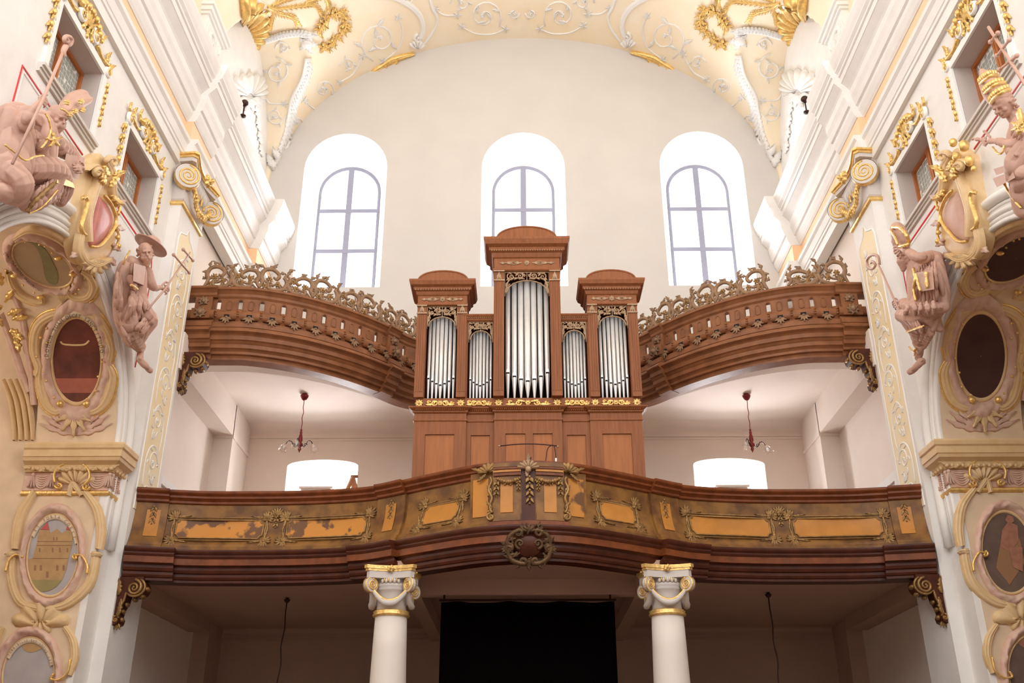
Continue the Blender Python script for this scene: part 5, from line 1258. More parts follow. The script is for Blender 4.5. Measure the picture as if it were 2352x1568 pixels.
# small side windows
def side_window(s, k, q, wd, n):
    y0, y1, z0, z1 = q; FW = Frame((-8.0, 0, 0), (0, 1, 0), (0, 0, 1), (1, 0, 0)); D = .42
    w = thing('window_%d' % n, None, None, (s * 8.0, (y0 + y1) / 2, z0)); w['kind'] = 'structure'
    m = MB(); L = rect((y0 + .004, y1 - .004, z0 + .004, z1 - .004)); m.grid([[FW(p[0], p[1], c) for p in L + [L[0]]] for c in (-.001, -D)], False); m.build('reveal', 'grey_recess', w, s=s)
    def fb(a0, a1, b0, b1, c0, c1, nm, mt): return MB().fbox(FW, a0, a1, b0, b1, c0, c1).build(nm, mt, w, s=s)
    t = .07; ym = (y0 + y1) / 2; zm = z0 + (z1 - z0) * .42
    fb(y0, y1, z0, z0 + t, -D, -D + .09, 'frame_rail', 'orange_wood'); fb(y0, y1, z1 - t, z1, -D, -D + .09, 'frame_rail', 'orange_wood'); fb(y0, y0 + t, z0, z1, -D, -D + .085, 'frame_stile', 'orange_wood'); fb(y1 - t, y1, z0, z1, -D, -D + .085, 'frame_stile', 'orange_wood')
    fb(ym - .07, ym - .008, z0, z1, -D, -D + .10, 'mullion', 'orange_wood'); fb(ym + .008, ym + .07, z0, z1, -D, -D + .10, 'mullion', 'orange_wood')
    for a, b in ((y0 + t, ym - .07), (ym + .07, y1 - t)):
        fb(a, b, zm - .02, zm + .02, -D, -D + .06, 'glazing_bar', 'orange_wood')
        for c0, c1 in ((z0 + t, zm - .02), (zm + .02, z1 - t)): fb(a, b, c0, c1, -D + .01, -D + .03, 'pane', 'leaded_glass')
    fb(y0, y1, z0, z1, -D - .1, -D - .02, 'shutter', 'grey_recess')
    c = thing('window_surround', 'white stucco surround with gilded scroll crest and husk drops, %s window on the %s wall' % ('nearer' if k == 0 else 'farther', wd), 'surround', (s * 7.95, (y0 + y1) / 2, z0), 'gilded window surrounds')
    e = .15; m = MB(); m.poly([[(y0 - e, z0), (y0, z0), (y0, z1), (y1, z1), (y1, z0), (y1 + e, z0), (y1 + e, z1 + e), (y0 - e, z1 + e)]], FW, -.01, .05)
    m.build('frame_moulding', 'stucco_white', c, s=s)
    m = MB()
    for b0, b1, cc in ((z0 - .06, z0, .12), (z0 - .11, z0 - .06, .08), (z0 - .18, z0 - .11, .05)): m.fbox(FW, y0 - .22, y1 + .22, b0, b1, 0, cc)
    m.build('sill', 'stone_sill', c, s=s)
    g = MB(); wst = MB(); W = y1 - y0; zc = z1 + e
    for yy, zz, r, d in ((y0 - .08, zc - .02, .13, 1), (y0 + W * .33, zc + .20, .16, -1), (y0 + W * .67, zc + .20, .16, 1), (y1 + .08, zc - .02, .13, -1)):
        scroll(wst, FW, yy, zz, r, 1.5, PI / 2 + (.6 * d), d, .035, .06, c=.04); scroll(g, FW, yy, zz, r * .78, 1.2, PI / 2 + (.6 * d), d, .014, .02, c=.09)
    wst.build('white_scroll', 'stucco_white', c, s=s)
    ribbon(g, FW, pp([(y0 - .05, zc + .12), (y0 + W * .14, zc + .06), (y0 + W * .25, zc + .14)]), .04, .06, .03); ribbon(g, FW, pp([(y1 + .05, zc + .12), (y1 - W * .14, zc + .06), (y1 - W * .25, zc + .14)]), .04, .06, .03)
    for j in range(7):
        a = PI * (.12 + .76 * j / 6); g.ell(FW(ym + .34 * math.cos(a) * 1.25, zc + .26 + .26 * math.sin(a), .07), .07, .075, .075, 8, 6); leaf(g, FW, (ym, zc + .2), a, .38, .06, .05, lobes=1, c=.04)
    for yy, zz, a in ((y0 - .12, zc + .1, 2.2), (y0 + .02, zc + .16, 1.5), (y0 + W * .2, zc + .32, 1.9), (y0 + W * .4, zc + .02, 1.2), (y1 + .12, zc + .1, .9), (y1 - .02, zc + .16, 1.5), (y1 - W * .2, zc + .32, 1.2), (y1 - W * .4, zc + .02, 1.9), (ym, zc - .04, 1.57)):
        leaf(g, FW, (yy, zz), a, .22, .07, .05, lobes=2, curl=.04, c=.03)
        g.ell(FW(yy, zz, .06), .045, .05, .05, 7, 5)
    g.build('gilded_crest', 'gold', c, s=s)
    for yy in (y0 - .2, y1 + .2):
        g = MB()
        for j in range(4):
            zz = zc - .2 - .26 * j; F = FW
            for qa in (-.45, 0, .45): leaf(g, F, (yy, zz), -PI / 2 + qa, .2, .04, .05, lobes=1, c=.01)
            g.ell(FW(yy, zz - .06, .05), .045, .05, .06, 8, 6); g.ell(FW(yy, zz - .19, .03), .02, .025, .04, 6, 4)
        g.build('husk_drop', 'gold', c, s=s)
n = 6
for s, wd in ((-1, 'left'), (1, 'right')):
    for k, q in enumerate(WSIDE): side_window(s, k, q, wd, n); n += 1
    FW = Frame((-8.0, 0, 0), (0, 1, 0), (0, 0, 1), (1, 0, 0))
    # recessed spandrel panels edged in red
    c = spart('spandrel_panel', WALL[s])
    for P in ([(15.7, 12.2), (18.15, 12.2), (18.3, 11.8), (18.3, 9.7)], [(14.5, 12.2), (12.15, 12.2), (12.15, 10.2)]):
        m = MB(); ribbon(m, FW, P, .022, .02); m.build('red_edging', 'red_line', c, s=s)
        m = MB(); ribbon(m, FW, [(p[0] - .06 * (1 if P[0][0] > 15 else -1), p[1] - .07) for p in P], .025, .02); m.build('white_edging', 'stucco_white', c, s=s)

# pilaster: panel with vine scrolls, gilded capital
def pilaster(s, wd):
    c = thing('pilaster_ornament', 'yellow panel with white stucco vine scrolls on the %s pilaster' % wd, 'panel', (s * 7.74, 19.3, 6.5))
    F = Frame((-7.75, 18.66, 0), (0, 1, 0), (0, 0, 1), (1, 0, 0)); W = 1.34
    P = [(.14, 6.9), (W - .14, 6.9), (W - .14, 13.1), (W - .22, 13.25), (W / 2 + .1, 13.4), (W / 2, 13.6), (W / 2 - .1, 13.4), (.22, 13.25), (.14, 13.1)]
    m = MB(); m.poly([P], F, 0, .006); m.build('yellow_ground', 'panel_yellow', c, s=s)
    m = MB(); ribbon(m, F, P, .022, .02, 0, closed=True); m.build('panel_edging', 'stucco_white', c, s=s)
    m = MB(); z = 7.0; k = 0
    while z < 13.0:
        sg = 1 if k % 2 else -1; xc = W / 2 + sg * .06
        ribbon(m, F, pp([(W / 2 - sg * .30, z - .45), (W / 2 - sg * .34, z), (W / 2 - sg * .22, z + .36), (xc + .02 * sg, z + .48), (xc + sg * .28, z + .2)], 6), [.012, .024, .022, .018], .022)
        scroll(m, F, xc, z + .14, .28, 1.35, 0 if sg > 0 else PI, sg, .018, .022)
        for q in range(6):
            a = q * 1.05 + k; leaf(m, F, (xc + .22 * math.cos(a), z + .14 + .24 * math.sin(a)), a + .7 * sg, .15, .034, .025, lobes=2, n=7, bend=.5 * sg)
        rosette(m, F, (xc, z + .14), .06, 5, .02)
        for q in (-.5, .1, .6): leaf(m, F, (W / 2 - sg * .2, z + .58), (PI / 2 - sg * .6) + q, .2, .04, .025, lobes=2, n=7)
        z += .88; k += 1
    m.build('vine_scroll', 'stucco_white', c, s=s)
    c = thing('pilaster_capital', 'gilded composite capital with spiral volutes and garland on the %s pilaster' % wd, 'capital', (s * 7.7, 19.3, 13.9))
    def three(prof, nm, mt):
        m = MB(); x, y0, y1 = -7.75, 18.66, 20.0
        m.grid([[Vector((-8.0, y0 - o, z)), Vector((x + o, y0 - o, z)), Vector((x + o, y1 + o, z)), Vector((-8.0, y1 + o, z))] for o, z in prof], False); m.build(nm, mt, c, s=s)
    three([(0, 13.84), (.05, 13.86), (.06, 13.90), (.04, 13.94), (0, 13.96)], 'neck_moulding', 'gold')
    three([(0, 13.96), (.03, 14.0), (.06, 14.6), (.10, 14.9), (0, 14.95)], 'bell', 'capital_grey')
    # abacus concave in plan
    m = MB(); FZ0 = Frame((0, 0, 0), (1, 0, 0), (0, 1, 0))
    def ab(e): return [(-8.0, 18.52 - e), (-7.60 + e, 18.48 - e), (-7.52 + e, 18.56 - e)] + [(-7.52 + e - .14 * math.sin(PI * t / 10), 18.56 + 1.54 * t / 10) for t in range(1, 10)] + [(-7.52 + e, 20.10 + e), (-7.60 + e, 20.18 + e), (-8.0, 20.14 + e)]
    m.poly([ab(0)], FZ0, 14.93, 15.03); m.build('abacus', 'capital_grey', c, s=s)
    m = MB(); m.poly([ab(.03)], FZ0, 15.03, 15.09); m.poly([ab(.07)], FZ0, 15.09, 15.14); m.build('abacus_moulding', 'gold', c, s=s)
    for y, d in ((18.54, Vector((.35, -1, 0)).normalized()), (20.1, Vector((1, .55, 0)).normalized())):
        N = Vector((1, -.35, 0)).normalized() if y < 19 else Vector((.55, -1, 0)).normalized()
        N = Vector((.6, -1, 0)).normalized(); U = Vector((1, .6, 0)).normalized()
        ctr = Vector((-7.66 if y < 19 else -7.58, y, 14.55)); G = Frame(ctr, U, (0, 0, 1), N)
        m = MB(); m.poly([[(.29 * math.cos(t), .31 * math.sin(t)) for t in [2 * PI * j / 28 for j in range(28)]]], G, -.12, .02); m.build('volute', 'capital_grey', c, s=s)
        m = MB(); ribbon(m, G, spiral_pts(0, 0, .27, 2.6, PI / 2, -1, sy=1.07), [.026, .022, .014], .03, .02)
        for j in range(28):
            t0, t1 = 2 * PI * j / 28, 2 * PI * (j + 1) / 28
            m.add([G(.30 * math.cos(t0), .32 * math.sin(t0), -.11), G(.30 * math.cos(t1), .32 * math.sin(t1), -.11), G(.30 * math.cos(t1), .32 * math.sin(t1), .03), G(.30 * math.cos(t0), .32 * math.sin(t0), .03)], [(0, 1, 2, 3)], True)
        m.build('volute_gilding', 'gold', c, s=s)
    m = MB()
    for k in range(6): m.ell((-7.66, 18.95 + .15 * k, 14.62), .09, .06, .17, 8, 7)
    m.build('egg_moulding', 'capital_grey', c, s=s)
    m = MB(); Q = [(18.62, 14.75), (18.75, 14.5), (18.95, 14.25), (19.25, 14.08), (19.6, 14.1), (19.9, 14.35), (20.02, 14.5)]; r = random.Random(2)
    for i, (y, z) in enumerate(pp(Q, 4)):
        m.ell((-7.58 + .02 * math.sin(i), y, z), .06, .065, .065, 7, 5); leaf(m, F, (y - 18.66, z), r.uniform(-2.4, -.6), .16, .045, .05, lobes=2, c=.16, n=7)
    for k in range(5): leaf(m, F, (.25 + .2 * k, 14.35), PI / 2, .25, .04, .05, lobes=1, c=.1)
    F5 = Frame((-7.5, 19.33, 15.0), (0, 1, 0), (0, 0, 1), (1, 0, 0)); m.build('gilded_garland', 'gold', c, s=s); m = MB(); rosette(m, F5, (0, -.06), .16, 6, .08); rosette(m, F5, (0, -.06), .09, 5, .08, c=.06); m.build('abacus_flower', 'gold', c, s=s)
for s, wd in ((-1, 'left'), (1, 'right')): pilaster(s, wd)

# keystone cartouches at the crown of the arches
def keystone(s, wd):
    c = thing('keystone_cartouche', ('large rocaille cartouche with a pink field at the crown of the left arch' if s < 0 else 'large rocaille cartouche with gilt fruits at the crown of the right arch'), 'cartouche', (s * 7.8, 15.0, 11.0))
    K = WX(-7.82); KB = WX(-7.86)
    # swelling body
    def body(P, nm, mt, hh, S=KB, c0=-.2):
        Q = pp(P + [P[0]], 4)[:-1]; cx = sum(p[0] for p in Q) / len(Q); cy = sum(p[1] for p in Q) / len(Q); m = MB()
        m.grid([[S(cx + (x - cx) * f, cy + (y - cy) * f, h) for x, y in Q] for f, h in ((1, c0), (1, hh * .35), (.9, hh * .7), (.72, hh * .9), (.4, hh), (.01, hh * 1.02))], True, wrap=True); m.build(nm, mt, c, s=s)
    body([(196, 372), (225, 352), (246, 378), (258, 420), (268, 470), (266, 540), (248, 590), (214, 608), (186, 600), (172, 560), (176, 500), (186, 440)], 'body', 'marble_ochre', .05)
    body([(216, 447), (238, 470), (250, 500), (246, 522), (224, 558), (199, 567), (198, 531), (208, 483)], 'field', 'marble_red' if s < 0 else 'statue_pink', .14)
    g = MB(); o = MB(); pk = MB()
    ribbon(g, K, pp([(196, 566), (212, 566), (228, 552), (250, 520), (252, 496), (240, 466), (226, 450)]), .03, .05, .10)
    ribbon(g, K, pp([(176, 456), (184, 452), (188, 466), (182, 490), (174, 515), (176, 532), (184, 540)]), .035, .06, .08)
    ribbon(g, K, pp([(268, 455), (272, 478), (262, 510), (270, 545), (262, 570)]), .022, .035, .02)
    band(o, K, ((196, 555), (194, 500), (206, 450), (218, 410), (214, 384)), (5, 7, 8, 7, 4), .14, 2); band(o, K, ((186, 392), (196, 384), (208, 380), (216, 392), (206, 402)), (4, 6, 6, 4), .16, 1)
    band(o, K, ((236, 372), (250, 398), (252, 440), (262, 470)), (6, 8, 7, 4), .14, 3); band(o, K, ((180, 535), (176, 575), (188, 600), (215, 610), (245, 595)), (5, 7, 8, 8, 5), .12, 4)
    scroll(o, Loc(K, 205, 396, 100), 0, 0, .12, 1.3, 0, 1, .04, .07, c=.12); scroll(o, Loc(K, 244, 372, 100), 0, 0, .14, 1.2, PI, -1, .05, .08, c=.08)
    for x, y, a, l in ((222, 425, 1.9, .3), (236, 430, 1.1, .35), (232, 405, 2.2, .3), (240, 448, -.9, .3), (246, 404, .6, .22)): leaf(g, Loc(K, x, y, 100), (0, 0), a, l, .09, .09, lobes=3, curl=.06, c=.1)
    for q in range(6): leaf(o, Loc(SOF if False else K, 212, 598, 100), (0, 0), -PI * .05 - q * .55, .32, .08, .08, lobes=1, c=.04)
    for x, y, a in ((262, 520, -.4), (258, 560, -.9), (252, 590, -1.2), (266, 470, .5), (200, 600, -2), (178, 580, -2.6)): leaf(pk, Loc(K, x, y, 100), (0, 0), a, .22, .1, .06, lobes=2, curl=.0, c=.0)
    for x, y in ((262, 470), (266, 490), (262, 520), (266, 545), (268, 565)): g.ell(K(x, y, .04), .05, .05, .05, 7, 5)
    if s > 0:
        for x, y, r in ((222, 340, .075), (198, 348, .095), (214, 372, .08), (186, 382, .09), (176, 400, .05)): h_ = MB(); h_.ell(K(x, y, .12), r, r, r * 1.15, 10, 8); h_.build('gilded_fruit', 'gold', c, s=s)
    g.build('gilding', 'gold', c, s=s); o.build('rocaille_frame', 'marble_ochre', c, s=s); pk.build('pink_leaves', 'marble_pink', c, s=s)
    # tail folding under the arch
    m = MB(); T = Loc(SOF, 196, 604, 110)
    for q in range(7): leaf(m, T, (-.05 + .03 * q, .02), -PI / 2 - .9 + .26 * q, .36, .06, .08, lobes=1)
    m.build('under_shell', 'marble_ochre', c, s=s)
for s, wd in ((-1, 'left'), (1, 'right')): keystone(s, wd)

# ================================================================== VAULT STUCCO
def vault_side(s, wd):
    k = 62.0
    t = thing('gilded_wreath', 'open gilded laurel wreath on the yellow vault, %s side' % wd, 'wreath', (s * 5.6, 23, 23.3), 'gilded wreaths on the vault')
    m = MB(); r = random.Random(6)
    for i, (x, y) in enumerate(pp([(732, 70), (742, 52), (760, 34), (778, 27), (790, 38), (792, 58), (782, 76), (768, 92), (752, 104), (738, 112)], 4)):
        if 16 < i < 18: continue
        for q in (-1, 1): leaf(m, Loc(VLT, x, y, k), (0, 0), r.uniform(0, 6.28), .26, .075, .07, lobes=2, n=7, curl=.04)
        m.ell(VLT(x, y, .05), .05, .05, .05, 6, 5)
    m.build('laurel', 'gold', t, s=s)
    t = thing('gilded_palms', 'spray of gilded palm branches on the vault above the %s shell' % wd, 'palms', (s * 6.8, 22, 22.3), 'gilded palm sprays on the vault')
    for P in ([(614, 14), (640, 20), (690, 14), (718, 12), (736, 28)], [(614, 16), (640, 30), (668, 38), (682, 54)], [(616, 16), (628, 24), (624, 44), (620, 60)], [(624, 12), (650, 2), (676, -6), (710, -14)], [(700, 6), (730, -4), (752, -14)], [(745, -6), (752, 6), (752, 22)]):
        m = MB(); Q = pp(P, 5); ribbon(m, VLT, Q, [.04, .035, .015], .04)
        for i in range(1, len(Q)):
            a = math.atan2(-(Q[i][1] - Q[i - 1][1]), Q[i][0] - Q[i - 1][0])
            for q in (-.5, .5): leaf(m, Loc(VLT, Q[i][0], Q[i][1], k), (0, 0), a + q, .22, .04, .035, lobes=1, n=6)
        m.build('palm_branch', 'gold', t, s=s)
    t = thing('gilded_shell', 'large gilded scallop shell at the springing of the vault, %s side' % wd, 'shell', (s * 7.6, 20.6, 20.8), 'gilded shells on the vault')
    m = MB(); shell(m, Loc(VLT, 553, 66, k), (0, 0), PI * .52, -PI * .47, 1.15, 11, .28, .12, per=5, Rf=lambda u: 1.15 - .35 * u); m.ell(VLT(554, 66, .2), .12, .12, .12); m.build('ribs', 'gold', t, s=s)
    m = MB(); ribbon(m, VLT, pp([(545, -10), (580, -4), (606, 22), (604, 60), (592, 100), (580, 128)]), .10, .06); m.build('white_edge', 'stucco_white', t, s=s)
    t = spart('stucco_scrollwork', CEIL)
    def vine(cx, cy, r, tn, a0, d, w=.022):
        m = MB(); pts = spiral_pts(cx, cy, r, tn, a0, d); ribbon(m, VLT, pts, [w, w * 1.2, w, w * .7], w * 1.6)
        for i in range(2, len(pts) - 1, 4):
            a = math.atan2(-(pts[i + 1][1] - pts[i - 1][1]), pts[i + 1][0] - pts[i - 1][0]); leaf(m, Loc(VLT, *pts[i], k), (0, 0), a + .7 * (1 if i % 8 else -1), r / k * .45, r / k * .10, .05, lobes=2, n=7, bend=.5)
        rosette(m, Loc(VLT, *pts[-1], k), (0, 0), .09, 5, .05); m.build('vine_spiral', 'stucco_white', t, s=s)
    for q in ((872, 92, 50, 1.5, PI * .6, 1), (1113, 36, 42, 1.6, PI * .2, -1), (634, 165, 34, 1.5, -PI / 2, 1), (632, 266, 24, 1.5, 0, 1), (744, 205, 28, 1.6, PI / 2, -1), (790, 60, 1, .5, 0, 1), (1060, 8, 26, 1.2, PI, 1), (928, -6, 22, 1.1, 0, 1), (650, 110, 18, 1.2, PI, 1), (682, 280, 12, 1.3, 0, -1), (800, 150, 20, 1.2, PI, 1), (1180, 30, 14, 1.1, 0, 1)):
        if q[2] > 5: vine(*q)
    for P in ([(600, 210), (612, 228), (622, 238), (654, 238)], [(832, 128), (822, 150), (808, 172), (780, 188)], [(915, 40), (925, 70), (915, 110), (880, 140)], [(1060, 60), (1090, 76), (1130, 78), (1160, 66)], [(1000, 20), (1020, 34), (1050, 34)], [(700, 230), (722, 250), (748, 250)]):
        m = MB(); ribbon(m, VLT, pp(P), [.015, .03, .015], .035)
        for x, y in (P[0], P[-1]):
            for a in range(5): leaf(m, Loc(VLT, x, y, k), (0, 0), a * 1.25, .16, .05, .04, lobes=1, n=6)
        m.build('vine_stem', 'stucco_white', t, s=s)
    t = spart('stucco_strapwork', CEIL)
    m = MB(); band(m, VLT, [(860, -16), (900, -8), (935, 8), (962, 32), (972, 62), (966, 86)], (5, 6, 7, 7, 6, 5), .09, 2); scroll(m, Loc(VLT, 960, 88, k), 0, 0, .17, 1.3, PI / 2, 1, .05, .07); m.build('c_scroll', 'stucco_white', t, s=s)
    m = MB(); ribbon(m, VLT, pp([(985, -8), (994, 20), (1004, 40), (998, 66), (980, 92), (966, 110)]), [.03, .06, .03, .05, .02], .06); shell(m, Loc(VLT, 958, 112, k), (0, 0), PI * .9, PI * .1, .34, 5, .1); m.build('shell', 'stucco_white', t, s=s)
    t = thing('gilded_drapery', 'slim gilded drapery hanging along the edge of the west arch, %s side' % wd, 'drapery', (s * 4.5, 25.8, 24.3), 'gilded drapery on the west arch')
    m = MB(); band(m, VLT, [(950, 120), (925, 128), (900, 138), (880, 150), (862, 160), (846, 172), (834, 182)], (1.5, 5, 7, 6, 5, 3, 2), .14, 4)
    for x, y in ((902, 138), (876, 152), (858, 163)): band(m, VLT, [(x + 8, y - 8), (x + 4, y + 1), (x - 6, y + 8)], (2, 4, 2), .2, 1)
    m.ell(VLT(834, 182, .08), .09, .09, .09); m.build('folds', 'gold', t, s=s)
    t = spart('stucco_leaf_rib', CEIL)
    for P in ([(600, 96), (622, 90), (650, 82), (682, 78), (706, 82)], [(708, 134), (700, 170), (688, 200), (674, 232), (664, 268), (654, 310), (640, 350)]):
        Q = pp(P, 4); m = MB(); ribbon(m, VLT, Q, .13, .06)
        for i in range(1, len(Q)):
            a = math.atan2(-(Q[i][1] - Q[i - 1][1]), Q[i][0] - Q[i - 1][0]); leaf(m, Loc(VLT, *Q[i], k), (0, 0), a + .55, .30, .13, .10, lobes=1, n=7, curl=.03); leaf(m, Loc(VLT, *Q[i], k), (0, 0), a - .35, .20, .09, .05, lobes=1, n=7)
        m.build('leaf_row', 'stucco_white', t, s=s)
    m = MB(); 
    for q in range(5): leaf(m, Loc(VLT, 706, 100, k), (0, 0), q * 1.25, .35, .14, .09, lobes=2)
    m.ell(VLT(706, 100, .05), .18, .18, .1); m.build('apex_leaf', 'stucco_white', t, s=s)
    m = MB(); 
    for x, y, a, l in ((640, 400, 1.75, 1.0), (648, 395, 1.45, 1.2), (632, 395, 2.0, .7), (625, 385, 1.9, .5)): leaf(m, Loc(VLT, x, y, k), (0, 0), a, l, .17, .1, lobes=4, curl=.1)
    m.build('foot_acanthus', 'stucco_white', t, s=s)
    # shell on the lunette wall and the little dark camera in front of it
    A = WX(-8.14); t = spart('stucco_shell', WALL[s])
    m = MB(); shell(m, Loc(A, 572, 222, 60), (0, 0), PI * .95, .1, .95, 9, .12, .15); 
    for q in range(6): leaf(m, Loc(A, 572, 226, 60), (0, 0), -q * .6 - .1, .5, .13, .08, lobes=2)
    for y in (270, 300, 330, 360): leaf(m, Loc(A, 592 + (y - 270) * .12, y, 60), (0, 0), 1.8, .5, .12, .06, lobes=3)
    m.build('shell_ribs', 'stucco_white', t, s=s)
    p = at(562, 237, 'X', -7.3); t = thing('dome_camera', 'small dark dome device on top of the %s cornice near the vault' % wd, 'camera', (s * abs(p.x), p.y, p.z), 'dark domes on the cornices')
    m = MB(); m.ell(p, .10, .10, .10, 12, 9); m.build('dome', 'iron', t, s=s); m = MB(); m.tube([p, (p.x, p.y, 17.78)], .02, 6); m.lathe((p.x, p.y, 17.78), [(.08, 0), (.08, .03), (.02, .04)], 12); m.build('stand', 'iron', t, s=s)
    # attic pilaster above the near pilaster
    t = spart('attic_pilaster', WALL[s])
    m = MB(); m.box(-8.16, -7.92, 18.75, 19.95, 17.78, 19.55)
    for j in range(5): m.box(-7.93, -7.90, 18.85 + .22 * j, 18.97 + .22 * j, 17.95, 19.4)
    m.build('shaft', 'stucco_white', t, s=s)
    m = MB(); m.box(-8.16, -7.86, 18.68, 20.02, 19.55, 19.62); m.box(-8.16, -7.80, 18.62, 20.08, 19.62, 19.74); m.box(-8.16, -7.74, 18.56, 20.14, 19.74, 19.84); m.build('capital', 'stucco_white', t, s=s)
    F = Frame((-7.9, 19.35, 18.8), (0, 1, 0), (0, 0, 1), (1, 0, 0)); m = MB(); scroll(m, F, -.2, .3, .25, 1.4, 0, 1, .04, .06); scroll(m, F, .2, -.4, .22, 1.4, PI, 1, .04, .06)
    for q in range(5): leaf(m, F, (0, -.3), PI / 2 + (q - 2) * .5, .7, .12, .08)
    m.build('scroll_relief', 'stucco_white', t, s=s)
    m = MB(); F2 = Frame((-8.14, 20.8, 18.7), (0, 1, 0), (0, 0, 1), (1, 0, 0))
    for q in range(7): leaf(m, F2, (0, 0), PI / 2 + (q - 3) * .3, .6, .09, .07)
    tag(m.build('gilded_leaf_spray', 'gold', None, s=s), 'gilded leaf spray just above the %s cornice' % wd, 'ornament')
for s, wd in ((-1, 'left'), (1, 'right')): vault_side(s, wd)
from mathutils import noise
# ================================================================== STATUES
class Fig:
    """sculpted figure: overlapping rounded forms fused into one continuous surface"""
    def __init__(self, s): self.s = s; self.m = MB(); self.mask = []
    def J(self, p):
        return at(p[0], p[1], 'X', self.s * (8.0 - p[2]))          # p = place in the photograph + how far it stands out of the wall
    def R(self, p, r): return r * (self.J(p) - Vector(CC)).length / 2420.0
    def chain(self, pts, m=None):
        m = m or self.m; P = [self.J(p) for p in pts]; r = [self.R(p, p[3]) for p in pts]
        C = crom([tuple(q) for q in P], 4); rr = [float(v) for v in np.interp(np.linspace(0, 1, len(C)), np.linspace(0, 1, len(r)), r)]
        d0 = (C[0] - C[1]).normalized(); d1 = (C[-1] - C[-2]).normalized()
        H = [(math.cos(a), math.sin(a)) for a in (.15, .5, .9, 1.25)]
        pts3 = [C[0] + d0 * rr[0] * c for c, _ in H] + C + [C[-1] + d1 * rr[-1] * c for c, _ in H[::-1]]
        rad = [rr[0] * q for _, q in H] + rr + [rr[-1] * q for _, q in H[::-1]]
        m.tube(pts3, rad, 10); return self
    def ball(self, p, rx, ry=None, rz=None, ang=0.0, m=None):
        m = m or self.m; c = self.J(p); k = self.R(p, 1.0); M = Matrix.Rotation(ang, 3, 'X')
        m.ell(c, (rz or rx) * k, rx * k, (ry or rx) * k, 14, 10, M); return self
    def folds(self, A, B, n, r, seed=0, lift=-.035, m=None):
        """cloth folds running from edge A to edge B (two traced edges)"""
        rn = random.Random(seed)
        for i in range(n):
            u = (i + .5) / n; a = self.lerp(A, u); b = self.lerp(B, min(max(u + rn.uniform(-.06, .06), 0), 1)); md = tuple((a[k] + b[k]) / 2 for k in range(3))
            w = r * rn.uniform(1.1, 1.9)
            self.chain([(a[0], a[1], a[2] + lift - .06, w * .35), (md[0] + rn.uniform(-2, 2), md[1] + rn.uniform(-2, 2), md[2] + lift + .02, w * .9), (b[0], b[1], b[2] + lift - .06, w * .35)], m)
    def lerp(self, P, u):
        t = u * (len(P) - 1); k = min(int(t), len(P) - 2); f = t - k; return tuple(P[k][j] * (1 - f) + P[k + 1][j] * f for j in range(3))
    def head(self, c, f, u, r, beard=0.0, hair=True, m=None):
        """c centre (px,py,out); f,u unit directions of face and crown in the picture; r radius px"""
        m = m or self.m; C = self.J(c); R = self.R(c, r)
        F = Vector(CR @ np.array(f, float)).normalized(); U = Vector(CR @ np.array(u, float)).normalized(); U = (U - F * U.dot(F)).normalized(); S = F.cross(U)
        self.mask.append((C.copy(), R * 2.1))
        B = Matrix((S, F, U)).transposed()
        def e(x, y, z, rx, ry, rz): m.ell(C + (S * x + F * y + U * z) * R, rx * R, ry * R, rz * R, 12, 9, B)
        e(0, -.12, .12, .80, .98, .95); e(0, .25, -.35, .62, .66, .75); e(0, .55, -.80, .30, .30, .24)
        e(0, .86, .22, .50, .14, .10)
        for q in (-1, 1):
            e(q * .30, .86, .06, .13, .08, .08); e(q * .42, .62, -.28, .22, .26, .22); e(q * .80, -.12, -.05, .10, .22, .28); e(q * .30, .93, .17, .22, .09, .06)
        def t(P, rr): m.tube([C + (S * x + F * y + U * z) * R for x, y, z in P], [q * R for q in rr], 8)
        t([(0, .86, .22), (0, 1.05, -.08), (0, 1.20, -.22), (0, 1.00, -.30)], (.08, .10, .15, .08)); e(.12, .98, -.26, .09, .10, .08); e(-.12, .98, -.26, .09, .10, .08)
        e(0, .93, -.46, .22, .09, .055); e(0, .90, -.58, .18, .10, .06)
        rn = random.Random(int(c[0]))
        if hair:
            for i in range(26):
                a = rn.uniform(0, PI * 2); z = rn.uniform(-.7, .55); rr = 1.0; x = .86 * math.cos(a); y = .95 * math.sin(a) - .15
                if y > .15 and z < .6: continue
                e(x, y, z, .17, .17, .14)
        if beard:
            for i in range(70):
                u_ = rn.uniform(0, 1); a = rn.uniform(-1.25, 1.25); w = (1 - u_ * .75); z = -.55 - beard * u_
                e(.66 * w * math.sin(a), .30 + .66 * math.cos(a) * (1 - .40 * u_) + .1, z, .13, .13, .20)
            e(0, .50, -.85 - beard * .3, .46, .44, .35 + beard * .3); e(0, .60, -.85 - beard * .75, .28, .30, .32)
            t([(-.3, .95, -.40), (0, 1.02, -.36), (.3, .95, -.40)], (.05, .10, .05))
        return C, F, U, S, R
    def hand(self, wrist, palm, fingers, r=3.2, m=None):
        """palm block and separate fingers; fingers = lists of places"""
        m = m or self.m; self.mask.append((self.J(palm), self.R(palm, r * 9))); self.chain([(*wrist, r * 1.7), (*palm, r * 2.1)], m); self.ball(palm, r * 2.3, r * 2.0, r * 1.5, 0, m)
        for k, F in enumerate(fingers): self.chain([(*p, r * (1.0 - .18 * i)) for i, p in enumerate(F)], m)
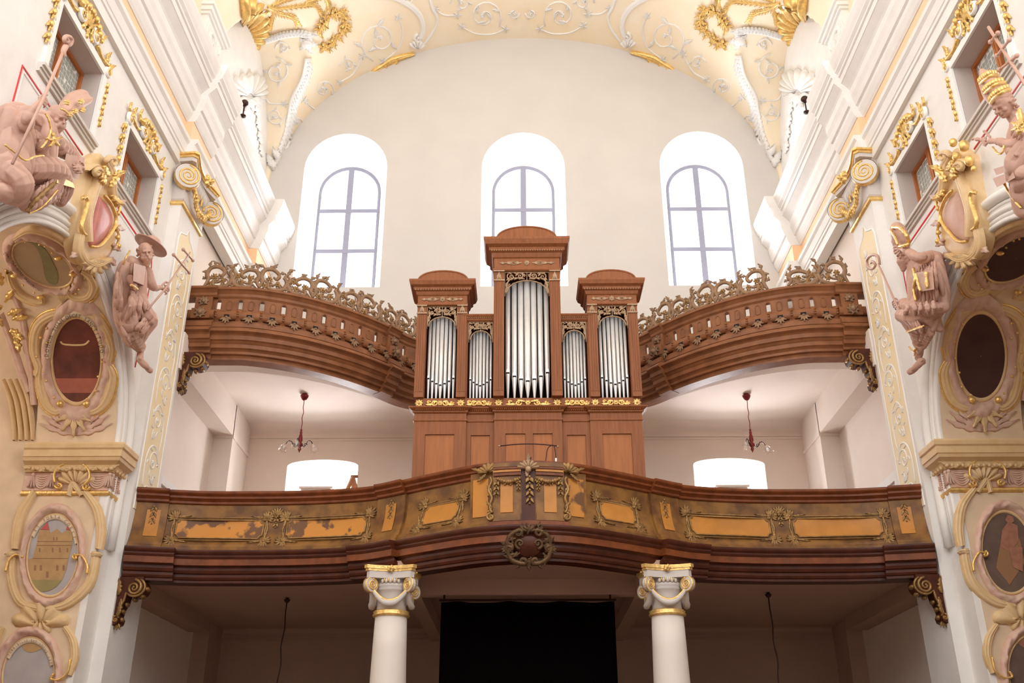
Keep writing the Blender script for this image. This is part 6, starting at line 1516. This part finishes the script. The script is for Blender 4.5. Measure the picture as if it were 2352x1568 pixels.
    def fuse(self, name, mt, parent, vox=.017, m=None, sm=3, folds=None, tilt=.25):
        m = m or self.m; me = bpy.data.meshes.new('t'); me.from_pydata(m.v, [], m.f); me.update()
        o = bpy.data.objects.new('t', me); COL.objects.link(o); md = o.modifiers.new('r', 'REMESH'); md.mode = 'VOXEL'; md.voxel_size = vox
        s2 = o.modifiers.new('s', 'SMOOTH'); s2.factor = .5; s2.iterations = sm
        dg = bpy.context.evaluated_depsgraph_get(); e = o.evaluated_get(dg); r = bpy.data.meshes.new_from_object(e); bpy.data.objects.remove(o)
        if folds:
            A, K = folds; n = len(r.vertices); co = np.empty(n * 3); r.vertices.foreach_get('co', co); co = co.reshape(-1, 3); no = np.empty(n * 3); r.vertices.foreach_get('normal', no); no = no.reshape(-1, 3)
            wv = np.array([noise.noise(Vector((p[0] * 1.6, p[1] * 1.6, p[2] * .7))) * 1.1 + noise.noise(Vector((p[0] * 4, p[1] * 4, p[2] * 1.3))) * .25 for p in co]); k = np.ones(n)
            for cc, rr in self.mask: d = np.linalg.norm(co - np.array(cc), axis=1) / rr; k *= np.clip((d - .8) * 3, 0, 1)
            ph = (co[:, 1] * 1.0 + co[:, 0] * .6 * self.s + co[:, 2] * tilt) * K + wv * 4.0
            co = co + no * ((np.abs(np.sin(ph)) ** .7 - .55) * A * k)[:, None]; r.vertices.foreach_set('co', co.ravel()); r.update()
        w = wloc(parent); r.transform(Matrix.Translation(-w)); r.polygons.foreach_set('use_smooth', [True] * len(r.polygons)); r.name = name
        r.materials.clear(); r.materials.append(MAT[mt]); n = bpy.data.objects.new(name, r); COL.objects.link(n); n['wl'] = list(w); n.parent = parent; return n
    def trim(self, name, mt, parent, P, r):
        m = MB(); C = crom([tuple(self.J(p)) for p in P], 6); m.tube(C, [self.R(P[0], r) * (1 + .25 * math.sin(i * 2.1)) for i in range(len(C))], 7); return m.build(name, mt, parent)
def stat(name, label, s, c):
    p = at(c[0], c[1], 'X', s * 7.8); return thing(name, label, 'statue', tuple(p))

# 1 bishop with mitre and crozier, left wall
t = stat('bishop_statue', 'pink statue of a seated bearded bishop with mitre, crozier and book above the left arch', -1, (90, 480))
f = Fig(-1)
hd = f.head((131, 268, .62), (.85, -.42, .42), (.35, .90, .1), 24, .75)
f.chain([(122, 285, .55, 12), (112, 300, .50, 16)])
f.chain([(70, 270, .45, 26), (92, 300, .48, 36), (90, 345, .45, 38), (80, 385, .45, 36)])       # trunk
f.chain([(22, 262, .35, 22), (20, 310, .35, 30), (12, 370, .35, 34), (10, 430, .35, 26)])         # mantle over the back
f.chain([(56, 262, .50, 20), (58, 285, .62, 17), (66, 268, .74, 12)])                              # sleeve
f.chain([(62, 272, .72, 10), (78, 250, .80, 8.5), (88, 238, .84, 7)])                              # forearm
f.hand((87, 240, .84), (95, 230, .86), [[(98, 222, .86), (106, 225, .90), (108, 232, .88)], [(100, 227, .88), (108, 231, .91), (107, 238, .88)], [(99, 232, .88), (107, 237, .91), (104, 243, .88)], [(97, 237, .87), (104, 243, .90), (100, 247, .87)], [(90, 224, .84), (99, 218, .86), (108, 218, .86)]], 3.1)
f.chain([(70, 385, .50, 30), (110, 385, .62, 27), (134, 392, .66, 22)])                            # near thigh
f.chain([(134, 392, .66, 20), (112, 430, .55, 22), (80, 462, .42, 22)])                            # shin under cloth
f.chain([(30, 400, .50, 30), (48, 420, .60, 26), (40, 450, .50, 22)]); f.chain([(0, 440, .4, 20), (40, 452, .42, 20), (70, 450, .40, 14)])
f.chain([(112, 300, .55, 16), (135, 335, .50, 20), (160, 352, .48, 17), (172, 372, .54, 12), (180, 384, .62, 8)])       # far arm
f.hand((184, 384, .64), (190, 386, .68), [[(184, 380, .70), (176, 379, .72), (168, 378, .70)], [(186, 385, .72), (177, 384, .74), (168, 384, .72)], [(186, 390, .72), (178, 390, .74), (170, 390, .72)], [(188, 395, .70), (181, 396, .72), (174, 396, .70)], [(192, 380, .66), (190, 374, .68), (184, 371, .70)]], 2.6)
f.chain([(40, 262, .38, 26), (42, 320, .42, 34), (36, 380, .42, 36)]); f.chain([(96, 268, .60, 14), (108, 290, .66, 15), (104, 320, .66, 16), (92, 340, .62, 14)]); f.chain([(140, 400, .60, 20), (152, 430, .50, 16), (140, 462, .40, 12)]); f.chain([(60, 470, .45, 16), (100, 455, .5, 18), (128, 432, .52, 16)])
f.folds([(140, 410, .78), (160, 415, .7)], [(120, 470, .5), (150, 455, .5)], 6, 3.2, 9); f.folds([(58, 290, .62), (75, 300, .66), (95, 300, .64)], [(62, 330, .60), (80, 335, .62), (100, 340, .60)], 7, 3.6, 1); 
f.folds([(150, 370, .6), (130, 398, .8), (90, 430, .75)], [(130, 450, .42), (100, 470, .5), (66, 488, .48)], 9, 3.6, 4)

f.fuse('figure', 'statue_pink', t, .011, folds=(.032, 17), tilt=.7)
m = Fig(-1); m.chain([(150, 256, .70, 13), (172, 240, .66, 17), (198, 231, .60, 11), (210, 226, .56, 4)]); m.chain([(146, 248, .62, 12), (165, 228, .56, 15), (186, 217, .50, 12), (198, 215, .48, 6)]); m.fuse('mitre', 'statue_pink', t, .02)
for p in ((154, 235, .84), (186, 233, .86), (172, 255, .86), (189, 252, .76), (160, 262, .86)): 
    m = MB(); L = Loc(WX(-(8 - p[2])), p[0], p[1], 120); rosette(m, L, (0, 0), .06, 5, .03)
    m.build('mitre_jewel', 'gold', t)
f.trim('mitre_band', 'gold', t, [(140, 250, .85), (152, 256, .88), (160, 264, .86), (164, 268, .80)], 2.4)
f.trim('cope_edge', 'gold', t, [(104, 260, .82), (112, 275, .86), (116, 300, .86), (106, 325, .86), (94, 340, .84)], 2.4)
f.trim('belt', 'gold', t, [(10, 332, .72), (34, 350, .78), (58, 368, .82), (78, 360, .84), (100, 357, .84)], 2.4)
m = MB(); L = Loc(WX(-7.16), 120, 322, 120)
for q in range(5): leaf(m, L, (0, 0), q * 1.25 + .4, .15, .05, .06, lobes=1)
m.build('bow', 'gold', t)
m = MB(); m.tube([f.J((148, 112, .80)), f.J((97, 232, .93)), f.J((28, 376, .86))], [.024, .024, .022], 8); m.build('crozier_staff', 'statue_pink', t)
m = MB(); L = Loc(WX(-7.2), 152, 92, 120); scroll(m, L, 0, 0, .12, 1.4, -PI / 2, 1, .03, .05); ribbon(m, L, pp([(-.02, -.12), (-.07, -.22), (-.06, -.32)]), .045, .06); m.build('crozier_crook', 'statue_pink', t)
def book(fig, nm, quad, d0, d1, mt1, mt2, parent):
    """closed book from four traced corners; covers and gilt page block"""
    def slab(sc_, a, b, nm, mt):
        cx = sum(q[0] for q in quad) / 4; cy = sum(q[1] for q in quad) / 4; m = MB(); Q = [(cx + (q[0] - cx) * sc_, cy + (q[1] - cy) * sc_) for q in quad]
        A = [fig.J((*q, a)) for q in Q]; B = [fig.J((*q, b)) for q in Q]; m.add(A + B, [(3, 2, 1, 0), (4, 5, 6, 7), (0, 1, 5, 4), (1, 2, 6, 5), (2, 3, 7, 6), (3, 0, 4, 7)]); return m.build(nm, mt, parent)
    slab(1.0, d1 - .03, d1, nm + '_cover', mt1); slab(.93, d0 + .03, d1 - .03, 'pages', mt2); slab(1.0, d0, d0 + .03, nm + '_cover', mt1)
book(f, 'book', [(152, 352), (196, 362), (180, 412), (144, 402)], .45, .60, 'statue_pink', 'gold', t)
m = MB(); Q = [(132, 402), (168, 420), (172, 432), (130, 420)]; A = [f.J((*q, .5)) for q in Q]; B = [f.J((*q, .72)) for q in Q]; m.add(A + B, [(3, 2, 1, 0), (4, 5, 6, 7), (0, 1, 5, 4), (1, 2, 6, 5), (2, 3, 7, 6), (3, 0, 4, 7)]); m.build('gilded_page_block', 'gold', t)
f.trim('embroidered_hem', 'old_gold', t, [(62, 486, .60), (80, 462, .70), (104, 440, .78), (124, 422, .84)], 5.5)
f.trim('hem_edge', 'gold', t, [(66, 490, .56), (90, 480, .62), (112, 460, .66), (132, 436, .70)], 1.8)

# 2 bearded saint with wide hat and double cross, left wall
t = stat('saint_statue', 'pink statue of a bearded saint in a wide flat hat with double cross', -1, (320, 820))
f = Fig(-1)
f.head((334, 578, .62), (.50, -.22, .85), (-.05, .98, .1), 20, .75)
f.chain([(328, 595, .5, 10), (318, 612, .45, 16)])
f.chain([(302, 604, .38, 17), (312, 628, .42, 24), (312, 662, .42, 23), (312, 692, .42, 25)])
f.chain([(286, 612, .30, 13), (280, 650, .30, 18), (278, 700, .28, 18), (282, 745, .28, 15), (300, 785, .28, 12)])
f.chain([(338, 625, .5, 12), (346, 650, .58, 11), (356, 662, .62, 7.5), (366, 660, .66, 6)])
f.hand((366, 660, .66), (373, 662, .68), [[(378, 655, .70), (385, 658, .72), (387, 663, .70)], [(379, 660, .71), (387, 663, .73), (386, 668, .70)], [(378, 665, .71), (386, 668, .73), (383, 672, .70)], [(376, 669, .70), (383, 673, .72), (379, 676, .70)], [(372, 655, .68), (378, 649, .70), (385, 648, .70)]], 2.3)
f.chain([(312, 692, .45, 24), (332, 722, .58, 21), (344, 736, .62, 18), (332, 752, .52, 18), (318, 775, .40, 17)])
f.chain([(300, 700, .42, 20), (296, 740, .42, 20), (308, 775, .38, 18), (322, 798, .34, 12)])
f.chain([(322, 795, .34, 7), (324, 812, .36, 6), (320, 824, .38, 6.5)]); f.chain([(320, 824, .40, 6.5), (332, 838, .46, 6.5), (345, 851, .50, 5)])
f.chain([(300, 640, .55, 8), (304, 652, .60, 7), (304, 660, .60, 5)]); f.hand((302, 650, .60), (304, 655, .64), [[(308, 650, .66), (314, 652, .68)], [(308, 655, .66), (315, 657, .68)], [(308, 659, .66), (314, 662, .68)], [(306, 663, .64), (311, 667, .66)], [(304, 648, .64), (309, 643, .66)]], 2.1)
f.folds([(300, 668, .62), (335, 672, .62)], [(285, 740, .50), (345, 728, .78)], 9, 3.0, 11); f.folds([(330, 730, .76), (350, 745, .74)], [(300, 770, .5), (322, 796, .45)], 6, 3.2, 12); f.folds([(268, 620, .42), (282, 640, .46)], [(262, 700, .40), (282, 745, .45)], 5, 3.2, 13)
f.folds([(276, 750, .42), (300, 752, .5)], [(300, 796, .38), (326, 802, .42)], 4, 3, 14); f.folds([(300, 600, .6), (325, 612, .62)], [(296, 640, .58), (318, 645, .6)], 4, 2.6, 15)
f.fuse('figure', 'statue_pink', t, .010, folds=(.034, 19))
m = MB(); C = f.J((347, 563, .60)); N = Vector(CR @ np.array((-.36, -.80, .48))).normalized(); u = N.orthogonal().normalized(); v = N.cross(u); rows = []
for rr, h in ((.02, -.17), (.12, -.16), (.17, -.10), (.18, -.02), (.34, .02), (.345, .0), (.20, .03), (.12, .05), (.01, .05)): rows.append([C + (u * math.cos(a) + v * math.sin(a)) * rr + N * h for a in [2 * PI * k / 32 for k in range(32)]])
m.grid(rows, True, wrap=True, capa=True, capb=True); m.build('hat', 'statue_pink', t)
m = MB(); m.tube([f.J((437, 580, .80)), f.J((379, 664, .76)), f.J((338, 712, .72))], .020, 8); m.build('staff', 'statue_pink', t)
for a, b in (((399, 585, .80), (434, 626, .80)), ((421, 573, .80), (443, 598, .80))):
    m = MB(); m.tube([f.J(a), f.J(b)], .020, 8); m.ell(f.J(a), .04, .04, .04); m.ell(f.J(b), .04, .04, .04); m.build('cross_bar', 'statue_pink', t)
book(f, 'book', [(307, 604), (335, 612), (330, 655), (306, 645)], .58, .72, 'statue_pink', 'gold', t)
f.trim('cope_edge', 'gold', t, [(298, 576, .5), (290, 590, .55), (283, 608, .5)], 2.2); f.trim('sash', 'gold', t, [(300, 654, .72), (308, 658, .74), (316, 664, .72)], 2.6)

# 3 bishop looking up, right wall
t = stat('bishop_statue', 'pink statue of a bishop with gilt-banded mitre, raised arm, book and crozier, right wall', 1, (2110, 830))
f = Fig(1)
f.head((2078, 588, .60), (-.72, -.02, .65), (-.2, .97, .1), 20, .9)
f.chain([(2088, 604, .5, 11), (2105, 618, .45, 15)])
f.chain([(2128, 600, .42, 20), (2122, 640, .46, 27), (2126, 680, .46, 26), (2132, 700, .45, 26)])
f.chain([(2140, 588, .42, 12), (2122, 592, .66, 13), (2104, 590, .80, 11), (2086, 578, .86, 8.5), (2076, 573, .88, 7)])
f.hand((2078, 574, .88), (2068, 572, .90), [[(2062, 566, .90), (2056, 566, .88), (2053, 571, .86)], [(2062, 571, .92), (2055, 573, .90), (2054, 578, .87)], [(2063, 576, .92), (2057, 580, .90), (2057, 584, .87)], [(2066, 580, .92), (2061, 585, .90), (2062, 588, .87)], [(2068, 564, .90), (2064, 556, .88), (2060, 552, .86)]], 2.4)
f.chain([(2150, 592, .38, 12), (2160, 630, .40, 13), (2168, 670, .40, 13), (2170, 706, .42, 11)])
f.chain([(2168, 705, .45, 12), (2130, 712, .62, 17), (2095, 706, .68, 15), (2078, 700, .66, 12)])
f.chain([(2092, 694, .6, 8), (2074, 692, .68, 6.5), (2066, 693, .70, 5.5)])
f.hand((2068, 692, .70), (2060, 696, .72), [[(2056, 690, .74), (2050, 692, .74), (2051, 697, .72)], [(2056, 695, .75), (2050, 698, .75), (2052, 702, .72)], [(2057, 700, .75), (2052, 704, .74), (2055, 707, .72)], [(2060, 704, .74), (2056, 709, .73), (2059, 711, .71)], [(2062, 690, .72), (2058, 685, .73), (2052, 685, .73)]], 2.2)
f.chain([(2140, 715, .5, 22), (2105, 728, .66, 21), (2072, 724, .72, 15)]); f.chain([(2140, 730, .48, 20), (2150, 745, .40, 14), (2160, 755, .34, 8)])
f.chain([(2075, 728, .70, 13), (2092, 745, .62, 15), (2105, 765, .50, 14)]); f.chain([(2105, 762, .48, 16), (2112, 785, .42, 12), (2114, 805, .38, 8), (2108, 822, .38, 6)])
f.chain([(2118, 828, .40, 6), (2104, 843, .46, 7.5), (2090, 854, .50, 5.5)]); f.chain([(2108, 822, .36, 5), (2120, 832, .36, 5)])
f.chain([(2112, 712, .55, 30), (2112, 735, .56, 28), (2112, 765, .46, 20), (2112, 795, .38, 11)]); f.chain([(2148, 596, .34, 18), (2150, 640, .36, 24), (2150, 690, .40, 26), (2140, 712, .45, 24)]); f.chain([(2100, 612, .5, 16), (2106, 650, .5, 22), (2110, 690, .52, 24)])
f.folds([(2096, 616, .72), (2150, 600, .62)], [(2095, 690, .8), (2160, 690, .68)], 9, 3.0, 26); f.folds([(2150, 690, .8), (2080, 702, .95)], [(2155, 722, .72), (2072, 722, .95)], 5, 3.4, 27)
f.folds([(2165, 705, .62), (2160, 718, .58)], [(2078, 700, .86), (2072, 716, .88)], 5, 3.4, 21); f.folds([(2075, 735, .86), (2110, 738, .84)], [(2090, 762, .66), (2125, 770, .58)], 6, 3, 22); f.folds([(2146, 600, .52), (2160, 610, .5)], [(2162, 690, .52), (2172, 700, .5)], 3, 3, 23)
f.folds([(2128, 740, .62), (2160, 730, .5)], [(2110, 790, .5), (2125, 800, .42)], 5, 2.8, 24)
f.fuse('figure', 'statue_pink', t, .010, folds=(.034, 19), tilt=.4)
f.chain([(2140, 700, .5, 20), (2130, 750, .45, 14)]) if False else None
m = Fig(1); m.chain([(2073, 572, .66, 16), (2068, 550, .70, 21), (2062, 530, .66, 19), (2058, 520, .62, 11)]); m.fuse('mitre', 'statue_pink', t, .018)
f.trim('mitre_band', 'gold', t, [(2046, 530, .84), (2056, 545, .92), (2062, 562, .92)], 3.0); f.trim('mitre_band', 'gold', t, [(2050, 522, .80), (2068, 524, .92), (2082, 540, .92), (2088, 558, .84)], 4.0); f.trim('mitre_band', 'gold', t, [(2066, 566, .9), (2078, 564, .94), (2088, 560, .86)], 4.0)
book(f, 'book', [(2103, 626), (2142, 620), (2146, 664), (2112, 670)], .62, .80, 'statue_pink', 'gold', t)
f.trim('book_edge', 'gold', t, [(2103, 628, .86), (2108, 648, .86), (2114, 668, .86)], 3.4); f.trim('book_edge', 'gold', t, [(2127, 624, .84), (2130, 662, .84)], 4.0)
m = MB(); m.tube([f.J((2018, 608, .80)), f.J((2058, 697, .80)), f.J((2082, 745, .74))], .022, 8); m.build('crozier_staff', 'statue_pink', t)
m = MB(); L = Loc(WX(7.22), 2003, 602, 115); ribbon(m, L, pp([(.13, -.05), (.11, .1), (.04, .15), (-.06, .12), (-.12, .02), (-.09, -.1), (0, -.13), (.05, -.05), (.01, .01), (-.03, -.02)], 4), [.03, .035, .03, .02], .05); m.build('crozier_crook', 'statue_pink', t)
f.trim('hem_edge', 'gold', t, [(2083, 762, .70), (2098, 756, .78), (2122, 748, .78)], 2.2); f.trim('stole', 'gold', t, [(2098, 616, .74), (2102, 640, .78), (2098, 665, .78), (2104, 690, .78)], 3.2); f.trim('hem_edge', 'gold', t, [(2088, 796, .5), (2098, 806, .52), (2104, 800, .5), (2100, 816, .48)], 2)

# 4 pope with tiara and triple cross, right wall
t = stat('pope_statue', 'pink statue of a pope with gilded triple tiara and triple cross, at the right edge', 1, (2345, 470))
f = Fig(1)
f.head((2305, 242, .62), (-.80, -.50, .42), (-.50, .85, .1), 24, 0.0)
f.chain([(2318, 256, .5, 13), (2334, 272, .42, 17)])
f.chain([(2350, 290, .42, 28), (2352, 330, .46, 34), (2356, 375, .46, 36)])
f.chain([(2340, 330, .60, 13), (2322, 332, .68, 11), (2306, 328, .72, 8.5), (2292, 324, .74, 7)])
f.hand((2292, 324, .74), (2274, 324, .76), [[(2262, 322, .77), (2248, 320, .77), (2234, 319, .76)], [(2264, 318, .78), (2258, 316, .80), (2264, 322, .80)], [(2264, 325, .78), (2256, 325, .80), (2262, 330, .80)], [(2266, 330, .78), (2258, 332, .79), (2264, 335, .79)], [(2274, 314, .76), (2266, 306, .76), (2260, 301, .76)]], 3.1)
f.chain([(2352, 345, .60, 22), (2332, 372, .70, 22), (2330, 402, .68, 18)]); f.chain([(2350, 400, .6, 24), (2345, 440, .54, 22), (2352, 480, .46, 20)]); f.chain([(2330, 402, .62, 14), (2338, 440, .52, 13), (2350, 470, .44, 12)])
f.folds([(2302, 325, .74), (2325, 345, .78)], [(2320, 372, .7), (2345, 360, .8)], 6, 2.8, 31); f.folds([(2330, 278, .66), (2352, 272, .7)], [(2318, 322, .7), (2350, 330, .74)], 5, 3, 33)
f.fuse('figure', 'statue_pink', t, .011, folds=(.036, 17), tilt=.4)
m = Fig(1); m.chain([(2298, 226, .64, 25), (2284, 206, .66, 27), (2270, 186, .66, 21), (2260, 170, .66, 10), (2255, 163, .66, 6)]); m.ball((2250, 158, .66), 3); m.fuse('tiara', 'statue_pink', t, .018)
for P, r in (([(2276, 236, .80), (2284, 224, .98), (2302, 212, .98), (2320, 206, .80)], 4.5), ([(2262, 214, .80), (2272, 204, .98), (2288, 194, .98), (2308, 190, .78)], 4.5), ([(2252, 192, .78), (2262, 182, .92), (2276, 174, .92), (2292, 174, .74)], 3.8)):
    m = MB(); C = crom([tuple(f.J(p)) for p in P], 6); m.tube(C, .032, 7)
    for i, c in enumerate(C):
        if i % 2: m.ell(c + Vector((-.02, -.01, .05)), .035, .035, .05, 6, 5)
    m.build('tiara_crown', 'gold', t)
m = MB(); L = Loc(WX(7.12), 2340, 290, 120)
for q in range(7): leaf(m, L, (0, 0), q * .9, .17, .06, .06, lobes=2)
ribbon(m, L, pp([(-.02, .3), (.02, .15), (0, 0)]), .06, .05); m.ell(L(0, 0, .05), .07, .07, .07); m.build('clasp', 'gold', t)
for Q, d in (([(2282, 388), (2320, 376), (2326, 390), (2288, 402)], .74), ([(2280, 410), (2326, 392), (2332, 408), (2290, 430)], .78)):
    book(f, 'book', Q, .52, d, 'statue_pink', 'gold', t)
m = MB(); m.tube([f.J((2270, 62, .70)), f.J((2352, 190, .74)), f.J((2400, 268, .70))], .024, 8); m.build('cross_staff', 'statue_pink', t)
for a, b in (((2275, 96), (2292, 76)), ((2290, 128), (2318, 92)), ((2296, 160), (2335, 128))):
    m = MB(); m.tube([f.J((*a, .72)), f.J((*b, .72))], .022, 8); m.ell(f.J((*a, .72)), .04, .04, .04); m.ell(f.J((*b, .72)), .04, .04, .04); m.build('cross_bar', 'statue_pink', t)
f.trim('cuff', 'gold', t, [(2280, 338, .74), (2292, 352, .84), (2302, 350, .86), (2306, 334, .84)], 2.4)
f.trim('hem_edge', 'gold', t, [(2306, 420, .6), (2322, 450, .64), (2345, 478, .6)], 2.6)
